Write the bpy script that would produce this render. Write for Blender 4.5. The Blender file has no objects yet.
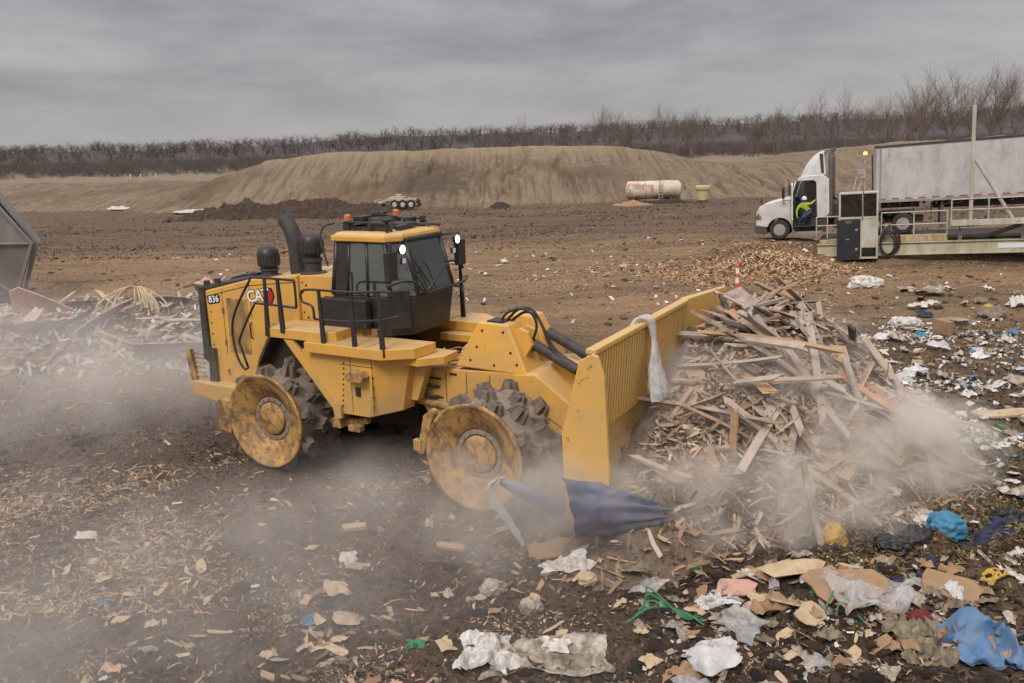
import bpy, math, random
import numpy as np
from mathutils import Vector, Matrix, noise as mnoise
PI = math.pi
R = math.radians
rnd = random.Random(11)
nrg = np.random.default_rng(5)
scene = bpy.context.scene
COL = scene.collection

# ------------------------------------------------------------------ helpers
def S(r, g, b):
    f = lambda c: (c / 255 / 12.92) if c / 255 <= .04045 else ((c / 255 + .055) / 1.055) ** 2.4
    return (f(r), f(g), f(b))

def tag(o, label=None, cat=None, group=None, kind=None):
    if label: o['label'] = label
    if cat: o['category'] = cat
    if group: o['group'] = group
    if kind: o['kind'] = kind
    return o

def empty(name, loc=(0, 0, 0), rot=(0, 0, 0)):
    o = bpy.data.objects.new(name, None)
    o.empty_display_size = .2
    o.location = loc
    o.rotation_euler = rot
    COL.objects.link(o)
    return o

def link(name, me, m=None, parent=None, loc=None, rot=None, scl=None):
    o = bpy.data.objects.new(name, me)
    COL.objects.link(o)
    if m is not None and not me.materials:
        for k in (m if isinstance(m, (list, tuple)) else [m]):
            me.materials.append(k)
    if parent: o.parent = parent
    if loc is not None: o.location = loc
    if rot is not None: o.rotation_euler = rot
    if scl is not None: o.scale = scl
    return o

def copy_tree(o, parent=None):
    c = o.copy()
    COL.objects.link(c)
    c.parent = parent
    for ch in list(o.children):
        copy_tree(ch, c)
    return c

def frames(path):
    """parallel-transport frames along a list of Vectors"""
    n = len(path)
    T = []
    for i in range(n):
        a = path[max(0, i - 1)]; b = path[min(n - 1, i + 1)]
        t = (b - a)
        T.append(t.normalized() if t.length > 1e-9 else Vector((0, 0, 1)))
    u = T[0].orthogonal().normalized()
    out = []
    for i in range(n):
        u = (u - T[i] * u.dot(T[i]))
        u = u.normalized() if u.length > 1e-6 else T[i].orthogonal().normalized()
        out.append((u.copy(), T[i].cross(u)))
    return out

class MB:
    def __init__(s):
        s.v = []; s.f = []; s.mi = []; s.cur = 0
    def add(s, vs, fs):
        b = len(s.v)
        s.v += [tuple(v) for v in vs]
        s.f += [tuple(i + b for i in f) for f in fs]
        s.mi += [s.cur] * len(fs)
        return s
    def box(s, c, d, rz=0, ry=0, rx=0, taper=1.0):
        x, y, z = d[0] / 2, d[1] / 2, d[2] / 2
        M = Matrix.Translation(c) @ Matrix.Rotation(rz, 4, 'Z') @ Matrix.Rotation(ry, 4, 'Y') @ Matrix.Rotation(rx, 4, 'X')
        t = taper
        vs = [M @ Vector(p) for p in [(-x, -y, -z), (x, -y, -z), (x, y, -z), (-x, y, -z), (-x * t, -y * t, z), (x * t, -y * t, z), (x * t, y * t, z), (-x * t, y * t, z)]]
        return s.add(vs, [(0, 3, 2, 1), (4, 5, 6, 7), (0, 1, 5, 4), (1, 2, 6, 5), (2, 3, 7, 6), (3, 0, 4, 7)])
    def bb(s, a, b):
        return s.box([(a[i] + b[i]) / 2 for i in range(3)], [abs(b[i] - a[i]) for i in range(3)])
    def prism(s, poly, a, b, axis='y'):
        """extrude a 2D polygon between a and b; axis y: (x,z), z: (x,y), x: (y,z)"""
        def P(p, t):
            if axis == 'y': return (p[0], t, p[1])
            if axis == 'z': return (p[0], p[1], t)
            return (t, p[0], p[1])
        n = len(poly)
        area = sum(poly[i][0] * poly[(i + 1) % n][1] - poly[(i + 1) % n][0] * poly[i][1] for i in range(n))
        if (area < 0): poly = poly[::-1]
        if axis == 'y': a, b = max(a, b), min(a, b)
        else: a, b = min(a, b), max(a, b)
        vs = [P(p, a) for p in poly] + [P(p, b) for p in poly]
        fs = [tuple(range(n - 1, -1, -1)), tuple(range(n, 2 * n))]
        for i in range(n):
            j = (i + 1) % n
            fs.append((i, j, n + j, n + i))
        return s.add(vs, fs)
    def loft(s, A, B):
        """two polygons with the same count, capped"""
        n = len(A)
        fs = [tuple(range(n - 1, -1, -1)), tuple(range(n, 2 * n))]
        for i in range(n):
            j = (i + 1) % n
            fs.append((i, j, n + j, n + i))
        return s.add(list(A) + list(B), fs)
    def tube(s, path, r, n=8, cap=True):
        path = [Vector(p) for p in path]
        rr = r if isinstance(r, (list, tuple)) else [r] * len(path)
        fr = frames(path)
        vs = []
        for p, (u, w), q in zip(path, fr, rr):
            for k in range(n):
                a = 2 * PI * k / n
                vs.append(p + u * (math.cos(a) * q) + w * (math.sin(a) * q))
        fs = []
        for i in range(len(path) - 1):
            for k in range(n):
                k2 = (k + 1) % n
                fs.append((i * n + k, i * n + k2, (i + 1) * n + k2, (i + 1) * n + k))
        if cap:
            fs.append(tuple(range(n - 1, -1, -1)))
            fs.append(tuple((len(path) - 1) * n + k for k in range(n)))
        return s.add(vs, fs)
    def lathe(s, prof, c=(0, 0, 0), axis='z', n=32, cap=True):
        """prof: (radius, height) pairs"""
        vs = []
        for r, h in prof:
            for k in range(n):
                a = 2 * PI * k / n
                x, y = math.cos(a) * r, math.sin(a) * r
                if axis == 'z': p = (x, y, h)
                elif axis == 'y': p = (y, h, x)
                else: p = (h, x, y)
                vs.append((p[0] + c[0], p[1] + c[1], p[2] + c[2]))
        fs = []
        m = len(prof)
        for i in range(m - 1):
            for k in range(n):
                k2 = (k + 1) % n
                fs.append((i * n + k, i * n + k2, (i + 1) * n + k2, (i + 1) * n + k))
        if cap and prof[0][0] > 1e-5: fs.append(tuple(range(n - 1, -1, -1)))
        if cap and prof[-1][0] > 1e-5: fs.append(tuple((m - 1) * n + k for k in range(n)))
        return s.add(vs, fs)
    def mesh(s, name, smooth=False):
        me = bpy.data.meshes.new(name)
        me.from_pydata(s.v, [], s.f)
        if any(s.mi): me.polygons.foreach_set('material_index', s.mi)
        if smooth: me.polygons.foreach_set('use_smooth', [True] * len(s.f))
        me.validate(); me.update()
        if len(s.f) < 30000:
            import bmesh
            bm = bmesh.new(); bm.from_mesh(me)
            bmesh.ops.recalc_face_normals(bm, faces=bm.faces)
            bm.to_mesh(me); bm.free()
        return me
    def build(s, name, m, parent=None, bevel=0, smooth=False, seg=2):
        o = link(name, s.mesh(name, smooth), m, parent)
        if bevel:
            b = o.modifiers.new('bevel', 'BEVEL')
            b.width = bevel; b.segments = seg; b.limit_method = 'ANGLE'; b.angle_limit = R(35)
        return o

def smooth_path(pts, k=6):
    """Catmull-Rom"""
    P = [Vector(p) for p in pts]
    P = [P[0] * 2 - P[1]] + P + [P[-1] * 2 - P[-2]]
    out = []
    for i in range(1, len(P) - 2):
        for j in range(k):
            t = j / k
            a, b, c, d = P[i - 1], P[i], P[i + 1], P[i + 2]
            out.append(.5 * ((2 * b) + (c - a) * t + (2 * a - 5 * b + 4 * c - d) * t * t + (3 * b - a - 3 * c + d) * t ** 3))
    out.append(P[-2])
    return out

# numpy value noise
def _h(i, j, s):
    n = (i * 374761393 + j * 668265263 + s * 982451653) & 0x7fffffff
    n = ((n ^ (n >> 13)) * 1274126177) & 0x7fffffff
    return ((n ^ (n >> 16)) & 0xffff) / 65535.0
def vn(x, y, s=0):
    x = np.asarray(x, float); y = np.asarray(y, float)
    i = np.floor(x).astype(np.int64); j = np.floor(y).astype(np.int64)
    u = x - i; v = y - j
    u = u * u * (3 - 2 * u); v = v * v * (3 - 2 * v)
    a = _h(i, j, s) * (1 - u) + _h(i + 1, j, s) * u
    b = _h(i, j + 1, s) * (1 - u) + _h(i + 1, j + 1, s) * u
    return (a * (1 - v) + b * v) * 2 - 1
def fbm(x, y, s=0, o=4):
    t = 0; a = 1
    for k in range(o):
        t = t + a * vn(x * 2 ** k, y * 2 ** k, s + k); a *= .5
    return t
def sst(a, b, x):
    t = np.clip((x - a) / (b - a), 0, 1)
    return t * t * (3 - 2 * t)

# ------------------------------------------------------------------ materials
class NT:
    def __init__(s, name):
        s.m = bpy.data.materials.new(name)
        s.m.use_nodes = True
        s.t = s.m.node_tree
        s.t.nodes.clear()
        s.out = s.n('ShaderNodeOutputMaterial')
    def n(s, typ, **kw):
        nd = s.t.nodes.new(typ)
        for k, v in kw.items():
            if k.startswith('i_'):
                key = k[2:].replace('_', ' ')
                nd.inputs[key].default_value = v
            else: setattr(nd, k, v)
        return nd
    def l(s, a, b): s.t.links.new(a, b)
    def mixc(s, fac, a, b, typ='MIX'):
        nd = s.n('ShaderNodeMix', data_type='RGBA', blend_type=typ)
        for inp, val in ((nd.inputs[0], fac), (nd.inputs[6], a), (nd.inputs[7], b)):
            if hasattr(val, 'links'): s.l(val, inp)
            elif isinstance(val, (int, float)): inp.default_value = val
            else: inp.default_value = (*val[:3], 1)
        return nd.outputs[2]
    def ramp(s, fac, stops):
        nd = s.n('ShaderNodeValToRGB')
        cr = nd.color_ramp
        while len(cr.elements) < len(stops): cr.elements.new(.5)
        for e, (p, c) in zip(cr.elements, stops):
            e.position = p
            e.color = (c, c, c, 1) if isinstance(c, (int, float)) else (*c, 1)
        s.l(fac, nd.inputs[0])
        return nd.outputs[0]
    def noise(s, vec, scale, detail=5, rough=.55, dist=0):
        nd = s.n('ShaderNodeTexNoise', i_Scale=scale, i_Detail=detail, i_Roughness=rough, i_Distortion=dist)
        if vec is not None: s.l(vec, nd.inputs['Vector'])
        return nd.outputs['Fac']
    def mapping(s, vec, scale=(1, 1, 1), rot=(0, 0, 0), loc=(0, 0, 0)):
        nd = s.n('ShaderNodeMapping')
        nd.inputs['Scale'].default_value = scale
        nd.inputs['Rotation'].default_value = rot
        nd.inputs['Location'].default_value = loc
        s.l(vec, nd.inputs['Vector'])
        return nd.outputs[0]
    def math(s, op, a, b=0.0, clamp=False):
        nd = s.n('ShaderNodeMath', operation=op, use_clamp=clamp)
        for inp, val in ((nd.inputs[0], a), (nd.inputs[1], b)):
            if hasattr(val, 'links'): s.l(val, inp)
            else: inp.default_value = val
        return nd.outputs[0]
    def bump(s, h, strength=.3, dist=.02):
        nd = s.n('ShaderNodeBump', i_Strength=strength, i_Distance=dist)
        s.l(h, nd.inputs['Height'])
        return nd.outputs[0]
    def bsdf(s, color, rough=.7, metal=0, normal=None, **kw):
        p = s.n('ShaderNodeBsdfPrincipled')
        for inp, val in ((p.inputs['Base Color'], color), (p.inputs['Roughness'], rough), (p.inputs['Metallic'], metal)):
            if hasattr(val, 'links'): s.l(val, inp)
            elif isinstance(val, (int, float)): inp.default_value = val
            else: inp.default_value = (*val[:3], 1)
        if normal is not None: s.l(normal, p.inputs['Normal'])
        for k, v in kw.items(): p.inputs[k.replace('_', ' ')].default_value = v
        return p
    def fin(s, shader, sock='Surface'):
        s.l(shader.outputs[0] if hasattr(shader, 'outputs') else shader, s.out.inputs[sock])
        return s.m

def surf(name, base, rough=.6, metal=0, var=.15, dust=None, amt=0, scale=2.0, grit=8.0, bump=.1, streak=False, rust=None, rust_amt=0, low=None, up=0, mud=0):
    """painted or raw surface: tonal variation, dust or dirt in patches, optional rust blotches, heavier dirt low down"""
    k = NT(name)
    tc = k.n('ShaderNodeTexCoord').outputs['Object']
    n1 = k.noise(tc, scale, 5)
    n2 = k.noise(tc, grit, 6, .65)
    c = k.mixc(n1, tuple(b * (1 - var) for b in base), tuple(min(1, b * (1 + var)) for b in base))
    if dust:
        v = k.mapping(tc, (1.4, 1.4, .35)) if streak else tc
        n3 = k.noise(v, scale * 1.7, 7, .65, .3)
        f = k.ramp(n3, [(.5 - .35 * amt - .12, 0), (.5 - .35 * amt + .28, 1)])
        f = k.math('MULTIPLY', f, k.math('ADD', .35 + .5 * amt, k.math('MULTIPLY', n2, .35)), True)
        if low:
            sx = k.n('ShaderNodeSeparateXYZ'); k.l(tc, sx.inputs[0])
            mr = k.n('ShaderNodeMapRange'); k.l(sx.outputs[2], mr.inputs[0])
            mr.inputs[1].default_value = low[0]; mr.inputs[2].default_value = low[1]
            mr.inputs[3].default_value = low[2]; mr.inputs[4].default_value = 0
            f = k.math('ADD', f, k.math('MULTIPLY', mr.outputs[0], k.math('ADD', n3, .3)), True)
        c = k.mixc(f, c, dust)
    if up:
        gn = k.n('ShaderNodeNewGeometry').outputs['Normal']
        sn = k.n('ShaderNodeSeparateXYZ'); k.l(gn, sn.inputs[0])
        fu = k.math('MULTIPLY', k.ramp(sn.outputs[2], [(.55, 0), (.95, 1)]), k.math('MULTIPLY', k.math('ADD', n1, n2), up), True)
        c = k.mixc(fu, c, S(196, 172, 134))
    if mud:
        n5 = k.noise(k.mapping(tc, (1, 1, .7), loc=(9, 2, 4)), scale * 3.1, 9, .75, .6)
        c = k.mixc(k.ramp(n5, [(.66 - .2 * mud, 0), (.70 - .16 * mud, .8)]), c, S(104, 82, 60))
    if rust:
        n4 = k.noise(k.mapping(tc, (1, 1, .5), loc=(5, 3, 1)), scale * 2.2, 8, .7, .5)
        c = k.mixc(k.ramp(n4, [(.62 - .25 * rust_amt, 0), (.72 - .2 * rust_amt, 1)]), c, rust)
    r = k.math('ADD', rough - .08, k.math('MULTIPLY', n2, .16))
    return k.fin(k.bsdf(c, r, metal, k.bump(n2, bump, .01)))

DUSTC = S(150, 125, 98)
M = {}
M['yellow'] = surf('yellow_paint', S(231, 168, 48), .5, var=.07, dust=S(190, 152, 96), amt=.42, scale=1.3, low=(.9, 2.6, .5), bump=.06, up=.55, mud=.22)
M['yellow_worn'] = surf('worn_yellow_paint', S(214, 164, 82), .62, var=.14, dust=S(158, 124, 82), amt=.6, scale=1.8, rust=S(112, 84, 56), rust_amt=.5, bump=.3, mud=.85, up=.3)
M['blade'] = surf('blade_paint', S(226, 170, 66), .5, var=.08, dust=S(200, 164, 104), amt=.55, scale=1.1, bump=.08, mud=.25, up=.4, low=(.3, 2.0, .5))
M['black'] = surf('black_paint', (.016, .016, .017), .45, var=.2, dust=S(70, 64, 58), amt=.2, scale=2, bump=.05)
M['black_flat'] = surf('matt_black_steel', (.02, .02, .021), .65, var=.2, dust=S(92, 82, 72), amt=.3, scale=2.5, bump=.1)
M['dark_gap'] = surf('dark_steel', (.02, .017, .014), .9, var=.3, dust=S(70, 56, 44), amt=.35, scale=2)  # near-black brown steel for seams, rivets, rear frame and axle stubs
M['tread'] = surf('caked_steel', S(118, 105, 94), .9, var=.3, dust=S(152, 136, 120), amt=.5, scale=2.2, grit=14, bump=.5)
M['tread_tip'] = surf('caked_tip', S(80, 71, 64), .9, var=.35, dust=S(132, 117, 103), amt=.5, scale=4, grit=18, bump=.5)
M['chrome'] = surf('steel_rod', (.35, .35, .36), .28, 1, var=.1, dust=S(120, 100, 85), amt=.15)
M['grey_steel'] = surf('grey_steel', (.12, .12, .125), .5, .4, var=.2, dust=DUSTC, amt=.25)
M['rubber'] = surf('rubber', (.018, .018, .018), .85, var=.3, dust=S(80, 70, 60), amt=.3, scale=3)
M['hose'] = surf('hose_rubber', (.014, .014, .014), .6, var=.2, dust=S(80, 70, 60), amt=.15)
M['white'] = surf('white_paint', (.72, .72, .72), .35, var=.05, dust=S(170, 160, 148), amt=.18, scale=1.2, low=(.3, 1.5, .35), bump=.02)
M['white_dirty'] = surf('dirty_white_paint', (.62, .61, .56), .6, var=.08, dust=S(150, 138, 112), amt=.4, scale=1.0, rust=S(120, 78, 46), rust_amt=.12, streak=True)
M['cream'] = surf('cream_paint', S(205, 202, 178), .6, var=.08, dust=S(150, 138, 110), amt=.4, scale=.9, rust=S(130, 84, 48), rust_amt=.15, streak=True)
M['alu'] = surf('aluminium', S(176, 174, 172), .55, .15, var=.1, dust=S(120, 110, 100), amt=.3, scale=.5, streak=True)
M['navy'] = surf('navy_door', (.013, .016, .026), .5, var=.2, dust=S(60, 58, 58), amt=.15)
M['red'] = surf('red_tape', (.5, .03, .03), .5, var=.1, dust=S(130, 100, 90), amt=.2)
M['silver'] = surf('galvanised_sheet', S(150, 148, 144), .55, .25, var=.12, dust=S(110, 102, 94), amt=.4, scale=.6, streak=True)
M['silver_dark'] = surf('grimy_galvanised_sheet', S(100, 94, 88), .7, .1, var=.2, dust=S(72, 64, 56), amt=.4, scale=.8, streak=True)
M['logo_white'] = surf('white_decal', (.8, .8, .8), .45, var=.03)
M['logo_black'] = surf('black_decal', (.012, .012, .012), .45, var=.05)
M['logo_red'] = surf('red_decal', (.42, .02, .03), .45, var=.05)
M['logo_yellow'] = surf('yellow_decal', (.75, .42, .02), .45, var=.05)
M['tank'] = surf('tank_paint', S(214, 208, 196), .6, var=.1, dust=S(190, 176, 150), amt=.3, scale=.6, rust=S(178, 122, 84), rust_amt=.62, streak=True)
M['salvage'] = surf('yellow_plastic', S(200, 194, 140), .5, var=.08, dust=S(150, 140, 100), amt=.2)
M['orange'] = surf('orange_plastic', S(235, 82, 30), .5, var=.06, dust=S(190, 120, 90), amt=.2)
M['hivis'] = surf('lime_fabric', S(158, 194, 60), .8, var=.08, scale=8)
M['denim'] = surf('denim', S(58, 74, 104), .9, var=.2, scale=10)
M['skin'] = surf('skin', S(186, 138, 112), .6, var=.06, scale=12)
M['helmet'] = surf('helmet_white', (.75, .75, .74), .35, var=.03)
M['hairm'] = surf('hair', (.03, .02, .015), .8, var=.2)
M['boot'] = surf('boot_leather', (.05, .035, .025), .8, var=.2)
M['card'] = surf('cardboard', S(160, 128, 96), .85, var=.12, dust=S(130, 104, 80), amt=.3, scale=4)
M['ply'] = surf('plywood', S(200, 180, 146), .8, var=.12, dust=S(150, 122, 92), amt=.35, scale=2.5)
M['chassis'] = surf('cream_chassis', S(205, 198, 178), .6, var=.1, dust=S(140, 122, 98), amt=.35)
M['bluesheet'] = surf('blue_sheet', S(70, 90, 122), .5, .1, var=.15, dust=S(128, 122, 122), amt=.45, scale=1.6, grit=10, bump=.15)
M['bluepale'] = surf('pale_sheet', S(188, 190, 188), .5, .1, var=.1, dust=S(150, 138, 128), amt=.35)

def emis(name, col, st):
    k = NT(name)
    e = k.n('ShaderNodeEmission', i_Strength=st)
    e.inputs[0].default_value = (*col, 1)
    return k.fin(e)
M['lamp_on'] = emis('lit_lamp', (1, .97, .9), 9)
M['beacon_on'] = emis('lit_amber', (1, .32, .08), 4)
M['beacon'] = surf('amber_lens', S(196, 108, 62), .3, var=.1)

def glassmat(name, tint, alpha):
    k = NT(name)
    t = k.n('ShaderNodeBsdfTransparent'); t.inputs[0].default_value = (*tint, 1)
    g = k.n('ShaderNodeBsdfGlossy'); g.inputs['Roughness'].default_value = .04; g.inputs[0].default_value = (.9, .93, .92, 1)
    fr = k.n('ShaderNodeFresnel', i_IOR=1.5)
    m1 = k.n('ShaderNodeMixShader')
    k.l(k.math('ADD', k.math('MULTIPLY', fr.outputs[0], .9), .10, True), m1.inputs[0]); k.l(t.outputs[0], m1.inputs[1]); k.l(g.outputs[0], m1.inputs[2])
    tc = k.n('ShaderNodeTexCoord').outputs['Object']
    n = k.noise(tc, 2.5, 6, .6)
    d = k.n('ShaderNodeBsdfDiffuse'); d.inputs[0].default_value = (*S(150, 142, 130), 1)
    m2 = k.n('ShaderNodeMixShader')
    k.l(k.math('MULTIPLY', n, alpha), m2.inputs[0]); k.l(m1.outputs[0], m2.inputs[1]); k.l(d.outputs[0], m2.inputs[2])
    return k.fin(m2)
M['glass'] = glassmat('dusty_glass', (.84, .89, .86), .16)
M['glass_dark'] = glassmat('dark_glass', (.25, .27, .28), .12)

def plasticfilm(name, col, a0, a1):
    k = NT(name)
    tc = k.n('ShaderNodeTexCoord').outputs['Object']
    n = k.noise(tc, 5, 6, .65, .6)
    p = k.bsdf(k.mixc(n, tuple(c * .7 for c in col), col), .35, 0, k.bump(k.noise(tc, 14, 5, .6, 1.5), .6, .02))
    t = k.n('ShaderNodeBsdfTransparent')
    m = k.n('ShaderNodeMixShader')
    k.l(k.ramp(n, [(.3, a0), (.7, a1)]), m.inputs[0]); k.l(t.outputs[0], m.inputs[1]); k.l(p.outputs[0], m.inputs[2])
    return k.fin(m)
M['film'] = plasticfilm('clear_film', (.72, .70, .68), .22, .62)
M['film_bag'] = plasticfilm('thin_film', (.82, .80, .78), .25, .8)
M['film_white'] = plasticfilm('milky_film', (.78, .76, .74), .6, .95)

def crumple_mat(name, col, dirt, amt=.35, rough=.55, scale=6):
    k = NT(name)
    tc = k.n('ShaderNodeTexCoord').outputs['Object']
    n = k.noise(tc, scale, 7, .65, .8)
    n2 = k.noise(tc, scale * 2.5, 6, .6, 1.5)
    oi = k.n('ShaderNodeObjectInfo').outputs['Random']
    c = k.mixc(k.math('MULTIPLY', oi, .5), col, tuple(v * .7 for v in col))
    c = k.mixc(k.ramp(n, [(.62 - .35 * amt, 0), (.8 - .25 * amt, .9)]), c, dirt)
    return k.fin(k.bsdf(c, rough, 0, k.bump(n2, .5, .03)))
DIRT = S(92, 74, 60)
M['bag_white'] = crumple_mat('white_bag', S(214, 210, 204), S(142, 124, 106), .5)
M['bag_grey'] = crumple_mat('grimy_sheet', S(192, 180, 164), S(98, 82, 68), .8)
M['bag_tan'] = crumple_mat('muddy_sheet', S(150, 138, 112), S(84, 72, 54), .8)
M['bag_blue'] = crumple_mat('blue_tarp', S(88, 126, 166), S(112, 118, 124), .5)
M['bag_cyan'] = crumple_mat('cyan_bag', S(62, 134, 168), S(58, 82, 92), .4)
M['bag_black'] = crumple_mat('black_bag', S(32, 30, 32), S(70, 60, 52), .25, .35)
M['bag_navy'] = crumple_mat('navy_cloth', S(44, 50, 76), S(70, 62, 58), .25, .8)
M['bag_yellow'] = crumple_mat('yellow_bag', S(206, 166, 66), S(128, 102, 62), .45)
M['bag_red'] = crumple_mat('red_cloth', S(110, 34, 40), S(70, 50, 46), .4, .85)
M['bag_green'] = crumple_mat('green_strap', S(50, 130, 90), S(70, 80, 64), .3)
M['bag_pink'] = crumple_mat('pink_scrap', S(205, 160, 140), S(140, 112, 96), .4)
M['paper'] = crumple_mat('paper_scrap', S(212, 205, 194), S(140, 120, 102), .45, .8)

def woodmat(name, cols, dirt, damt):
    k = NT(name)
    tc = k.n('ShaderNodeTexCoord').outputs['Object']
    oi = k.n('ShaderNodeObjectInfo').outputs['Random']
    nd = k.n('ShaderNodeVectorMath', operation='ADD'); k.l(tc, nd.inputs[0])
    cb = k.n('ShaderNodeCombineXYZ'); k.l(k.math('MULTIPLY', oi, 37), cb.inputs[0]); k.l(k.math('MULTIPLY', oi, 11), cb.inputs[1]); k.l(cb.outputs[0], nd.inputs[1])
    grain = k.noise(k.mapping(nd.outputs[0], (1.2, 22, 22)), 1.5, 6, .6, .4)
    st = [(i / (len(cols) - 1), c) for i, c in enumerate(cols)]
    hue = k.ramp(oi, st)
    c = k.mixc(k.ramp(grain, [(.3, 0), (.7, 1)]), k.mixc(1, hue, (.62, .6, .58), 'MULTIPLY'), hue)
    n = k.noise(nd.outputs[0], 3, 6, .65)
    c = k.mixc(k.ramp(n, [(.55 - .3 * damt, 0), (.75 - .2 * damt, .85)]), c, dirt)
    return k.fin(k.bsdf(c, .85, 0, k.bump(grain, .35, .01)))
M['wood'] = woodmat('weathered_wood', [S(174, 152, 134), S(190, 168, 146), S(160, 150, 140), S(140, 124, 110), S(186, 160, 138), S(180, 172, 162), S(118, 104, 94), S(188, 154, 132)], S(186, 168, 152), .55)
M['wood_dark'] = woodmat('dark_wood', [S(78, 66, 58), S(96, 80, 68), S(70, 60, 54)], S(120, 104, 92), .35)
M['wood_fresh'] = woodmat('fresh_wood', [S(198, 150, 108), S(206, 168, 126), S(190, 138, 104)], S(160, 128, 102), .3)

def colmat(name, rough=.85, vs=9):
    k = NT(name)
    at = k.n('ShaderNodeAttribute', attribute_name='Col').outputs['Color']
    g = k.n('ShaderNodeNewGeometry').outputs['Position']
    n = k.noise(g, vs, 4)
    c = k.mixc(1, at, k.mixc(n, (.6, .6, .6), (1.25, 1.25, 1.25)), 'MULTIPLY')
    return k.fin(k.bsdf(c, rough))
M['chips'] = colmat('chip_scatter')
M['litter'] = colmat('litter_scatter', .6, 14)

# ------------------------------------------------------------------ terrain
MACH = Vector((-1.7736, 16.3518, 0)); HEAD = R(-29)
TRUCK = Vector((13.847, 43.0, 1.25)); TA = R(24); TPITCH = .05

def gz0(x, y):
    x = np.asarray(x, float); y = np.asarray(y, float)
    z = .016 * np.clip(y - 20, 0, 60) + .009 * np.clip(x, 0, 40) * sst(20, 42, y)
    # bank under the lorry's front wheels
    dx = (x - 13.6) / 3.4; dy = (y - 43.2) / 2.6
    z = z + .62 * np.exp(-(dx * dx + dy * dy) ** 2)
    return z
def gz(x, y):
    x = np.asarray(x, float); y = np.asarray(y, float)
    z = gz0(x, y)
    near = 1 - sst(60, 120, y)
    z = z + near * (.10 * fbm(x / 5, y / 5, 3, 3) + .06 * fbm(x / 1.1, y / 1.1, 9, 3) + .04 * fbm(x / .33, y / .33, 21, 3))
    z = z + sst(2.0, 4.0, x) * (1 - sst(11, 13.5, y)) * (.10 + .30 * np.abs(fbm(x / .9, y / .9, 23, 3)))
    # ruts running across the mid field
    z = z + .05 * vn(x / 9, y / .8, 41) * sst(18, 26, y) * near
    return z
def gzf(x, y): return float(gz(x, y))

def grid_mesh(name, X, Y, Z, smooth=True):
    h, w = X.shape
    me = bpy.data.meshes.new(name)
    co = np.stack([X, Y, Z], -1).reshape(-1, 3)
    idx = np.arange(h * w).reshape(h, w)
    q = np.stack([idx[:-1, :-1], idx[:-1, 1:], idx[1:, 1:], idx[1:, :-1]], -1).reshape(-1, 4)
    me.vertices.add(len(co)); me.vertices.foreach_set('co', co.ravel().astype(np.float32))
    me.loops.add(q.size); me.loops.foreach_set('vertex_index', q.ravel().astype(np.int32))
    me.polygons.add(len(q)); me.polygons.foreach_set('loop_start', (np.arange(len(q)) * 4).astype(np.int32))
    if smooth: me.polygons.foreach_set('use_smooth', np.ones(len(q), bool))
    me.update(calc_edges=True)
    return me

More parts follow.
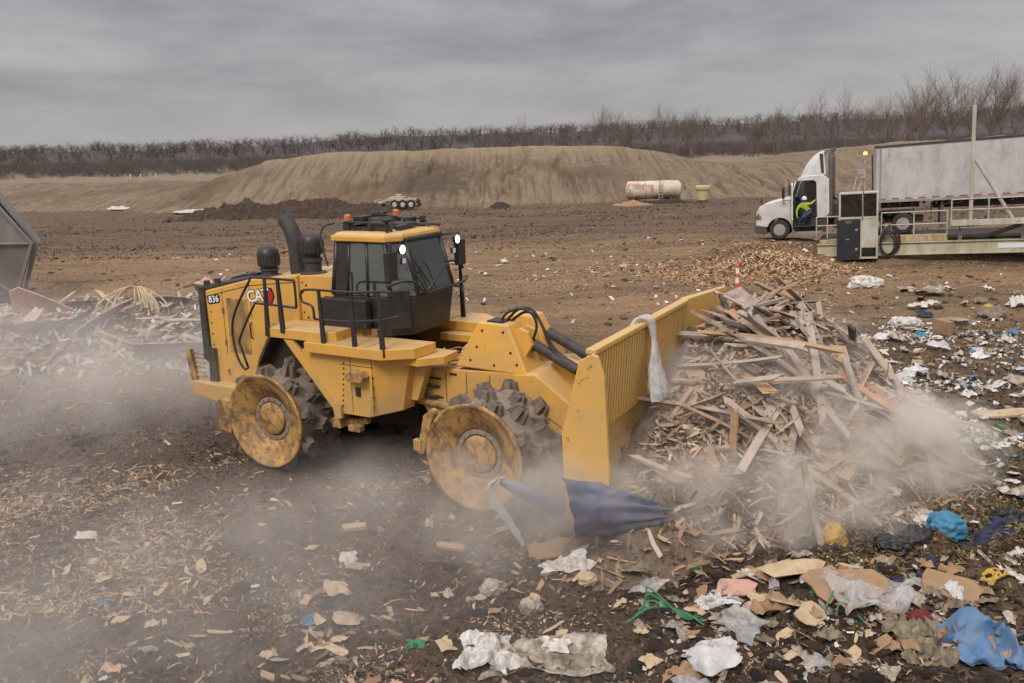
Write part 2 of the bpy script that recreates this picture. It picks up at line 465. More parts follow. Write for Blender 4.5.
def ground_material():
    k = NT('landfill_soil')
    g = k.n('ShaderNodeNewGeometry').outputs['Position']
    sx = k.n('ShaderNodeSeparateXYZ'); k.l(g, sx.inputs[0])
    fine = k.noise(g, 9, 8, .7)
    med = k.noise(g, 1.3, 6, .6, .4)
    big = k.noise(k.mapping(g, (.05, .16, .1)), 1.6, 6, .6)
    strk = k.noise(k.mapping(g, (.12, 1.5, 1)), 1.1, 6, .65)
    dark = k.mixc(k.ramp(fine, [(.3, 0), (.7, 1)]), S(33, 24, 17), S(90, 68, 50))
    straw = k.mixc(k.ramp(fine, [(.3, 0), (.72, 1)]), S(98, 76, 54), S(172, 138, 98))
    damp = k.mixc(k.ramp(fine, [(.3, 0), (.75, 1)]), S(54, 40, 29), S(114, 87, 64))
    c = k.mixc(k.ramp(med, [(.42, 0), (.62, .55)]), dark, damp)
    # straw-coloured mid field, patchy
    mid = k.n('ShaderNodeMapRange', interpolation_type='SMOOTHSTEP'); k.l(sx.outputs[1], mid.inputs[0])
    mid.inputs[1].default_value = 21; mid.inputs[2].default_value = 31
    far = k.n('ShaderNodeMapRange', interpolation_type='SMOOTHSTEP'); k.l(sx.outputs[1], far.inputs[0])
    far.inputs[1].default_value = 56; far.inputs[2].default_value = 47
    patch = k.ramp(k.math('ADD', k.math('MULTIPLY', big, .6), k.math('MULTIPLY', strk, .45)), [(.40, .1), (.62, 1)])
    f = k.math('MULTIPLY', k.math('MULTIPLY', mid.outputs[0], far.outputs[0]), patch, True)
    fw = k.n('ShaderNodeMapRange', interpolation_type='SMOOTHSTEP'); k.l(sx.outputs[1], fw.inputs[0]); fw.inputs[1].default_value = 20; fw.inputs[2].default_value = 34
    c = k.mixc(k.math('MULTIPLY', fw.outputs[0], .85), c, k.mixc(k.ramp(k.math('ADD', k.math('MULTIPLY', fine, .5), k.math('MULTIPLY', strk, .5)), [(.36, 0), (.66, 1)]), S(66, 51, 38), S(118, 95, 72)))
    c = k.mixc(f, c, straw)
    f2 = k.math('MULTIPLY', k.ramp(strk, [(.5, 0), (.7, .5)]), mid.outputs[0])
    c = k.mixc(f2, c, S(122, 98, 72))
    # olive mulch on the right
    rt = k.n('ShaderNodeMapRange', interpolation_type='SMOOTHSTEP'); k.l(sx.outputs[0], rt.inputs[0])
    rt.inputs[1].default_value = 4.5; rt.inputs[2].default_value = 8
    nr = k.n('ShaderNodeMapRange', interpolation_type='SMOOTHSTEP'); k.l(sx.outputs[1], nr.inputs[0])
    nr.inputs[1].default_value = 34; nr.inputs[2].default_value = 22
    f3 = k.math('MULTIPLY', k.math('MULTIPLY', rt.outputs[0], nr.outputs[0]), k.ramp(med, [(.4, .1), (.6, .7)]), True)
    c = k.mixc(f3, c, k.mixc(k.ramp(fine, [(.3, 0), (.7, 1)]), S(58, 50, 34), S(132, 112, 74)))
    # far pasture beyond the earth mound
    bey = k.n('ShaderNodeMapRange', interpolation_type='SMOOTHSTEP'); k.l(sx.outputs[1], bey.inputs[0])
    bey.inputs[1].default_value = 100; bey.inputs[2].default_value = 118
    c = k.mixc(bey.outputs[0], c, k.mixc(med, S(112, 98, 80), S(136, 120, 96)))
    h = k.math('ADD', k.math('MULTIPLY', fine, .6), k.math('MULTIPLY', k.noise(g, 28, 5, .7), .4))
    return k.fin(k.bsdf(c, .92, 0, k.bump(h, .9, .06)))

# one sheet, finer toward the viewer
ys = [-60, -40, -25, -15, -8, -3, 0, 2]
y = 3.2
while y < 3000:
    ys.append(y); y *= 1.0078 if y < 100 else 1.03
ys = np.array(ys); us = np.linspace(-1, 1, 620)
W = np.maximum(14, ys * 1.0 + 9)
W = np.where(ys > 100, 110 + (ys - 100) * 1.3, W)
GX = us[None, :] * W[:, None]; GY = np.repeat(ys[:, None], len(us), 1)
def far_rise(x, y):
    return 2.4 * sst(112, 135, y) + np.where(y > 135, (y - 135) * .004, 0)
GZ = gz(GX, GY) + far_rise(GX, GY)
tag(link('ground', grid_mesh('ground', GX, GY, GZ), ground_material()), kind='structure')

# ---- earth mound, the left bench and the right-hand rise: one embankment
def emb(x, y):
    px = np.array([-160, -60, -47, -40, -36, -31, -27, -20, -6, 6, 12, 17, 22, 27, 32, 37, 42, 52, 70, 160.])
    ph = np.array([3.2, 3.3, 3.2, 3.0, 3.3, 4.6, 5.6, 6.2, 6.35, 6.35, 6.15, 5.5, 4.4, 3.6, 3.7, 4.4, 5.0, 5.7, 6.3, 6.5])
    top = np.interp(x, px, ph) + .12 * fbm(x / 3, y / 9, 77, 3)
    y0 = np.interp(x, [-160, -60, -44, -34, -22, 25, 40, 60, 160], [92, 92, 90, 83, 79, 80, 74, 72, 72]) + 1.2 * vn(x / 4, 0 * x, 5)
    run = np.interp(x, [-160, -46, -34, -20, 14, 26, 40, 160], [22, 20, 18, 15, 16, 18, 24, 26])
    t = np.clip((y - y0) / run, -.2, 1)
    g = np.abs(vn(x / 1.7 + .35 * vn(x / 3, y / 6, 4), y / 13, 31))
    g2 = np.abs(vn(x / .75, y / 7, 33))
    g3 = np.abs(vn(x / 3.9 + .6 * vn(x / 4, y / 5, 14), y / 30, 36))
    gul = (-.75 * (1 - sst(0, .20, g)) - .3 * (1 - sst(0, .3, g2)) - .8 * (1 - sst(0, .12, g3))) * sst(0, .25, t) * (1 - sst(.75, 1, t))
    gul = gul * (.15 + .85 * sst(-.25, .5, vn(x / 6.5, y / 40, 61) + .4 * vn(x / 2.5, y / 30, 62)))
    prof = np.where(t < 0, t * 4, t ** .85)
    base = 1.0
    z = base + (top - base) * prof + gul + .07 * fbm(x / .8, y / .8, 51, 3) * sst(0, .1, t)
    back = sst(116, 150, y)
    return z * (1 - back) + (1.2 * np.ones_like(z)) * back - np.where(t < 0, .25, 0)
ex = np.concatenate([np.arange(-150, -62, .5), np.arange(-62, 62, .2), np.arange(62, 150, .5)]); ey = np.concatenate([np.arange(69, 117, .26), np.arange(117.3, 152, 2.0)])
EX, EY = np.meshgrid(ex, ey)
def emb_material():
    k = NT('bare_earth_bank')
    g = k.n('ShaderNodeNewGeometry').outputs['Position']
    n1 = k.noise(k.mapping(g, (.75, .05, .16)), 2.2, 9, .75, .5)
    n6 = k.noise(k.mapping(g, (2.2, .10, .4)), 2.0, 6, .7, .3)
    n2 = k.noise(g, 2.6, 7, .7)
    n3 = k.noise(k.mapping(g, (.05, .05, .12), loc=(3, 1, 2)), 1.3, 6, .6, .8)
    tan = k.mixc(k.ramp(n2, [(.3, 0), (.7, 1)]), S(104, 90, 71), S(142, 123, 98))
    c = k.mixc(k.ramp(n1, [(.47, 0), (.62, .85)]), k.mixc(k.ramp(k.noise(g, .22, 4), [(.4, 0), (.6, 1)]), tan, k.mixc(.5, tan, S(118, 102, 82))), S(84, 69, 54))
    c = k.mixc(k.math('MULTIPLY', k.ramp(n6, [(.57, 0), (.70, .5)]), k.ramp(k.noise(g, .16, 3), [(.42, 0), (.58, 1)])), c, S(92, 78, 62))
    c = k.mixc(k.ramp(n3, [(.52, 0), (.60, .7)]), c, S(98, 78, 58))
    for (cx_, cy_, cz_, rx_, rz_, colr, am) in ((-7.5, 88, 3.4, 5.5, 2.4, S(74, 60, 46), .8), (-34, 90, 3.2, 4.5, 1.8, S(92, 70, 50), .8), (10, 90, 3.0, 6, 2.2, S(82, 66, 52), .45)):
        vm = k.n('ShaderNodeVectorMath', operation='SUBTRACT'); k.l(g, vm.inputs[0]); vm.inputs[1].default_value = (cx_, cy_, cz_)
        vd_ = k.mapping(vm.outputs[0], (1 / rx_, .04, 1 / rz_))
        ln_ = k.n('ShaderNodeVectorMath', operation='LENGTH'); k.l(vd_, ln_.inputs[0])
        ff_ = k.math('ADD', ln_.outputs['Value'], k.math('MULTIPLY', k.math('SUBTRACT', k.noise(g, .9, 7, .75), .5), 2.2))
        c = k.mixc(k.math('MULTIPLY', k.ramp(ff_, [(.45, 1), (.95, 0)]), am), c, colr)
    sx = k.n('ShaderNodeSeparateXYZ'); k.l(g, sx.inputs[0])
    top = k.n('ShaderNodeMapRange'); k.l(sx.outputs[2], top.inputs[0])
    top.inputs[1].default_value = 5.0; top.inputs[2].default_value = 6.3
    c = k.mixc(k.math('MULTIPLY', top.outputs[0], .5), c, S(150, 129, 99))
    nz = k.n('ShaderNodeNewGeometry').outputs['Pointiness']
    return k.fin(k.bsdf(c, .95, 0, k.bump(n2, .7, .12)))
tag(link('hill', grid_mesh('hill', EX, EY, emb(EX, EY)), emb_material()), kind='structure')
def embz(x, y): return float(emb(np.array([[x]], float), np.array([[y]], float))[0, 0])

# ---- wooded ridges far behind
def ridge(x, y):
    h = np.interp(x, [-600, -200, -60, 40, 140, 260, 420, 700], [8, 10.5, 14, 15.5, 16.5, 18, 19.5, 21])
    return (h + 2 * fbm(x / 60, y / 60, 91, 3)) * sst(330, 620, y) + 2.5
rx = np.linspace(-900, 900, 260); ry = np.linspace(250, 1500, 60)
RX, RY = np.meshgrid(rx, ry)
def ridge_material():
    k = NT('wooded_ridge')
    g = k.n('ShaderNodeNewGeometry').outputs['Position']
    n = k.noise(k.mapping(g, (1, .3, 3)), .12, 8, .75)
    c = k.mixc(k.ramp(n, [(.35, 0), (.65, 1)]), S(64, 57, 56), S(86, 77, 74))
    return k.fin(k.bsdf(c, 1))
tag(link('hills', grid_mesh('hills', RX, RY, ridge(RX, RY)), ridge_material()), kind='structure')

# ------------------------------------------------------------------ landfill compactor
def text_mesh(name, body, size, depth=.004, shear=0, bold=0.0, sp=1.0):
    cu = bpy.data.curves.new(name, 'FONT')
    cu.body = body; cu.size = size; cu.extrude = depth; cu.shear = shear; cu.offset = bold; cu.space_character = sp
    cu.align_x = 'CENTER'; cu.align_y = 'CENTER'
    o = bpy.data.objects.new(name, cu); COL.objects.link(o)
    dg = bpy.context.evaluated_depsgraph_get()
    me = bpy.data.meshes.new_from_object(o.evaluated_get(dg))
    bpy.data.objects.remove(o); bpy.data.curves.remove(cu)
    return me

comp = empty('landfill_compactor', MACH, (0, 0, HEAD))
tag(comp, 'big yellow landfill compactor with spiked steel wheels pushing a wood pile', 'compactor')

# -- wheels
AX = (2.375, -2.375); WZ = .97; WR = .94
def tread_mesh():
    b = MB()
    b.cur = 0
    b.lathe([(WR - .07, .02), (WR - .06, .12), (WR - .07, .5), (WR - .05, 1.0), (WR - .08, 1.36)], (0, 0, 0), 'y', 44, False)
    b.lathe([(WR - .08, 1.36), (.3, 1.34)], (0, 0, 0), 'y', 44, False)
    b.cur = 1
    r = random.Random(4)
    for row in range(4):
        for k in range(9):
            a = 2 * PI * (k + .5 * (row % 2)) / 9 + r.uniform(-.06, .06)
            yy = .2 + row * .34
            hgt = r.uniform(.15, .22)
            for w, d in ((.30, .11), (.12, .30)):
                c = [(-w / 2, -d / 2), (w / 2, -d / 2), (w / 2, d / 2), (-w / 2, d / 2)]
                A = []; B = []
                for (p, q) in c:
                    for lst, rr, sc in ((A, WR - .1, 1.2), (B, WR - .06 + hgt, .74)):
                        j = r.uniform(-.022, .022)
                        lx, ly = p * sc + j, q * sc + j
                        x = math.cos(a) * rr - math.sin(a) * lx
                        z = math.sin(a) * rr + math.cos(a) * lx
                        lst.append((x, yy + ly, z))
                b.loft(A, B)
    b.cur = 0
    for k in range(46):
        a = r.uniform(0, 2 * PI); yy = r.uniform(.1, 1.3); q = r.uniform(.06, .15)
        b.lathe([(q, -.02), (q * .9, .03), (q * .5, q * .45), (0, q * .5)], (0, 0, 0), 'z', 8)
        m_ = 8 * 3 + 8
        for i in range(len(b.v) - m_, len(b.v)):
            x, y, z = b.v[i]; rr = WR - .07 + z + r.uniform(-.015, .015); x *= r.uniform(.8, 1.2)
            b.v[i] = (math.cos(a) * rr - math.sin(a) * x, yy + y, math.sin(a) * rr + math.cos(a) * x)
    return b.mesh('tread')
TREAD = tread_mesh(); TREAD.materials.append(M['tread']); TREAD.materials.append(M['tread_tip'])
def disc_mesh():
    b = MB()
    b.lathe([(WR - .06, .06), (WR, .05), (WR + .005, -.005), (WR - .03, -.02), (WR - .06, .0), (.66, .14), (.47, .20), (.455, .27), (.0, .27)], (0, 0, 0), 'y', 64, False)
    return b.mesh('side_plate', True)
DISC = disc_mesh(); DISC.materials.append(M['yellow_worn'])
def ring_mesh():
    b = MB()
    b.lathe([(.455, .265), (.44, .225), (.36, .215), (.34, .26)], (0, 0, 0), 'y', 40, False)
    for k in range(16):
        a = 2 * PI * k / 16
        b.lathe([(.022, .23), (.02, .195), (0, .195)], (.4 * math.cos(a), 0, .4 * math.sin(a)), 'y', 6)
    return b.mesh('bolt_ring')
RING = ring_mesh(); RING.materials.append(M['tread'])
b = MB(); b.lathe([(.33, .265), (.33, .20), (.29, .175), (.1, .16), (0, .158)], (0, 0, 0), 'y', 40)
HUB = b.mesh('hub', True); HUB.materials.append(M['yellow_worn'])
for ax in AX:
    for s in (-1, 1):
        w = empty('wheel', (ax, s * 2.1, WZ), (0, 0 if s < 0 else 0, 0 if s < 0 else PI)); w.parent = comp
        w.rotation_euler[1] = rnd.uniform(0, 1) * s
        tro = link('tread', TREAD, None, w); bv = tro.modifiers.new('bevel', 'BEVEL'); bv.width = .022; bv.segments = 2; bv.limit_method = 'ANGLE'; bv.angle_limit = R(40); link('side_plate', DISC, None, w); link('bolt_ring', RING, None, w); link('hub', HUB, None, w)
        b = MB(); b.lathe([(.3, 1.3), (.3, 1.6)], (0, 0, 0), 'y', 20); b.build('axle_stub', M['dark_gap'], w)

# -- rear body (hood)
hood = MB()
hood.prism([(-4.9, 1.2), (-3.75, 1.2), (-3.52, 1.85), (-3.02, 2.64), (-2.28, 2.64), (-2.28, 3.70), (-3.6, 3.55), (-4.93, 3.24)], -1.0, 1.0)
hb = hood.build('hood', M['yellow'], comp, .03)
b = MB(); b.prism([(-2.282, 2.5), (-1.42, 2.5), (-1.42, 3.72), (-2.282, 3.69)], -.93, .93); b.build('hood_front', M['yellow'], comp, .025)
# panel seams, vent door, bolts
b = MB()
for x in (-4.42, -3.60, -2.84):
    zt = 3.24 + (x + 4.93) * .235 if x < -3.6 else 3.55 + (x + 3.6) * .113
    b.bb((x - .006, -1.004, 1.9 if x < -3.6 else 2.72), (x + .006, -.99, zt - .05))
b.prism([(-4.9, 3.13), (-3.6, 3.43), (-2.3, 3.57), (-2.3, 3.555), (-3.6, 3.415), (-4.9, 3.115)], -1.004, -.99)
b.build('panel_seams', M['dark_gap'], hb)
vd = MB(); vd.bb((-4.3, -1.012, 1.95), (-3.70, -.99, 3.13)); vent = vd.build('vent_door', M['yellow_worn'], hb, .006)
b = MB()
for i in range(26):
    b.bb((-4.24, -1.018, 2.02 + i * .042), (-3.76, -1.012, 2.036 + i * .042))
b.build('vent_grille', surf('vent_mesh', S(150, 114, 54), .8, var=.2, dust=S(150, 124, 84), amt=.4, scale=3), vent)
b = MB()
for (x, z) in [(-2.1, 3.5), (-2.1, 2.85), (-1.6, 3.3), (-1.6, 2.9)]: b.bb((x - .02, -.94, z - .02), (x + .02, -.928, z + .02))
b.build('latch', M['black'], hb)
for zz_ in (1.5, 2.15, 2.85):
    b = MB(); b.box((-4.42, -1.015, zz_), (.05, .03, .12)); b.build('hinge', M['yellow_worn'], hb, .005)
b = MB(); b.tube([(-3.62, -1.0, 2.3), (-3.62, -1.05, 2.32), (-3.62, -1.05, 2.62), (-3.62, -1.0, 2.64)], .015, 6); b.build('grab_handle', M['black'], hb)
b = MB()
for q in range(7): b.box((-4.8, -1.004, 1.35 + q * .24), (.03, .014, .03))
for q in range(5): b.box((-2.2 , -.934, 2.75 + q * .2), (.03, .014, .03))
b.build('rivet_pattern', M['dark_gap'], hb)
# lettering on the hood side: white letters over black edging, red and black angular mark with a yellow triangle
for nm, mt, off, bold in (('logo_edging', 'logo_black', .004, .022), ('logo_letters', 'logo_white', .010, .006)):
    me = text_mesh(nm, 'CAT', .34, .002, 0, bold, .92)
    o = link(nm, me, M[mt], hb, (-3.36, -1.0 - off, 3.22), (PI / 2, R(-8), 0))
b = MB(); b.prism([(-3.09, 3.10), (-3.01, 3.10), (-2.94, 3.24), (-3.01, 3.37), (-3.08, 3.37)], -1.0055, -1.002); b.build('logo_mark', M['logo_red'], hb)
b = MB(); b.prism([(-3.12, 3.07), (-2.98, 3.08), (-2.90, 3.24), (-2.97, 3.41), (-3.12, 3.40)], -1.0035, -1.0005); b.build('logo_mark', M['logo_black'], hb)
b = MB(); b.prism([(-3.43, 3.12), (-3.29, 3.135), (-3.36, 3.19)], -1.016, -1.0135); b.build('logo_triangle', M['logo_yellow'], hb)
b = MB(); b.prism([(-4.86, 2.99), (-4.82, 2.95), (-4.52, 3.0), (-4.49, 3.04), (-4.49, 3.16), (-4.54, 3.19), (-4.84, 3.15), (-4.87, 3.1)], -1.004, -1.0005); pl = b.build('model_plate', M['logo_black'], hb)
link('model_number', text_mesh('model_number', '836', .20, .002, .1, .004, 1.05), M['logo_white'], pl, (-4.68, -1.0075, 3.07), (PI / 2, R(-8), 0))
# radiator guard
g = MB(); g.prism([(-5.12, 1.75), (-4.905, 1.6), (-4.935, 3.34), (-5.08, 3.36)], -1.06, 1.06)
gr = g.build('radiator_guard', M['black_flat'], comp, .03)
b = MB(); b.prism([(-4.98, .92), (-4.74, .92), (-4.72, 2.0), (-4.9, 2.0)], -1.09, -1.02); b.prism([(-4.98, .92), (-4.74, .92), (-4.72, 2.0), (-4.9, 2.0)], 1.02, 1.09)
b.build('guard_post', M['black_flat'], gr, .01)
b = MB()
for yy in (-.85, -.55, .55, .85): b.bb((-5.06, yy - .05, 3.34), (-4.95, yy + .05, 3.44))
b.build('rear_lamp', M['black'], gr, .01)
b = MB()
for i in range(22): b.bb((-5.14, -.95, 1.9 + i * .064), (-5.09, .95, 1.925 + i * .064))
b.build('guard_grille', M['black_flat'], gr)
# bumper and rear guard comb
b = MB(); b.prism([(-5.32, .98), (-4.0, .72), (-3.72, .78), (-3.72, 1.25), (-4.9, 1.25), (-5.32, 1.27)], -1.25, 1.25)
bump = b.build('rear_bumper', M['yellow'], comp, .03)
b = MB()
for yy in (-1.16, 1.16):
    b.prism([(-5.42, 1.25), (-5.25, 1.25), (-5.35, 1.95), (-5.5, 1.95)], yy - .05, yy + .05)
for i in range(6): b.tube([(-5.36 - i * .02, -1.14, 1.38 + i * .1), (-5.0, -1.14, 1.36 + i * .1)], .022, 6)
b.build('rear_step', M['yellow_worn'], bump, .006)
b = MB(); b.prism([(-3.9, .55), (-3.55, .5), (-3.45, 1.2), (-3.85, 1.2)], -1.9, -1.2); b.build('scraper_bar', M['yellow_worn'], bump, .015)

# -- frame and wheel arch
b = MB()
b.prism([(-4.3, .8), (.3, .75), (.3, 1.9), (-1.2, 2.5), (-3.1, 2.5), (-3.7, 1.8), (-4.3, 1.3)], -.68, .68)
b.build('rear_frame', M['dark_gap'], comp, .02)
b = MB()
# arch liner: the plates above the rear wheel
arch = [(-3.55, 1.72), (-3.02, 2.55), (-1.95, 2.40), (-.80, 1.30)]
for (p, q) in zip(arch[:-1], arch[1:]):
    d = Vector((q[0] - p[0], q[1] - p[1])).normalized(); nn = Vector((-d.y, d.x)) * .04
    b.prism([p, q, (q[0] + nn.x, q[1] + nn.y), (p[0] + nn.x, p[1] + nn.y)], -.985, -.66)
    b.prism([p, q, (q[0] + nn.x, q[1] + nn.y), (p[0] + nn.x, p[1] + nn.y)], .66, .985)
b.build('wheel_arch', M['black_flat'], comp)
for s in (-1, 1):
    b = MB(); b.prism([(-2.0, 2.58), (-1.78, 2.58), (-.70, 1.42), (-.70, 1.16), (-.86, 1.16), (-.9, 1.34)], s * 1.70, s * 1.78); b.build('fender_strut', M['yellow'], comp, .008)
    # tank / battery box with chamfered front
    pts = [(-1.9, s * 1.02), (-1.9, s * 1.71), (.10, s * 1.71), (.62, s * 1.30), (.66, s * 1.02)]
    low = [(-.76, s * 1.02), (-.76, s * 1.71), (-.08, s * 1.71), (.42, s * 1.34), (.46, s * 1.02)]
    if s < 0: pts = pts[::-1]; low = low[::-1]
    t = MB(); t.loft([(x, y, 1.24 + (.1 if abs(y) < 1.5 else 0)) for x, y in low], [(x, y, 2.40) for x, y in pts])
    tb = t.build('side_tank', M['yellow'], comp, .012)
    t = MB(); t.prism([(-.42, 1.95), (-.08, 1.95), (-.02, 2.04), (-.1, 2.14), (-.34, 2.14), (-.46, 2.05)], s * 1.70, s * 1.90); t.build('access_box', M['yellow_worn'], tb, .012)
    t = MB()
    for i in range(9): t.box((-.69 + .01 * i, s * 1.715, 1.4 + i * .105), (.03, .012, .03))
    for i in range(5): t.box((.05, s * 1.715, 1.45 + i * .19), (.03, .012, .03))
    t.build('rivet_pattern', M['dark_gap'], tb)
    # lower mount lugs between wheels
    t = MB(); t.box((-.95, s * 1.5, 1.0), (.2, .3, .2)); t.box((-.6, s * 1.45, 1.02), (.6, .12, .12), 0, R(-12)); t.box((-.55, s * 1.55, .93), (.28, .16, .12)); t.build('lock_lug', M['yellow_worn'], comp, .012)
    t = MB()
    for x in (-.46, .04): t.bb((x - .006, s * 1.712, 1.3), (x + .006, s * 1.705, 2.38))
    t.bb((-.72, s * 1.712, 2.20), (.04, s * 1.705, 2.212)); t.build('seam_pattern', M['dark_gap'], tb)
    t = MB(); t.box((-.30, s * 1.73, 1.72), (.10, .03, .16)); t.build('latch', M['black'], tb)
    # decks
    d = MB(); pl_ = [(-1.42, s * .9), (-1.42, s * 1.86), (.36, s * 1.86), (.86, s * 1.5), (.92, s * .9)]
    d.prism(pl_, 2.405, 2.60, 'z'); dk = d.build('deck', M['yellow'], comp, .012)
    d = MB(); d.bb((-1.36, s * 1.04, 2.602), (.0, s * 1.80, 2.612)); d.build('deck_tread', surf('deck_tread_plate', S(205, 168, 104), .8, var=.1, dust=S(170, 140, 100), amt=.5), dk)
    d = MB(); pl_ = [(-2.44, s * .98), (-2.44, s * 1.80), (-1.05, s * 1.80), (-.82, s * 1.62), (-.82, s * .98)]
    d.prism(pl_, 2.604, 2.79, 'z'); d.build('rear_deck', M['yellow'], comp, .012)
    # front wing under the cab
    d = MB(); d.prism([(.0, s * .6), (.3, s * 1.42), (.90, s * 1.46), (1.22, s * 1.1), (1.2, s * .6)], 2.25, 2.40, 'z'); d.build('front_wing', M['yellow'], comp, .012)
    # step under the cab
    d = MB(); d.bb((-1.35, s * .8, 2.602), (-.3, s * 1.06, 2.76)); d.build('cab_step', M['yellow_worn'], comp, .01)
    # ribbed gusset of the articulation
    d = MB(); d.prism([(.42, 1.5), (.62, 1.5), (.92, 2.3), (.55, 2.38)], s * .95, s * 1.15); d.build('gusset', M['yellow'], comp, .01)

# -- air intakes and exhaust
for (x, y, z0, sc, tall) in ((-3.38, -.6, 3.55, .84, .26), (-2.16, -.62, 3.67, .88, .44)):
    e = empty('air_intake', (x, y, z0)); e.parent = comp
    b = MB(); b.lathe([(.27, 0), (.27, .05), (.17, .07), (.17, tall * .6), (.2, tall * .62), (.2, tall * .75), (.16, tall * .8), (.16, tall)], n=24); b.build('intake_neck', M['black_flat'], e)
    b = MB()
    h0 = tall
    b.lathe([(.15, h0 - .02), (.26 * sc, h0 - .02), (.27 * sc, h0 + .02), (.27 * sc, h0 + .22), (.25 * sc, h0 + .31), (.17 * sc, h0 + .38), (0, h0 + .40)], n=28)
    b.build('intake_bowl', M['black'], e, smooth=True)
    b = MB()
    for k in range(18):
        a = 2 * PI * k / 18; b.box((math.cos(a) * .272 * sc, math.sin(a) * .272 * sc, h0 + .12), (.008, .02, .2), a)
    b.build('bowl_louvres', M['black_flat'], e)
b = MB()
pth = smooth_path([(-2.72, -.45, 3.6), (-2.73, -.45, 4.0), (-2.75, -.45, 4.3), (-2.84, -.45, 4.55), (-3.0, -.45, 4.78)], 5)
b.tube(pth, [.16] * 10 + [.165] * (len(pth) - 12) + [.17, .15], 20, True)
ex = b.build('exhaust_stack', M['black_flat'], comp, smooth=True)
b = MB(); b.bb((-3.75, -.8, 3.555), (-3.55, -.62, 3.66)); b.bb((-3.5, -.5, 3.57), (-3.44, -.4, 3.72)); b.build('filler_cap', M['black'], comp, .01)

# -- handrails
def rail(name, paths, posts, r=.024):
    b = MB()
    for p in paths: b.tube(smooth_path(p, 4) if len(p) > 2 else p, r, 8)
    ro = b.build(name, M['black'], comp, smooth=True)
    for (a, c) in posts:
        q = MB(); A = Vector(a); C_ = Vector(c)
        w0, w1 = .05, .028
        q.loft([(A.x - w0, A.y - .03, A.z), (A.x + w0, A.y - .03, A.z), (A.x + w0, A.y + .03, A.z), (A.x - w0, A.y + .03, A.z)],
               [(C_.x - w1, C_.y - .02, C_.z), (C_.x + w1, C_.y - .02, C_.z), (C_.x + w1, C_.y + .02, C_.z), (C_.x - w1, C_.y + .02, C_.z)])
        q.build('post', M['black'], ro, .006)
    return ro
yr = -1.8
rail('handrail', [[(-3.02, yr + .05, 1.92), (-3.12, yr, 1.9), (-3.30, yr, 2.25), (-3.28, yr, 2.9), (-2.74, yr, 3.68), (-2.62, yr, 3.75), (-1.7, yr, 3.75), (-1.59, yr, 3.70), (-1.58, yr, 3.25)],
                  [(-1.58, yr, 3.23), (-2.56, yr, 3.25), (-2.68, yr, 3.20), (-3.14, yr, 2.52), (-3.12, yr, 2.3), (-3.0, yr, 1.95)]],
     [((-2.37, yr, 2.62), (-2.34, yr, 3.75)), ((-1.97, yr, 2.72), (-2.0, yr, 3.75))])
rail('handrail', [[(-1.16, yr, 3.05), (-1.19, yr, 3.28), (-1.42, yr, 3.36), (-1.45, yr, 3.5), (-1.36, yr, 3.58), (-1.0, yr, 3.6), (-.2, yr, 3.6), (.5, yr, 3.66), (.62, yr + .05, 3.62)],
                  [(-1.16, yr, 3.05), (-.9, yr, 3.04), (-.26, yr, 3.06), (.4, yr, 3.14), (.75, yr + .02, 3.22)]],
     [((-.97, yr, 2.42), (-1.01, yr, 3.6)), ((-.24, yr, 2.42), (-.26, yr, 3.6)), ((.39, yr, 2.46), (.36, yr, 3.64))])
rail('handrail', [[(.42, -1.62, 3.72), (.55, -1.22, 3.76), (.62, -1.05, 3.70), (.62, -.74, 3.5), (.62, -.62, 3.47), (.6, .1, 3.47), (.45, .9, 3.45), (.3, 1.25, 3.5)],
                  [(.62, -.66, 3.49), (.62, -.1, 3.86), (.6, .1, 3.9)]], [])
for s in (1,):
    y2 = 1.35
    rail('handrail', [[(-1.3, y2 + .3, 3.72), (-.4, y2 + .15, 3.75), (.05, y2, 3.78), (.22, y2 - .1, 3.66)],
                      [(-1.3, y2 + .3, 3.2), (.05, y2, 3.25), (.3, y2 - .3, 3.2)]], [((.12, y2, 2.6), (.08, y2, 3.78)), ((-.5, y2 + .2, 2.6), (-.5, y2 + .2, 3.75))])

# -- cab
cab = empty('cab', (0, 0, 0)); cab.parent = comp
RZ = 4.42
# plan rings: lower, sill and roof levels. order: rear-right, front-right side, front-right corner, front-left corner, front-left side, rear-left
def ring(z, xr, xs, xf, ys, yf): return [Vector(p) for p in ((xr, -ys, z), (xs, -ys, z), (xf, -yf, z), (xf, yf, z), (xs, ys, z), (xr, ys, z))]
r0 = ring(2.62, -1.36, -.10, .26, .98, .60)
r1 = ring(3.38, -1.36, .0, .38, .98, .60)
r2 = ring(RZ, -1.24, -.10, .10, .92, .58)
b = MB(); b.loft(r0, r1); b.build('cab_base', M['black'], cab, .03)
def pillar(b, p, q, w=.07):
    u = (q - p).normalized()
    b.tube([p, q], w * .6, 6)
b = MB()
for i in range(6): pillar(b, r1[i], r2[i], .085 if i in (0, 5) else .075)
for i in range(6):
    j = (i + 1) % 6
    b.tube([r2[i], r2[j]], .06, 6)
# side mid pillars (door edges)
for s in (0, 1):
    for t in (.26, .62):
        a, c = (r1[0], r1[1]) if s == 0 else (r1[5], r1[4]); d, e = (r2[0], r2[1]) if s == 0 else (r2[5], r2[4])
        pillar(b, a.lerp(c, t), d.lerp(e, t), .055)
b.build('cab_frame', M['black'], cab, smooth=True)
def pane(name, p, q, r, s, inset=.02, m='glass', toward=None):
    c = (p + q + r + s) / 4
    P = [c + (v - c) * (1 - inset) for v in (p, q, r, s)]
    b = MB(); n = (P[1] - P[0]).cross(P[3] - P[0]).normalized() * .006
    b.loft([v - n for v in P], [v + n for v in P])
    return b.build(name, M[m], cab)
L = lambda A, B, t: A.lerp(B, t)
pane('windshield', r1[2], r1[3], r2[3], r2[2])
pane('corner_window', r1[1], r1[2], r2[2], r2[1])
pane('corner_window', r1[3], r1[4], r2[4], r2[3])
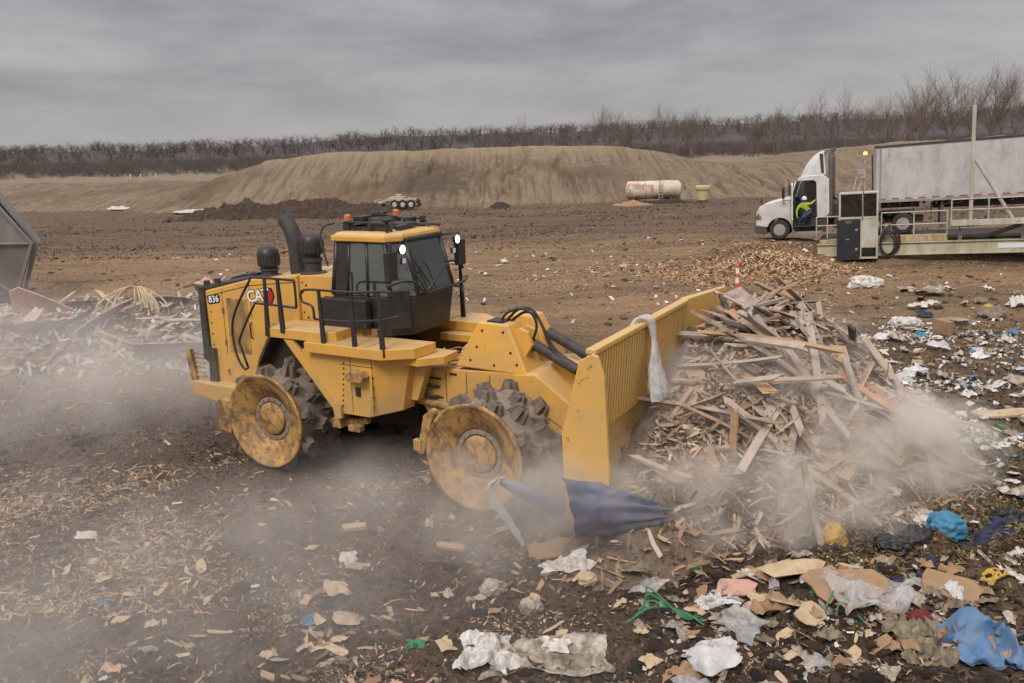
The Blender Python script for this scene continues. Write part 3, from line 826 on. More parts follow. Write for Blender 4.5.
# rear section of each side is a solid black post panel, then the door glass
for (a, c, d, e) in ((r1[0], r1[1], r2[1], r2[0]), (r1[5], r1[4], r2[4], r2[5])):
    pb = MB(); P = [a, L(a, c, .26), L(e, d, .26), e]; off = Vector((0, .02 if a.y > 0 else -.02, 0))
    pb.loft([v - off for v in P], [v + off for v in P]); pb.build('rear_quarter', M['black'], cab)
    pane('side_window', L(a, c, .26), L(a, c, .62), L(e, d, .62), L(e, d, .26))
    pane('door_window', L(a, c, .62), c, d, L(e, d, .62))
pane('rear_window', r1[0], r1[5], r2[5], r2[0])
b = MB()
rf0 = [(-1.34, -.99), (-.07, -.99), (.12, -.68), (.12, .60), (-.08, .88), (-1.34, .95)]
b.loft([(x, y, RZ - .015) for x, y in rf0], [(x, y, RZ + .09) for x, y in rf0])
b.loft([(x * .98, y * .98, RZ + .09) for x, y in rf0], [(x * .9 - .05, y * .88, RZ + .15) for x, y in rf0])
b.build('roof', M['yellow'], cab, .02)
# black roof equipment: rack, air conditioner, beacons, aerials
b = MB()
for yy in (-.55, .55): b.bb((-1.3, yy - .03, RZ + .15), (-.2, yy + .03, RZ + .22))
b.bb((-1.3, -.55, RZ + .15), (-1.22, .55, RZ + .24)); b.bb((-.75, -.6, RZ + .15), (-.68, .6, RZ + .22))
b.tube([(-1.2, -.6, RZ + .3), (-1.2, .6, RZ + .42)], .04, 6)
for yy in (-.62, .62): b.tube([(-1.28, yy, RZ + .32), (-.25, yy, RZ + .30)], .022, 6); b.tube([(-.25, yy, RZ + .30), (-.15, yy, RZ + .14)], .022, 6)
for xx in (-1.05, -.62, -.3): b.tube([(xx, -.62, RZ + .31), (xx, -.62, RZ + .14)], .018, 6); b.tube([(xx, .62, RZ + .31), (xx, .62, RZ + .14)], .018, 6)
b.build('roof_rack', M['black'], cab, .01)
for (x, y, z, dx, dy, dz) in ((-1.15, -.25, .34, .22, .3, .14), (-.62, -.42, .24, .26, .2, .16), (-.5, .45, .26, .2, .24, .18), (-1.1, .3, .4, .18, .22, .12), (-.2, -.25, .2, .12, .3, .10)):
    q = MB(); q.box((x, y, RZ + z), (dx, dy, dz), .15); q.build('roof_box', M['black'], cab, .015)
q = MB(); q.tube(smooth_path([(-.3, -.4, RZ + .2), (-.5, -.2, RZ + .4), (-.8, .0, RZ + .42), (-1.1, .2, RZ + .5)], 5), .016, 6); q.tube(smooth_path([(-.2, .3, RZ + .18), (-.6, .2, RZ + .36), (-1.0, -.3, RZ + .46)], 5), .016, 6); q.build('cable', M['hose'], cab)
b = MB(); b.box((-.95, .05, RZ + .26), (.5, .55, .2), 0, 0, 0, .8); b.box((-.45, .1, RZ + .22), (.5, .4, .1)); b.box((-.1, .55, RZ + .2), (.5, .1, .06)); b.build('air_conditioner', M['black_flat'], cab, .02)
for (x, y, on, z) in ((-1.25, -.55, True, .34), (-.95, .62, True, .36)):
    bt = MB(); bt.lathe([(.085, 0), (.085, .13), (.07, .14)], (x, y, RZ + .15), n=14); bt.box((x, y, RZ + .24), (.14, .14, .16)); bo = bt.build('beacon', M['black'], cab)
    bt = MB(); bt.lathe([(.075, 0), (.07, .09), (.045, .12), (0, .125)], (x, y, RZ + z), n=14); bt.build('beacon_lens', M['beacon'], bo)
b = MB(); b.lathe([(.035, 0), (.035, .28)], (-.12, -.80, RZ + .08), n=8); b.lathe([(.09, .28), (.1, .31), (.05, .36), (0, .37)], (-.12, -.80, RZ + .08), n=14)
b.build('aerial', M['black'], cab)
b = MB(); b.lathe([(.05, 0), (.05, .12), (.07, .14), (.06, .24)], (-.3, .62, RZ + .12), n=10); b.build('dome_aerial', M['black'], cab)
b = MB(); b.tube(smooth_path([(-1.42, -.75, RZ + .3), (-1.55, -.9, RZ + .25), (-1.6, -.98, RZ + .05), (-1.5, -1.03, RZ - .2), (-1.4, -1.04, RZ - .5)], 5), .018, 6); b.build('cable', M['hose'], cab)
# mirrors and lamps on arms at both front corners
for s in (-1, 1):
    ax, ay = .0, s * .88
    b = MB(); b.tube([(ax - .1, ay, RZ - .05), (ax + .2, ay + s * .28, RZ - .02), (ax + .2, ay + s * .30, RZ - .5)], .025, 6)
    b.box((ax + .2, ay + s * .30, RZ - .42), (.12, .26, .52)); mo = b.build('mirror', M['black'], cab, .03)
    b = MB(); b.bb((ax + .13, ay + s * .2, RZ - .64), (ax + .137, ay + s * .4, RZ - .2)); b.build('mirror_glass', M['chrome'], mo)
    lx, ly, lz = ax + .26, ay + s * .06, RZ - .13
    b = MB(); b.lathe([(.05, -.06), (.085, -.02), (.09, .05)], (lx, ly, lz), 'x', 14); lo = b.build('work_lamp', M['black'], cab)
    b = MB(); b.lathe([(.08, .05), (.06, .062), (0, .065)], (lx, ly, lz), 'x', 14); b.build('lamp_lens', M['lamp_on'], lo)
    b = MB(); b.box((lx - .02, ly - s * .08, lz - .22), (.06, .11, .11)); lo = b.build('work_lamp', M['black'], cab, .01)
    b = MB(); b.box((lx + .014, ly - s * .08, lz - .22), (.006, .09, .09)); b.build('lamp_lens', M['logo_white'], lo)
b = MB(); b.tube([(.40, -.30, 3.42), (.33, -.48, 3.85), (.26, -.52, 4.1)], .014, 6); b.tube([(.42, -.05, 3.42), (.34, -.22, 3.9), (.32, -.34, 4.0)], .014, 6); b.tube([(.31, -.55, 3.8), (.20, -.56, 4.24)], .018, 5); b.build('wiper', M['black'], cab)
# black side box and lower door
b = MB(); b.bb((-1.5, -1.22, 2.78), (-.42, -1.03, 3.34)); b.build('side_box', M['black'], cab, .03)
b = MB(); b.prism([(-.04, -1.0), (.24, -.70), (.28, -.74), (-.02, -1.05)], 2.78, 3.5, 'z'); b.build('door_lower', M['black'], cab, .01)
b = MB(); b.prism([(-1.2, 2.85), (-.9, 2.85), (-.75, 3.1), (-.66, 3.95), (-.82, 3.98), (-.95, 3.3), (-1.2, 3.2)], -.28, .28); b.build('seat', M['black_flat'], cab, .03)
b = MB(); b.tube([(-.05, 0, 3.0), (-.18, 0, 3.5)], .05, 8); b.box((-.05, -.35, 3.42), (.35, .18, .12)); b.box((-.3, .42, 3.35), (.5, .14, .3)); b.box((.22, 0, 3.5), (.2, .9, .1)); b.build('console', M['black'], cab, .01)

# -- front frame
b = MB(); b.prism([(.95, .75), (3.0, .62), (3.6, .9), (3.6, 1.6), (2.95, 2.18), (.52, 2.04), (.52, 1.30)], -.82, .82); ff = b.build('front_frame', M['yellow'], comp, .02)
b = MB()
for x0_, x1_, z_ in ((.62, .95, 1.86), (.7, .98, 1.5), (1.15, 1.3, 1.98)): b.bb((x0_, -.835, z_), (x1_, -.822, z_ + .035))
for q in range(9): b.box((.6, -.825, 1.34 + q * .07), (.025, .02, .025))
for x_ in (1.05, 1.5, 2.0): b.bb((x_, -.826, 1.2), (x_ + .012, -.82, 2.05))
b.build('seam_pattern', M['dark_gap'], ff)
for zz_ in (1.8, 1.6):
    b = MB(); b.tube(smooth_path([(.25, -.5, zz_), (.45, -.88, zz_ + .05), (.75, -.92, zz_ - .05), (1.0, -.7, zz_ - .1)], 5), .03, 7); b.build('hose', M['hose'], comp, smooth=True)
b = MB()
b.loft([(1.28, -.83, 2.16), (2.78, -.83, 2.12), (2.78, -.15, 2.12), (1.28, -.15, 2.16)], [(1.72, -.70, 3.0), (2.34, -.70, 2.98), (2.34, -.22, 2.98), (1.72, -.22, 3.0)])
b.loft([(1.28, .15, 2.16), (2.78, .15, 2.12), (2.78, .83, 2.12), (1.28, .83, 2.16)], [(1.72, .22, 3.0), (2.34, .22, 2.98), (2.34, .70, 2.98), (1.72, .70, 3.0)])
tw = b.build('lift_tower', M['yellow'], comp, .03)
b = MB()
for (x, z) in ((1.6, 2.3), (1.72, 2.55), (1.82, 2.85), (2.25, 2.85), (2.42, 2.5), (2.56, 2.3), (2.1, 2.25)): b.box((x, -.83 + (z - 2.14) * .15, z), (.04, .02, .04))
b.build('rivet_pattern', M['dark_gap'], tw)
b = MB(); b.prism([(2.36, 2.4), (2.62, 2.4), (2.76, 2.62), (2.68, 2.86), (2.5, 2.92), (2.36, 2.8)], -.60, -.50); b.prism([(2.36, 2.4), (2.62, 2.4), (2.76, 2.62), (2.68, 2.86), (2.5, 2.92), (2.36, 2.8)], -.32, -.22); b.build('cylinder_lug', M['yellow'], tw, .01)
# gussets along the frame
for q0, q1 in ((-.86, -.76), (.76, .86)):
    b = MB(); b.prism([(2.5, 2.13), (2.95, 2.16), (3.9, 1.5), (3.9, 1.2), (3.5, 1.25), (2.6, 1.75)], q0, q1); b.build('frame_plate', M['yellow'], ff, .01)
# push arms to the blade
for s in (-1, 1):
    b = MB(); b.prism([(1.9, .82), (2.4, .72), (4.55, .70), (4.55, 1.10), (2.6, 1.15), (1.95, 1.12)], s * .62, s * .80); b.build('push_arm', M['yellow_worn'], comp, .02)
b = MB(); b.prism([(2.9, 2.2), (3.05, 2.3), (4.45, 1.95), (4.5, 1.55), (4.2, 1.5), (3.0, 1.8)], -.16, .16); b.build('lift_arm', M['yellow'], comp, .02)
for yy in (-.41, .41):
    b = MB(); b.tube([(2.58, yy, 2.66), (3.55, yy, 2.22)], .10, 14); lc = b.build('lift_cylinder', M['black_flat'], comp, smooth=False)
    b = MB(); b.tube([(3.55, yy, 2.22), (4.50, yy, 1.82)], .06, 12); b.build('piston_rod', M['grey_steel'], lc)
# hoses
for k, pts in enumerate(([(2.05, -.45, 2.95), (2.2, -.5, 3.15), (2.5, -.52, 3.26), (2.72, -.5, 3.18), (2.8, -.48, 2.95), (2.68, -.46, 2.62)],
                         [(2.1, -.38, 2.95), (2.4, -.42, 3.22), (2.68, -.42, 3.24), (2.88, -.45, 3.0), (3.05, -.46, 2.62), (3.25, -.46, 2.42), (3.7, -.46, 2.2), (4.4, -.46, 2.0)],
                         [(2.15, -.3, 2.95), (2.5, -.34, 3.17), (2.75, -.36, 3.1), (2.92, -.38, 2.85), (3.1, -.38, 2.55), (3.5, -.38, 2.3)])):
    b = MB(); b.tube(smooth_path(pts, 6), .026, 8); ho = b.build('hose', M['hose'], comp, smooth=True)
b = MB(); b.bb((1.86, -.62, 2.99), (2.18, -.3, 3.02)); b.build('hose_guard', M['black'], tw)
# loose stuff lying in the articulation
b = MB()
for k in range(40):
    b.box((rnd.uniform(.5, 1.25), rnd.uniform(-.75, .9), 2.12 + rnd.uniform(0, .12)), (rnd.uniform(.05, .3), rnd.uniform(.02, .06), .02), rnd.uniform(0, 6), rnd.uniform(-.4, .4))
b.build('caught_splinters', M['wood'], ff)
b = MB(); b.tube([(.35, -.85, 1.42), (1.25, -.85, 1.36)], .075, 12); sc_ = b.build('steer_cylinder', M['yellow_worn'], comp); b = MB(); b.tube([(1.25, -.85, 1.36), (1.75, -.85, 1.32)], .04, 10); b.build('piston_rod', M['chrome'], sc_)
# wheel scraper bars beside the front wheel
for s in (-1, 1):
    b = MB(); b.prism([(1.25, .9), (1.40, .9), (1.62, 1.62), (1.72, 1.72), (1.62, 1.76), (1.42, 1.6)], s * 2.07, s * 2.13); b.box((1.28, s * 2.1, 1.05), (.16, .12, .2)); b.box((1.5, s * 1.45, 1.5), (.10, 1.3, .10)); b.build('wheel_scraper', M['yellow_worn'], comp, .01)

# -- blade
BX = 4.54; BY0, BY1 = -2.36, 3.95
blade = empty('blade', (0, 0, 0)); blade.parent = comp
prof = [(BX + .12, .5), (BX + .02, .8), (BX - .06, 1.2), (BX - .06, 1.55), (BX + .0, 1.85), (BX + .05, 2.15), (BX + .14, 3.06), (BX + .06, 3.10), (BX - .06, 2.15), (BX - .2, 1.6), (BX - .2, 1.1), (BX - .06, .5)]
b = MB(); b.prism(prof, BY0 + .02, BY1 - 1.75); b.build('mouldboard', M['blade'], blade)
b = MB()
n = 40
for i in range(n):
    yy = BY0 + .06 + (BY1 - 1.755 - BY0) * i / n
    b.prism([(BX + .045, 1.72), (BX + .125, 3.0), (BX + .155, 2.98), (BX + .075, 1.7)], yy, yy + .075)
b.build('rack_bars', M['blade'], blade)
b = MB(); b.bb((BX + .03, BY0, 3.04), (BX + .2, BY1 - 1.75, 3.12)); b.build('top_rail', M['blade'], blade, .015)
for yy, sg in ((BY0, -1), (BY1 - 1.75, 1)):
    b = MB()
    b.prism([(4.24, .35), (4.98, .35), (4.96, 1.3), (4.88, 2.72), (4.78, 3.02), (4.70, 3.06), (4.48, 2.94), (4.18, 1.75)], yy - .04, yy + .04) if sg < 0 else None
    if sg < 0: b.build('end_plate', M['blade'], blade, .015)
# angled far wing
a0, a1 = BY1 - 1.75, BY1
b = MB(); b.loft([(BX - .08, a0, .55), (BX + .10, a0, .55), (BX + .42, a1, .7), (BX + .26, a1, .7)], [(BX + .02, a0, 3.14), (BX + .16, a0, 3.12), (BX + .46, a1, 3.12), (BX + .34, a1, 3.12)]); b.build('wing_plate', M['blade'], blade, .015)
b = MB(); b.prism([(BX + .02, .3), (BX + .22, .28), (BX + .14, .62), (BX - .02, .62)], BY0 + .05, BY1 - 1.755); b.build('cutting_edge', M['tread'], blade, .01)
for s in (-1, 1):
    b = MB(); b.prism([(BX - .6, .7), (BX - .1, .6), (BX - .15, 1.9), (BX - .4, 1.7)], s * .55 , s * .9); b.build('blade_bracket', M['yellow_worn'], blade, .02)

# ------------------------------------------------------------------ people
def figure(name, J, edges, rad, colour, extra=None):
    """one continuous skinned body; J joint -> point, rad joint -> radius, colour joint -> material key"""
    keys = list(J)
    me = bpy.data.meshes.new(name + '_skeleton')
    me.from_pydata([J[k] for k in keys], [(keys.index(a), keys.index(b)) for a, b in edges], [])
    o = bpy.data.objects.new(name, me); COL.objects.link(o)
    o.modifiers.new('skin', 'SKIN')
    sub = o.modifiers.new('sub', 'SUBSURF'); sub.levels = 2; sub.render_levels = 2
    for i, k in enumerate(keys):
        d = me.skin_vertices[0].data[i]
        r = rad[k]; d.radius = r if isinstance(r, tuple) else (r, r)
        d.use_root = (k == 'pelvis')
    dg = bpy.context.evaluated_depsgraph_get()
    out = bpy.data.meshes.new_from_object(o.evaluated_get(dg))
    bpy.data.objects.remove(o)
    mats = sorted(set(colour.values()))
    out.materials.clear()
    for m in mats: out.materials.append(M[m])
    segs = [(Vector(J[a]), Vector(J[b]), a, b) for a, b in edges]
    mi = []
    for p in out.polygons:
        c = p.center; best = 1e9; who = None
        for A, B, a, b in segs:
            t = max(0, min(1, (c - A).dot(B - A) / max(1e-9, (B - A).length_squared)))
            q = A + (B - A) * t; d = (c - q).length
            if d < best: best = d; who = a if t < .5 else b
        mi.append(mats.index(colour[who]))
    out.polygons.foreach_set('material_index', mi)
    out.polygons.foreach_set('use_smooth', [True] * len(mi))
    out.update()
    return out

def add_fingers(me, wrist, hand, mat_index):
    import bmesh
    w = Vector(wrist); h = Vector(hand); d = (h - w).normalized(); s = d.orthogonal().normalized(); n = d.cross(s)
    b = MB()
    for k, (off, ln) in enumerate(((-.032, .06), (-.011, .075), (.011, .07), (.032, .055))):
        p = h + s * off
        b.tube([p - d * .02, p + d * ln * .5 + n * .012, p + d * ln * .8 + n * .04], [.010, .009, .007], 5)
    b.tube([w + s * .03 + d * .03, w + s * .07 + d * .07, w + s * .065 + d * .11 + n * .02], [.012, .010, .008], 5)
    bm = bmesh.new(); bm.from_mesh(me); n0 = len(bm.faces)
    vs = [bm.verts.new(v) for v in b.v]
    for f in b.f:
        try: bm.faces.new([vs[i] for i in f]).material_index = mat_index
        except ValueError: pass
    bm.to_mesh(me); bm.free()

EDGES = [('pelvis', 'waist'), ('waist', 'chest'), ('chest', 'neck'), ('neck', 'chin'), ('chin', 'head'), ('head', 'crown'),
         ('chest', 'shl'), ('shl', 'ell'), ('ell', 'wrl'), ('wrl', 'hal'), ('chest', 'shr'), ('shr', 'elr'), ('elr', 'wrr'), ('wrr', 'har'),
         ('pelvis', 'hil'), ('hil', 'knl'), ('knl', 'anl'), ('anl', 'tol'), ('pelvis', 'hir'), ('hir', 'knr'), ('knr', 'anr'), ('anr', 'tor')]
RAD = dict(pelvis=(.15, .12), waist=(.145, .11), chest=(.16, .12), neck=.06, chin=.075, head=.095, crown=.07, shl=.075, shr=.075, ell=.05, elr=.05, wrl=.034, wrr=.034,
           hal=(.042, .026), har=(.042, .026), hil=.095, hir=.095, knl=.065, knr=.065, anl=.045, anr=.045, tol=.045, tor=.045)
def person(J, colour, label, parent_loc, rot, seat_rad=RAD, face_dir=None, helmet=True, group=None):
    me = figure('person', J, EDGES, seat_rad, colour)
    si = [m.name for m in me.materials].index(M['skin'].name)
    add_fingers(me, J['wrl'], J['hal'], si); add_fingers(me, J['wrr'], J['har'], si)
    # nose, ears and eyes become part of the same mesh
    f = Vector(face_dir).normalized(); hd = Vector(J['head']); up = (Vector(J['crown']) - Vector(J['chin'])).normalized(); side = up.cross(f).normalized()
    import bmesh
    b = MB()
    b.tube([hd + f * .085 + up * .01, hd + f * .118 - up * .03, hd + f * .09 - up * .038], [.010, .016, .010], 6)
    for s in (-1, 1): b.lathe([(.012, -.01), (.022, 0), (.012, .01)], hd + side * (.095 * s) - up * .01, 'y', 8)
    bm = bmesh.new(); bm.from_mesh(me)
    vs = [bm.verts.new(v) for v in b.v]
    for fc in b.f: bm.faces.new([vs[i] for i in fc]).material_index = si
    bm.to_mesh(me); bm.free()
    o = link('person', me, None, None, parent_loc, rot)
    tag(o, label, 'person', group)
    b = MB()
    for s in (-1, 1): b.lathe([(.009, -.006), (.011, 0), (.006, .006), (0, .008)], hd + f * .088 + side * (.032 * s) + up * .018, 'y', 8)
    b.tube([hd + f * .092 - up * .06 - side * .022, hd + f * .1 - up * .062, hd + f * .092 - up * .06 + side * .022], .006, 5)
    b.build('face_features', M['hairm'], o)
    if helmet:
        b = MB(); c = hd + up * .03
        Rm = up.rotation_difference(Vector((0, 0, 1))).inverted().to_matrix().to_4x4()
        q = MB(); q.lathe([(.15, .0), (.145, .012), (.122, .02), (.122, .06), (.10, .11), (.05, .14), (0, .145)], n=20)
        q.v = [tuple(c + (Rm @ Vector(v))) for v in q.v]
        q.build('hard_hat', M['helmet'], o, smooth=True)
    else:
        q = MB(); c = hd + up * .02 - f * .012
        Rm = up.rotation_difference(Vector((0, 0, 1))).inverted().to_matrix().to_4x4()
        q.lathe([(.105, .0), (.11, .04), (.09, .085), (.04, .108), (0, .11)], n=20)
        q.v = [tuple(c + (Rm @ Vector(v))) for v in q.v]
        q.build('hair', M['hairm'], o, smooth=True)
    return o
CLOTH = dict(pelvis='denim', waist='hivis', chest='hivis', neck='skin', chin='skin', head='skin', crown='skin', shl='hivis', shr='hivis', ell='hivis', elr='hivis', wrl='skin', wrr='skin', hal='skin', har='skin',
             hil='denim', hir='denim', knl='denim', knr='denim', anl='denim', anr='denim', tol='boot', tor='boot')
sx0 = -.52
J = dict(pelvis=(sx0, 0, 3.16), waist=(sx0 - .03, 0, 3.34), chest=(sx0, 0, 3.60), neck=(sx0 + .04, 0, 3.76), chin=(sx0 + .07, 0, 3.83), head=(sx0 + .08, 0, 3.92), crown=(sx0 + .07, 0, 4.0),
         shl=(sx0 + .01, .2, 3.64), ell=(sx0 + .16, .27, 3.42), wrl=(sx0 + .38, .24, 3.46), hal=(sx0 + .46, .22, 3.47), shr=(sx0 + .01, -.2, 3.64), elr=(sx0 + .14, -.28, 3.42), wrr=(sx0 + .36, -.26, 3.46), har=(sx0 + .44, -.24, 3.47),
         hil=(sx0 + .06, .10, 3.15), knl=(sx0 + .42, .14, 3.2), anl=(sx0 + .48, .14, 2.82), tol=(sx0 + .62, .14, 2.78), hir=(sx0 + .06, -.10, 3.15), knr=(sx0 + .42, -.14, 3.2), anr=(sx0 + .48, -.14, 2.82), tor=(sx0 + .62, -.14, 2.78))
person(J, CLOTH, 'operator in a lime safety vest seated in the yellow machine cab', MACH, (0, 0, HEAD), face_dir=(1, 0, 0), helmet=False)

# ------------------------------------------------------------------ lorry on the tipping platform
TROT = (0, TPITCH, PI - TA)
truck = tag(empty('truck', TRUCK, TROT), 'white tractor unit with open cab door nose-down on the tipping platform', 'truck')
def tyre_wheel(parent, x, y, z, r=.5, w=.28, rim='alu'):
    e = empty('wheel', (x, y, z)); e.parent = parent
    b = MB(); b.lathe([(r * .58, 0), (r * .9, .0), (r, -.04), (r, -w + .04), (r * .9, -w), (r * .58, -w)], (0, 0, 0), 'y', 36, False); b.build('tyre', M['rubber'], e)
    b = MB(); b.lathe([(r * .585, .0), (r * .55, .005), (r * .5, -.07), (r * .3, -.10), (r * .28, -.03), (r * .2, .02), (0, .025)], (0, 0, 0), 'y', 28); b.build('rim', M[rim], e)
    b = MB()
    for k in range(10):
        a = 2 * PI * k / 10
        b.lathe([(.045, -.12), (.045, -.062), (0, -.06)], (math.cos(a) * r * .41, 0, math.sin(a) * r * .41), 'y', 7)
    b.build('rim_holes', M['black'], e)
    return e
tyre_wheel(truck, .02, 0, .47, .50); 
e = tyre_wheel(truck, .02, -2.5, .47, .50); e.rotation_euler[2] = PI
for x in (-4.4, -5.69):
    tyre_wheel(truck, x, 0, .55, .5, .6)
    e = tyre_wheel(truck, x, -2.5, .55, .5, .6); e.rotation_euler[2] = PI
# hood with arch, both sides in one shell
b = MB()
arch_pts = [(.02 + .60 * math.cos(t), .47 + .60 * math.sin(t)) for t in [PI * (.02 + .96 * i / 14) for i in range(15)]]
side = [(-.62, .3), (-.62, 1.95), (-.41, 2.02), (.2, 1.92), (.75, 1.78), (1.02, 1.64), (1.16, 1.35), (1.18, .72), (.7, .62)] + arch_pts[1:-1]
b.prism(side, -.02, -.24); b.prism(side, -2.26, -2.48)
top = [(-.62, 1.95), (-.41, 2.02), (.2, 1.92), (.75, 1.78), (1.02, 1.64), (1.16, 1.35), (1.18, .72), (1.05, .72), (1.0, 1.3), (.7, 1.6), (-.6, 1.8)]
ins = .24
b.prism([(x, z + .03) if i < 6 else (x, z) for i, (x, z) in enumerate(top)], -ins, -2.5 + ins)
hd = b.build('hood', M['white'], truck, .04)
b = MB()
for i in range(7): b.box((1.185, -1.25, .8 + i * .09), (.02, 1.5, .03))
b.bb((1.17, -2.0, .74), (1.178, -.5, 1.42)); b.build('grille', M['black'], hd)
for s in (-.16, -2.34):
    b = MB(); b.prism([(.92, 1.02), (1.17, .98), (1.16, 1.22), (1.04, 1.36)], s - .14, s + .15); b.build('headlight', M['grey_steel'], hd, .02)
    b = MB(); b.prism([(.88, 1.0), (.98, .99), (1.02, 1.2), (.94, 1.28)], s - .145, s + .155); b.build('turn_lamp', M['beacon'], hd, .02)
b = MB(); b.prism([(.62, .28), (1.1, .28), (1.26, .4), (1.26, .72), (.68, .66)], -.01, -2.49); b.build('bumper', M['silver_dark'], truck, .03)
b = MB(); b.tube([(.85, -.12, 1.72), (.92, .02, 1.98), (.9, .03, 2.05)], .02, 6); b.box((.88, .05, 2.0), (.08, .12, .22)); b.build('hood_mirror', M['black'], hd, .02)
# day cab shell with open door
cabt = empty('cab'); cabt.parent = truck
cs = [(-.55, .95), (-.55, 1.98), (-.86, 3.0), (-1.05, 3.10), (-2.06, 3.12), (-2.2, 3.0), (-2.2, 1.05), (-1.75, .95)]
b = MB(); b.prism(cs, -2.42, -2.5)
b.prism([(-.82, 2.86), (-.90, 3.0), (-1.05, 3.10), (-2.06, 3.12), (-2.2, 3.0), (-2.2, 1.05), (-1.78, 1.0), (-1.74, 2.76), (-1.62, 2.86)], -.02, -.10)
b.prism([(-.55, .95), (-.55, 1.98), (-.82, 2.86), (-.74, 2.86), (-.48, 1.98), (-.48, .95)], -.02, -.10)
b.prism([(-2.2, 3.0), (-2.06, 3.12), (-1.05, 3.10), (-.86, 3.0), (-.9, 2.93), (-2.12, 2.93)], -.10, -2.42)
b.bb((-2.2, -2.42, 1.0), (-2.12, -.1, 3.0))
b.bb((-.56, -2.42, .95), (-.5, -.1, 1.98))
b.build('cab_shell', M['white'], cabt, .03)
b = MB(); b.loft([(-.54, -2.4, 1.98), (-.54, -.1, 1.98), (-.545, -.1, 1.98), (-.545, -2.4, 1.98)], [(-.84, -2.4, 2.93), (-.84, -.1, 2.93), (-.845, -.1, 2.93), (-.845, -2.4, 2.93)]); b.build('windscreen', M['glass_dark'], cabt)
b = MB(); b.bb((-2.12, -2.4, .95), (-.56, -.1, 1.02)); b.prism([(-1.95, 1.05), (-1.5, 1.05), (-1.45, 1.45), (-1.62, 1.5), (-1.72, 2.35), (-1.9, 2.35)], -.35, -.95); b.prism([(-1.95, 1.05), (-1.5, 1.05), (-1.45, 1.45), (-1.62, 1.5), (-1.72, 2.35), (-1.9, 2.35)], -1.5, -2.2); b.build('cab_interior', M['black_flat'], cabt, .02)
b = MB(); b.prism([(-.75, 1.9), (-.62, 1.96), (-.62, 1.3), (-.8, 1.3)], -.15, -2.35); b.tube([(-.8, -.55, 1.75), (-.98, -.55, 1.85)], .03, 8)
b.tube([(-.98 + .09 * math.cos(t), -.55 + .2 * math.sin(t), 1.86 + .18 * math.cos(t)) for t in [2 * PI * i / 20 for i in range(21)]], .018, 6); b.build('dashboard', M['black'], cabt)
# the door stands open toward the nose
dm = MB(); dm.prism([(0, 1.0), (0, 1.98), (-.02, 2.0), (-.27, 2.82), (-.36, 2.82), (-1.08, 2.82), (-1.14, 2.7), (-1.14, 1.0)], -.035, .035)
door = dm.build('door', M['white'], cabt, .015)
door.location = (-.56, .02, 0); door.rotation_euler = (0, 0, R(-82))
b = MB(); b.prism([(-.12, 2.04), (-.32, 2.72), (-1.04, 2.72), (-1.04, 2.04)], -.04, .04); b.build('door_glass', M['glass_dark'], door)
b = MB(); b.box((-1.0, .05, 1.75), (.16, .04, .05)); b.build('handle', M['black'], door)
b = MB()
secs = [(-.95, 3.10, .10), (-1.06, 3.32, .12), (-1.20, 3.58, .14), (-1.38, 3.84, .18), (-1.58, 4.06, .24), (-1.78, 4.20, .32), (-1.95, 4.27, .42)]
vs = []
for (xf, z, iy) in secs:
    ro = [(-2.2 + (z - 3.1) * .1, -.06 - iy * .2), (xf - .55 + (z - 3.1) * .2, -.06 - iy * .3), (xf - .16, -.12 - iy), (xf, -.45 - iy), (xf, -2.05 + iy), (xf - .16, -2.38 + iy), (xf - .55 + (z - 3.1) * .2, -2.44 + iy * .3), (-2.2 + (z - 3.1) * .1, -2.44 + iy * .2)]
    vs += [(min(x, xf), y, z) for x, y in ro]
n_ = 8; fs = [tuple(range(n_ - 1, -1, -1)), tuple((len(secs) - 1) * n_ + q for q in range(n_))]
for a_ in range(len(secs) - 1):
    for q in range(n_): fs.append((a_ * n_ + q, a_ * n_ + (q + 1) % n_, (a_ + 1) * n_ + (q + 1) % n_, (a_ + 1) * n_ + q))
b.add(vs, fs); fo_ = b.build('roof_fairing', M['white'], cabt, .03, smooth=True, seg=3)
b = MB(); b.prism([(-2.10, 3.2), (-2.05, 4.12), (-1.88, 4.15), (-1.98, 3.2)], -.05, -.115); b.build('fairing_side', M['black_flat'], cabt)
b = MB(); b.prism([(-2.36, 1.2), (-2.2, 1.05), (-2.2, 2.98), (-2.34, 2.9)], .0, -.1); b.prism([(-2.36, 1.2), (-2.2, 1.05), (-2.2, 2.98), (-2.34, 2.9)], -2.4, -2.5); b.build('side_extender', M['white'], cabt, .01)
for s in (1, -1):
    yb = 0 if s > 0 else -2.5
    b = MB(); b.tube([(-.62, yb, 2.55), (-.25, yb + s * .22, 2.6), (-.2, yb + s * .25, 1.95), (-.6, yb, 1.95)], .02, 6); b.box((-.2, yb + s * .25, 2.32), (.12, .2, .55)); b.build('side_mirror', M['black'], cabt, .02)
b = MB(); b.prism([(-.72, .22), (-2.2, .30), (-2.2, .95), (-1.78, .95), (-.56, .95), (-.66, .5)], -.12, -.3); b.bb((-.7, -.12, .24), (-2.0, .02, .34)); b.bb((-.72, -.12, .6), (-1.75, .22, .66)); b.build('step', M['black_flat'], truck, .01)
b = MB(); b.bb((-.72, -.02, .22), (-2.05, .03, .35)); b.build('step_edge', M['alu'], truck, .01)
for x, y in ((-2.40, -.28), (-2.40, -2.2)):
    b = MB(); b.tube([(x, y, 1.1), (x, y, 3.9), (x + .02, y, 4.15), (x - .1, y, 4.38)], [.11, .11, .075, .07], 14); b.build('exhaust_pipe', M['grey_steel'], truck)
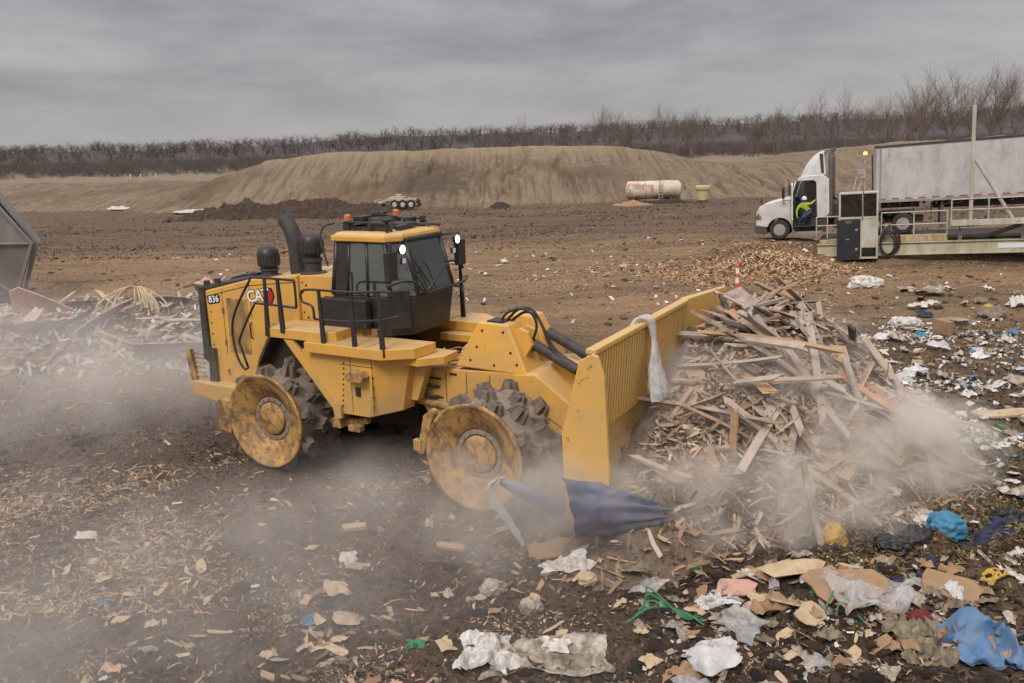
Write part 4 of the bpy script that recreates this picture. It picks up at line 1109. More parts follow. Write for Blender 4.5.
b = MB(); b.bb((-.4, -.95, .55), (-6.6, -.8, .85)); b.bb((-.4, -1.7, .55), (-6.6, -1.55, .85)); b.bb((-2.4, -.6, .9), (-2.9, -1.9, 1.6)); b.bb((-4.7, -1.9, .9), (-6.0, -.6, 1.1)); b.bb((-2.6, -.1, .45), (-3.9, -.75, .98)); b.bb((-4.1, -.05, 1.1), (-5.0, -.65, 1.16)); b.bb((-5.2, -.05, 1.12), (-6.2, -.65, 1.18)); b.build('chassis_rails', M['black_flat'], truck, .01)
b = MB()
for k in range(4): b.tube(smooth_path([(-2.35, -.9 - k * .2, 2.2 - k * .08), (-2.9, -.9 - k * .2, 1.6), (-3.6, -1 - k * .1, 1.7), (-4.35, -1.0 - k * .12, 2.0)], 5), .025, 6)
b.build('air_line', M['hose'], truck, smooth=True)

trailer = tag(empty('trailer', TRUCK, TROT), 'long grimy white aluminium refuse trailer behind the white tractor unit', 'trailer')
def ztop(x): return 4.27 + (-4.4 - x) * .012
b = MB(); b.loft([(-4.42, 0, 1.66), (-17.6, 0, 1.66), (-17.6, -2.5, 1.66), (-4.42, -2.5, 1.66)], [(-4.42, 0, ztop(-4.4)), (-17.6, 0, ztop(-17.6)), (-17.6, -2.5, ztop(-17.6)), (-4.42, -2.5, ztop(-4.4))])
k = NT('trailer_side')
tc = k.n('ShaderNodeTexCoord').outputs['Object']
sxy = k.n('ShaderNodeSeparateXYZ'); k.l(tc, sxy.inputs[0])
n1 = k.noise(tc, .45, 5, .6); n2 = k.noise(k.mapping(tc, (1.1, 1, .6)), 1.6, 8, .75, .3); n3 = k.noise(tc, 14, 5, .7)
br = k.n('ShaderNodeTexBrick'); cbm = k.n('ShaderNodeCombineXYZ'); k.l(sxy.outputs[0], cbm.inputs[0]); k.l(sxy.outputs[2], cbm.inputs[1]); k.l(cbm.outputs[0], br.inputs['Vector'])
br.inputs['Scale'].default_value = 1; br.inputs['Brick Width'].default_value = 1.22; br.inputs['Row Height'].default_value = .30; br.inputs['Mortar Size'].default_value = .008; br.offset = 0
c = k.mixc(n1, S(172, 169, 166), S(212, 210, 207))
c = k.mixc(k.ramp(n2, [(.46, 0), (.74, .65)]), c, S(130, 121, 112))
c = k.mixc(k.ramp(n3, [(.66, 0), (.75, .5)]), c, S(110, 98, 88))
c = k.mixc(k.math('MULTIPLY', br.outputs['Fac'], k.math('MULTIPLY', n2, .45)), c, S(128, 120, 112))
M['trailer'] = k.fin(k.bsdf(c, .55, .1, k.bump(k.math('ADD', k.math('MULTIPLY', n1, 1.0), k.math('MULTIPLY', br.outputs['Fac'], -.4)), .25, .05)))
tb_ = b.build('box_body', M['trailer'], trailer, .02)
b = MB(); 
b.loft([(-4.38, .03, ztop(-4.4) - .07), (-17.6, .03, ztop(-17.6) - .07), (-17.6, -2.53, ztop(-17.6) - .07), (-4.38, -2.53, ztop(-4.4) - .07)], [(-4.38, .03, ztop(-4.4) + .03), (-17.6, .03, ztop(-17.6) + .03), (-17.6, -2.53, ztop(-17.6) + .03), (-4.38, -2.53, ztop(-4.4) + .03)]); b.build('top_rail', M['black_flat'], tb_)
b = MB(); b.bb((-4.36, .025, 1.60), (-17.6, -2.525, 1.74)); b.build('bottom_rail', M['alu'], tb_, .01)
b = MB()
for i in range(22): b.bb((-4.6 - i * .58, .027, 1.745), (-4.92 - i * .58, .03, 1.80))
b.build('reflector_tape', M['red'], tb_)
b = MB()
for x in (-4.40, -4.62): b.bb((x, .0, 1.7), (x - .08, .035, 4.2))
b.bb((-4.46, -2.4, 1.7), (-4.36, -.1, 4.24)); b.bb((-5.0, .004, 3.75), (-5.06, .02, 4.2)); b.build('corner_post', M['alu'], tb_)
b = MB(); b.tube([(-4.32, -.3, 1.9), (-4.28, -.3, 3.9)], .03, 6); b.tube([(-4.32, -.6, 1.9), (-4.28, -.6, 3.9)], .03, 6)
for i in range(7): b.tube([(-4.3, -.3, 2.1 + i * .28), (-4.3, -.6, 2.1 + i * .28)], .018, 6)
b.build('ladder', M['black_flat'], trailer)
b = MB()
for i in range(24): b.bb((-5.0 - i * .52, -.06, 1.46), (-5.08 - i * .52, -2.44, 1.6))
b.bb((-7.0, -.8, 1.2), (-17.4, -.95, 1.47)); b.bb((-7.0, -1.7, 1.2), (-17.4, -1.55, 1.47)); b.bb((-4.7, -1.9, 1.3), (-6.4, -.6, 1.5))
b.build('under_frame', M['black_flat'], trailer)
for s in (-.35, -2.15):
    b = MB(); b.bb((-7.3, s - .08, .35), (-7.45, s + .08, 1.5)); b.box((-7.37, s, .32), (.3, .3, .05)); b.tube([(-7.4, s, 1.4), (-8.2, s, 1.45)], .04, 6); b.build('landing_leg', M['grey_steel'], trailer)
b = MB(); b.prism([(-6.9, 1.46), (-6.9, 1.0), (-6.95, 1.0), (-6.95, 1.46)], -.15, -.9); b.build('mud_flap', M['rubber'], trailer)
for x in (-14.6, -15.9):
    tyre_wheel(trailer, x, 0, .55, .5, .6); e = tyre_wheel(trailer, x, -2.5, .55, .5, .6); e.rotation_euler[2] = PI

# tipping platform
plat = tag(empty('tipping_platform', TRUCK, TROT), 'cream steel lorry tipping platform with railings, catwalk and tall mast', 'platform')
b = MB()
for y0 in (1.25, -3.75):
    b.bb((-1.9, y0 - .16, -.80), (-18, y0 + .10, -.74)); b.bb((-1.9, y0 - .16, -.24), (-18, y0 + .12, -.18)); b.bb((-1.9, y0 - .04, -.745), (-18, y0 + .04, -.235))
    for i in range(12): b.bb((-3.5 - i * 1.3, y0 - .12, -.74), (-3.54 - i * 1.3, y0 + .05, -.24))
b.build('main_beam', M['cream'], plat, .01)
b = MB(); b.bb((-4.9, .2, -.18), (-18, -2.7, -.02)); b.prism([(-1.9, -.22), (-4.9, -.18), (-4.9, -.02), (-1.9, -.06)], .25, -2.75); b.build('deck', M['silver_dark'], plat, .01)
b = MB(); b.bb((-4.9, .9, -.17), (-7.55, 1.28, .12)); b.prism([(-2.0, -.17), (-4.9, -.17), (-4.9, .12), (-2.0, -.02)], .9, 1.28); b.build('kerb_plate', surf('rusty_cream', S(200, 192, 160), .65, var=.1, dust=S(140, 120, 90), amt=.4, rust=S(176, 110, 48), rust_amt=.5, streak=True), plat, .01)
b = MB()
for i in range(10): b.bb((-4.2 - i * 1.35, 1.1, -.72), (-4.32 - i * 1.35, -3.7, -.30))
b.build('cross_beam', M['black_flat'], plat)
b = MB(); b.bb((-7.65, 1.0, .58), (-18, 1.9, .68)); b.bb((-7.65, 1.88, .54), (-18, 1.94, .80)); b.bb((-7.62, 1.0, .54), (-7.68, 1.94, .80))
for x in (-8.0, -10.5, -13, -15.5): b.bb((x, 1.05, -.2), (x - .16, 1.2, .58)); b.bb((x, 1.2, .42), (x - .6, 1.85, .58))
cw = b.build('catwalk', M['white_dirty'], plat, .01)
def railing(x0, x1, y, z0, z1, mids, n, m='white_dirty', zz=None):
    b = MB()
    for i in range(n):
        x = x0 + (x1 - x0) * i / (n - 1); b.tube([(x, y, z0), (x, y, z1)], .03, 8)
    for z in [z1] + mids: b.tube([(x0, y, z), (x1, y, z)], .028, 8)
    return b.build('railing', M[m], plat)
railing(-7.65, -17.9, 1.9, .8, 1.72, [1.25], 8)
railing(-4.75, -7.53, 1.22, .1, 1.2, [.62], 3)
railing(-1.85, -2.85, 1.22, .1, 1.12, [.70], 3)
b = MB(); b.box((-8.42, 1.82, 3.25), (.15, .15, 5.0)); b.tube([(-8.42, 1.82, 5.75), (-8.42, 1.82, 6.0)], .03, 6); mast = b.build('mast', M['white_dirty'], plat, .01)
b = MB(); b.tube([(-8.48, 1.82, 3.5), (-10.1, 1.82, .72)], .075, 8); b.build('mast_brace', M['white_dirty'], mast)
for x in (-8.9, -11.2):
    b = MB(); b.tube([(x, .9, -.15), (x - 1.8, .9, .5)], .11, 12); b.build('lift_ram', M['grey_steel'], plat)
b = MB(); b.bb((-9.6, 1.29, -.58), (-11.2, 1.31, -.36)); b.build('blank_sign', M['logo_white'], plat)

cabinet = tag(empty('control_cabinet', TRUCK, TROT), 'white control cabinet with dark windows and navy door beside the tipping platform', 'cabinet')
y0, y1 = 1.35, 2.3
b = MB()
b.bb((-2.92, y0, -.82), (-4.62, y1, -.76)); b.bb((-2.92, y0, 2.2), (-4.62, y1, 2.28)); b.bb((-2.92, y0, -.8), (-3.0, y1, 2.24)); b.bb((-4.54, y0, -.8), (-4.62, y1, 2.24)); b.bb((-2.92, y0, -.8), (-4.62, y0 + .05, 2.24))
b.bb((-3.0, y1 - .06, 1.05), (-4.54, y1, 1.15)); b.bb((-3.86, y1 - .06, -.3), (-4.54, y1 - .01, 1.07)); b.bb((-3.92, y1 - .07, 1.1), (-3.99, y1 - .005, 2.2)); b.bb((-3.86, y1 - .06, -.8), (-3.92, y1 - .005, 1.06))
b.build('case', M['white_dirty'], cabinet, .012)
b = MB(); b.bb((-3.0, y1 - .05, 1.15), (-3.92, y1 - .03, 2.2)); b.build('window', M['glass_dark'], cabinet)
b = MB(); b.bb((-3.99, y1 - .05, 1.15), (-4.54, y1 - .03, 2.2)); b.build('window', M['glass_dark'], cabinet)
b = MB(); b.bb((-2.84, y1 + .0, -.86), (-3.84, y1 + .07, 1.04)); dr = b.build('door', M['navy'], cabinet, .015)
for z in (.55, -.35):
    b = MB(); b.lathe([(.06, 0), (.06, .03), (0, .035)], (-3.70, y1 + .07, z), 'y', 12); b.build('latch', M['alu'], dr)
b = MB(); b.box((-3.3, y1 + .075, .12), (.18, .02, .03)); b.build('handle', M['alu'], dr)
b = MB(); b.box((-3.35, y1 + .072, .92), (.26, .01, .12)); b.build('small_label', M['grey_steel'], dr)
b = MB(); b.bb((-3.1, y0 + .1, .2), (-4.4, y0 + .5, 2.0)); b.bb((-3.3, y0 + .5, 1.3), (-3.7, y0 + .55, 1.7)); b.build('switchgear', M['grey_steel'], cabinet)
b = MB(); b.tube(smooth_path([(-3.98, y1 + .02, 2.5), (-3.96, y1 + .03, 1.6), (-3.95, y1 + .04, 1.0)], 4), .02, 6); b.tube(smooth_path([(-4.0, y0 + .4, 2.9), (-3.98, y0 + .8, 2.7), (-3.98, y1 + .02, 2.5)], 4), .02, 6); b.build('cable', M['grey_steel'], cabinet)
b = MB(); b.tube([(-3.98, y0 + .4, 2.28), (-4.02, y0 + .4, 3.95)], .035, 8); b.tube([(-3.7, y0 + .4, 2.28), (-4.0, y0 + .4, 3.0)], .025, 6); b.tube([(-3.5, y0 + .4, 2.28), (-3.65, y0 + .4, 2.9), (-3.75, y0 + .4, 3.3)], .025, 6)
lp = b.build('lamp_pole', M['white_dirty'], cabinet)
b = MB(); b.box((-3.82, y0 + .4, 3.18), (.3, .3, .26)); b.box((-3.95, y0 + .42, 3.05), (.2, .2, .34)); b.build('junction_box', M['alu'], lp, .01)
b = MB(); b.lathe([(.06, 0), (.09, .02), (.08, .12), (.03, .16), (0, .165)], (-4.02, y0 + .4, 3.95), n=14); b.build('warning_lamp', M['beacon_on'], lp)
hc = tag(empty('hose_coil', TRUCK, TROT), 'black coiled hose hanging on the platform beside the control cabinet', 'hose')
for k in range(5):
    rx, rz = .42 - .03 * k + .02 * (k % 2), .66 - .05 * k
    b = MB(); b.tube([(-5.15 + .03 * k + rx * math.cos(t), 1.42 + .03 * k, -.1 - .04 * k + rz * math.sin(t)) for t in [2 * PI * i / 28 for i in range(29)]], .03, 6); b.build('hose_loop', M['hose'], hc, smooth=True)
b = MB(); b.tube([(-5.1, 1.3, .62), (-5.1, 1.55, .62)], .04, 8); b.build('hanger', M['black'], hc)

# worker sitting sideways in the open doorway
J = dict(pelvis=(-1.42, -.12, 1.30), waist=(-1.30, -.06, 1.46), chest=(-1.13, .02, 1.66), neck=(-1.13, .06, 1.80), chin=(-1.16, .09, 1.86), head=(-1.18, .11, 1.94), crown=(-1.18, .11, 2.02),
         shl=(-1.32, .08, 1.72), ell=(-1.50, .12, 1.72), wrl=(-1.66, .02, 1.86), hal=(-1.72, -.02, 1.90), shr=(-.94, .08, 1.64), elr=(-.83, .14, 1.40), wrr=(-.84, .24, 1.18), har=(-.85, .26, 1.10),
         hil=(-1.46, .0, 1.28), knl=(-1.38, .38, 1.26), anl=(-1.16, .08, .76), tol=(-1.10, .20, .70), hir=(-1.28, .0, 1.24), knr=(-1.16, .36, 1.10), anr=(-1.0, .06, .75), tor=(-.95, .18, .70))
RADW = {k_: (tuple(q * 1.25 for q in v_) if isinstance(v_, tuple) else v_ * 1.25) for k_, v_ in RAD.items()}
for k_ in ('chin', 'head', 'crown', 'hal', 'har', 'neck'): RADW[k_] = RAD[k_]
CLOTHW = dict(CLOTH, wrl='hivis', wrr='hivis')
person(J, CLOTHW, 'worker in lime jacket, jeans and white hard hat in the open lorry doorway', TRUCK, TROT, RADW, face_dir=(-.1, 1, -.1))

# ------------------------------------------------------------------ debris heap in front of the blade
ch, sh = math.cos(HEAD), math.sin(HEAD)
VX = np.array([ch, sh]); UY = np.array([-sh, ch])
BC = np.array([MACH.x, MACH.y]) + VX * 4.95 + UY * .35
def heap_raw(u, v):
    Hh = np.interp(u, [-4.2, -3.2, -2.2, -1.2, -.2, .8, 1.8, 2.8, 3.6, 4.6, 5.6, 6.6], [0, .4, .85, 1.3, 1.75, 2.2, 2.65, 2.98, 2.85, 1.9, .7, 0])
    vmax = np.interp(u, [-4, -2, 0, 1.5, 3, 5, 6.6], [1.6, 2.4, 4.0, 5.2, 5.4, 4.4, 2.2])
    t = np.clip(v / vmax, -.6, 1)
    sp = np.where(t < 0, 1 + t * 2.2, np.where(t < .2, .9 + t * .5, 1 - sst(.15, 1.05, t) * (1 + .0 * t)))
    return Hh * np.clip(sp, 0, 1)
def heap_uv(x, y):
    d = np.stack([np.asarray(x, float) - BC[0], np.asarray(y, float) - BC[1]], -1)
    return d @ UY, d @ VX
def heap(x, y):
    u, v = heap_uv(x, y)
    h = heap_raw(u, v)
    return h + sst(0, .6, h) * (.20 * fbm(u / .9, v / .9, 61, 3) + .08 * vn(u / .25, v / .25, 66))
def top(x, y):
    return float(max(gz(x, y), gz0(x, y) - .05 + heap(x, y)))
uu = np.arange(-4.4, 6.9, .07); vv = np.arange(-.55, 6.6, .07)
UU, VV = np.meshgrid(uu, vv)
PX = BC[0] + UU * UY[0] + VV * VX[0]; PY = BC[1] + UU * UY[1] + VV * VX[1]
def rubble_material():
    k = NT('heap_soil')
    g = k.n('ShaderNodeNewGeometry').outputs['Position']
    f = k.noise(g, 11, 8, .75); m = k.noise(g, 2.2, 6, .65, .5)
    a = k.mixc(k.ramp(f, [(.3, 0), (.7, 1)]), S(74, 60, 50), S(160, 136, 116))
    bb = k.mixc(k.ramp(f, [(.3, 0), (.7, 1)]), S(92, 78, 66), S(168, 148, 128))
    return k.fin(k.bsdf(k.mixc(k.ramp(m, [(.4, 0), (.62, 1)]), a, bb), .95, 0, k.bump(f, 1, .08)))
rub = link('debris_heap', grid_mesh('debris_heap', PX, PY, gz0(PX, PY) - .09 + heap(PX, PY)), rubble_material())
tag(rub, 'brown soil and crushed debris heaped up against the blade', 'debris heap', kind='stuff')

def plank_mesh(L_, w, t, seed, ragged=.05):
    r = random.Random(seed); n = 5
    vs = []; fs = []
    bow = r.uniform(-.03, .03) * L_; tw = r.uniform(-.15, .15)
    for i in range(n + 1):
        x = (i / n - .5) * L_
        wob = bow * (1 - (2 * i / n - 1) ** 2)
        for k_, (a, c) in enumerate(((-1, -1), (1, -1), (1, 1), (-1, 1))):
            e = r.uniform(-ragged, ragged) * 2.2 if i in (0, n) else 0
            aa = tw * (i / n - .5)
            yy = a * w / 2 * (1 + r.uniform(-.06, .06)); zz = c * t / 2
            vs.append((x + e, yy * math.cos(aa) - zz * math.sin(aa), zz * math.cos(aa) + yy * math.sin(aa) + wob))
    for i in range(n):
        for k_ in range(4):
            k2 = (k_ + 1) % 4
            fs.append((i * 4 + k_, i * 4 + k2, i * 4 + 4 + k2, i * 4 + 4 + k_))
    fs += [(3, 2, 1, 0), tuple(n * 4 + q for q in range(4))]
    return MB().add(vs, fs).mesh('wood_plank')
def panel_mesh(L_, w, t, seed):
    r = random.Random(seed); m = 11
    pts = []
    for i in range(m):
        a = 2 * PI * i / m
        q = max(abs(math.cos(a)), abs(math.sin(a)))
        k_ = r.uniform(.78, 1.02)
        pts.append((math.cos(a) / q * L_ / 2 * k_, math.sin(a) / q * w / 2 * k_))
    bend = r.uniform(-.15, .15)
    lo = [(x, y, -t / 2 + bend * x * x + r.uniform(-.01, .01)) for x, y in pts]; hi = [(x, y, t / 2 + bend * x * x) for x, y in pts]
    return MB().loft(lo, hi).mesh('scrap_board')
PLK = [plank_mesh(*a, seed=i) for i, a in enumerate([(.6, .09, .035), (.9, .07, .04), (1.1, .10, .03), (1.3, .06, .045), (1.5, .09, .04), (1.8, .09, .04), (2.2, .10, .045), (.8, .15, .022), (1.2, .17, .022), (.5, .13, .02), (1.0, .045, .03), (1.5, .05, .03)])]
def place(name, me, mat, loc, direction, roll, label, cat, group=None, kind=None):
    d = Vector(direction).normalized()
    q = d.to_track_quat('X', 'Z')
    o = bpy.data.objects.new(name, me); COL.objects.link(o)
    if mat:
        if not me.materials: me.materials.append(mat)
        elif me.materials[0] != mat:
            o.material_slots[0].link = 'OBJECT'; o.material_slots[0].material = mat
    o.location = loc
    o.rotation_mode = 'QUATERNION'
    from mathutils import Quaternion
    o.rotation_quaternion = q @ Quaternion((1, 0, 0), roll)
    return tag(o, label, cat, group, kind)

def heap_dir(x, y, yaw, spread=.35):
    e = .25
    dx, dy = math.cos(yaw), math.sin(yaw)
    s = (top(x + dx * e, y + dy * e) - top(x - dx * e, y - dy * e)) / (2 * e)
    return Vector((dx, dy, max(-1.2, min(1.2, s)) + rnd.gauss(0, spread)))
cnt = 0
while cnt < 165:
    u = rnd.uniform(-2.6, 5.4); v = rnd.uniform(.15, 5.6)
    if rnd.random() < .55: u = rnd.gauss(2.0, 1.4); v = abs(rnd.gauss(1.5, 1.2)) + .1
    p = BC + UY * u + VX * v
    h = float(heap_raw(np.array(u), np.array(v)))
    if h < .12 or (u < -.8 and rnd.random() < .7): continue
    me = rnd.choice(PLK)
    yaw = rnd.gauss(R(-20), .7) if rnd.random() < .65 else rnd.uniform(0, PI)
    z = top(p[0], p[1]) + rnd.uniform(-.02, .14)
    mt = M['wood'] if rnd.random() < .84 else (M['wood_dark'] if rnd.random() < .6 else M['wood_fresh'])
    place('wood_plank', me, mt, (p[0], p[1], z), heap_dir(p[0], p[1], yaw, .28), rnd.uniform(-.7, .7),
          'splintered length of scrap wood jumbled in the dusty heap ahead of the blade', 'plank', 'scrap planks in the heap ahead of the blade').scale = (1.12, 1.35, 1.2)
    cnt += 1
PANM = [panel_mesh(rnd.uniform(.5, 1.0), rnd.uniform(.3, .6), .015, 40 + i) for i in range(6)]
for i in range(120):
    u = rnd.gauss(1.9, 1.7); v = abs(rnd.gauss(2.0, 1.5)) + .2
    if heap_raw(np.array(u), np.array(v)) < .2: continue
    p = BC + UY * u + VX * v
    z = top(p[0], p[1]) + .06
    d = heap_dir(p[0], p[1], rnd.uniform(0, 6.28), .3)
    place('scrap_board', PANM[i % 6], M[rnd.choice(['wood', 'wood', 'card', 'bag_grey', 'ply'])], (p[0], p[1], z), d, rnd.uniform(-.6, .6),
          'torn flat scrap of board lying among planks in the dusty heap', 'board', 'torn boards in the heap ahead of the blade')

def proj_at(x, y, z): return Vector((x, y, z))
def bu(u, v, z): 
    p = BC + UY * u + VX * v
    return Vector((p[0], p[1], z))
BIG = [plank_mesh(*a, seed=150 + i, ragged=.09) for i, a in enumerate([(1.5, .22, .03), (1.9, .16, .05), (2.3, .14, .06), (1.2, .3, .02), (2.7, .11, .05)])]
for i in range(24):
    u = rnd.gauss(1.9, 1.4); v = abs(rnd.gauss(1.9, 1.1)) + .3
    p = BC + UY * u + VX * v
    if heap_raw(np.array(u), np.array(v)) < .5: continue
    yaw = rnd.gauss(R(-15), .6)
    place('wood_plank', BIG[i % 5], M['wood_fresh'] if i % 3 == 0 else M['wood'], (p[0], p[1], top(p[0], p[1]) + rnd.uniform(.08, .22)), heap_dir(p[0], p[1], yaw, .22), rnd.uniform(-.6, .6),
          'broad broken board lying uppermost on the dusty heap ahead of the blade', 'plank', 'broad broken boards on top of the heap')
# pieces one can pick out of the heap
def longboard(a, c, w, t, mat, label, seed):
    a, c = Vector(a), Vector(c)
    me = plank_mesh((c - a).length, w, t, seed, .03)
    return place('wood_plank', me, M[mat], (a + c) / 2, c - a, rnd.uniform(-.3, .3), label, 'plank')
longboard((3.52, 12.75, .55), (3.50, 12.72, 1.92), .11, .05, 'wood_fresh', 'upright salmon-coloured post standing in the front of the heap', 71)
longboard((4.36, 12.0, 1.34), (4.52, 11.5, .16), .09, .045, 'wood', 'tan board leaning steeply at the near foot of the heap above the yellow bag', 72)
longboard((2.6, 13.1, .55), (4.95, 14.2, 2.0), .12, .05, 'wood_fresh', 'long reddish plank slanting up through the middle of the heap', 73)
longboard((2.3, 12.4, .25), (3.0, 11.2, .08), .16, .04, 'wood_fresh', 'wide board lying half in dust beside the blue corrugated sheet', 74)
longboard((2.05, 12.3, .2), (2.75, 11.25, .06), .10, .05, 'wood', 'narrower board parallel to the wide one beside the blue corrugated sheet', 75)
longboard((2.55, 12.4, .22), (3.4, 11.5, .06), .08, .04, 'wood_fresh', 'thin tan batten on the dusty ground left of the leaning board', 76)
longboard((5.35, 16.3, 2.35), (6.5, 15.2, 1.25), .10, .07, 'wood_dark', 'dark square beam pointing down the right flank of the heap', 77)
longboard((6.0, 15.3, 1.35), (6.95, 14.4, .55), .16, .04, 'wood', 'wide pale board pointing down the right flank of the heap', 78)
longboard((4.3, 15.5, 2.5), (4.05, 16.0, 3.2), .10, .06, 'wood_dark', 'short dark stake leaning toward the blade at the top of the heap', 79)
longboard((5.0, 16.9, 2.95), (6.3, 17.0, 2.3), .14, .06, 'wood_dark', 'dark beam lying across the far crest of the heap', 80)
longboard((4.4, 15.2, 2.2), (6.9, 15.9, 1.7), .14, .04, 'wood', 'long pink plank running level across the upper right of the heap', 81)
longboard((6.5, 16.0, 1.05), (8.4, 16.3, .85), .26, .12, 'wood', 'thick weathered plank stack end jutting right out of the heap', 82)
place('scrap_board', panel_mesh(.8, .62, .02, 90), M['wood_fresh'], (5.55, 16.7, 2.85), (.4, .5, .8), .4, 'tan square board sticking up at the top right of the heap', 'board')
place('scrap_board', panel_mesh(1.2, .6, .02, 91), M['bag_grey'], (4.2, 15.0, 2.25), (.9, -.3, .25), .5, 'pale grey torn sheet near the top middle of the heap', 'board')
place('scrap_board', panel_mesh(.9, .7, .02, 92), M['bag_grey'], (3.85, 13.0, .95), (.9, -.4, -.1), -.5, 'pale curled sheet low in the front of the heap beside the upright post', 'board')

# ------------------------------------------------------------------ sheets, bags and films
def crumple(name, sx, sy, amp, seed, n=54, loc=(0, 0), drape=True, edge=.18, fold=1.0):
    """an irregular creased sheet draped on the ground round loc; local coordinates"""
    t = np.linspace(-1, 1, n)
    A, B = np.meshgrid(t, t)
    e = 1 + edge * vn(A * 1.7 + seed, B * 1.7, seed) - edge
    x = A * sx / 2 * e + .08 * sx * vn(A * 2 + 9, B * 2, seed + 3); y = B * sy / 2 * e + .08 * sy * vn(A * 2, B * 2 + 5, seed + 4)
    r1_ = 1 - np.abs(vn(A * 1.6 + seed, B * 1.6, seed + 7)); r2_ = 1 - np.abs(vn(A * 3.6, B * 3.6 + seed, seed + 8)); r3_ = 1 - np.abs(vn(A * 8, B * 8, seed + 9))
    r4_ = 1 - np.abs(vn(A * 15 + B * 4, B * 9 - A * 5, seed + 11))
    z = amp * (r1_ * .7 + r2_ * .4 * fold + r3_ * .22 * fold + r4_ * .10 * fold - .45)
    z = z * (1 - .6 * np.maximum(np.abs(A), np.abs(B)) ** 4)
    if drape:
        xx, yy = x + loc[0], y + loc[1]
        g = np.maximum(gz(xx, yy), gz0(xx, yy) - .09 + heap(xx, yy))
        z = np.maximum(z, .012) + g - top(loc[0], loc[1])
    return grid_mesh(name, x, y, z, smooth=True)
def blob(name, sx, sy, sz, seed, rough=.28):
    import bmesh
    bm = bmesh.new(); bmesh.ops.create_icosphere(bm, subdivisions=5, radius=1)
    off = Vector((seed * 3.1, seed * 1.7, seed * 2.3))
    for v in bm.verts:
        p = v.co.copy()
        d = 1 + rough * mnoise.noise(p * 1.2 + off) + rough * .8 * (.5 - abs(mnoise.noise(p * 2.6 + off)) * 1.8) + rough * .22 * (.5 - abs(mnoise.noise(Vector((p.x * 8, p.y * 3, p.z * 5)) + off)) * 1.8) + rough * .15 * mnoise.noise(p * 13 + off)
        v.co = Vector((p.x * d * sx / 2, p.y * d * sy / 2, max(p.z * d, -.55) * sz / 1.5))
    for f in bm.faces: f.smooth = True
    me = bpy.data.meshes.new(name); bm.to_mesh(me); bm.free()
    return me
def lay(name, kind, x, y, size, mat, label, cat, seed, rz=0, amp=.15, dz=0, group=None):
    z = top(x, y)
    if kind == 's':
        me = crumple(name, size[0], size[1], amp, seed, loc=(x, y), fold=.55, edge=.32); o = link(name, me, M[mat], None, (x, y, z + dz))
    else:
        me = blob(name, *size, seed); o = link(name, me, M[mat], None, (x, y, z + size[2] * .22 + dz), (0, 0, rz))
    return tag(o, label, cat, group)

lay('plastic_sheet', 's', .25, 9.1, (2.0, .95), 'bag_grey', 'large grimy whitish sheet crumpled on the dark ground, lowest in front', 'sheet', 3, amp=.34)
lay('plastic_sheet', 's', -.38, 9.2, (.9, 1.0), 'bag_white', 'white crumpled film bunched against the grimy whitish sheet', 'sheet', 8, amp=.5)
lay('plastic_sheet', 's', .72, 11.2, (.85, .5), 'bag_white', 'pointed white scrap of sheet in front of the blue corrugated metal', 'sheet', 12, amp=.28)
lay('rubbish_bag', 'b', .16, 10.25, (.30, .24, .2), 'bag_grey', 'round pale lump on the dark soil between white scrap and lowest sheet', 'bag', 4)
lay('rubbish_bag', 'b', -.36, 10.7, (.36, .26, .2), 'bag_grey', 'pale mottled lump on the dark soil below the front wheel', 'bag', 5)
lay('rubbish_bag', 'b', .98, 10.75, (.26, .2, .16), 'ply', 'small tan lump right of the pointed white scrap', 'bag', 6)
lay('plastic_sheet', 's', -2.72, 9.95, (.42, .3), 'bag_cyan', 'blue crumpled plastic on the dark ground in front of the machine', 'sheet', 14, amp=.22)
lay('plastic_scrap', 's', -5.7, 10.5, (.16, .14), 'bag_cyan', 'tiny blue plastic scrap on the mulch at lower left', 'plastic scrap', 15, amp=.12)
lay('plastic_sheet', 's', -1.3, 9.45, (.35, .22), 'bag_green', 'small teal rag left of the lowest whitish sheet', 'rag', 16, amp=.12)
lay('rubbish_bag', 'b', 4.78, 11.75, (.46, .34, .36), 'bag_yellow', 'yellow plastic bag at the foot of the leaning tan board', 'bag', 7, .5)
lay('rubbish_bag', 'b', 6.5, 11.75, (.55, .42, .36), 'bag_cyan', 'bright blue bag beside the black bags at the heap\'s right', 'bag', 9)
lay('rubbish_bag', 'b', 5.95, 11.6, (.62, .36, .3), 'bag_black', 'black bag pressed against the left of the bright blue bag', 'bag', 10, .3)
lay('rubbish_bag', 'b', 5.55, 11.45, (.5, .34, .26), 'bag_black', 'second black bag, farther left of the bright blue bag', 'bag', 11, -.2)
lay('rubbish_bag', 'b', 7.6, 12.0, (.6, .4, .34), 'bag_black', 'black bag right of the bright blue bag among white scraps', 'bag', 13)
lay('plastic_sheet', 's', 7.1, 11.6, (1.3, .5), 'bag_navy', 'dark blue-green cloth stretched right of the bright blue bag', 'cloth', 17, amp=.16)
lay('plastic_sheet', 's', 5.35, 10.55, (.62, .2), 'bag_navy', 'narrow navy cloth strip on olive mulch above the clear film', 'cloth', 18, amp=.12)
lay('plastic_sheet', 's', 6.7, 12.6, (.8, .5), 'paper', 'bright white paper sheets above the bright blue bag', 'paper', 19, amp=.2)
lay('plastic_sheet', 's', 6.0, 12.0, (.8, .3), 'bag_white', 'white film strip above the black bags', 'sheet', 20, amp=.14)
lay('tarpaulin', 's', 5.55, 8.75, (1.5, 1.3), 'bag_blue', 'blue crumpled tarpaulin at the lower right corner', 'tarpaulin', 21, amp=.42)
lay('tarpaulin', 's', 4.85, 8.95, (.85, 1.1), 'bag_tan', 'muddy khaki creased tarpaulin left of the blue tarpaulin', 'tarpaulin', 22, amp=.42)
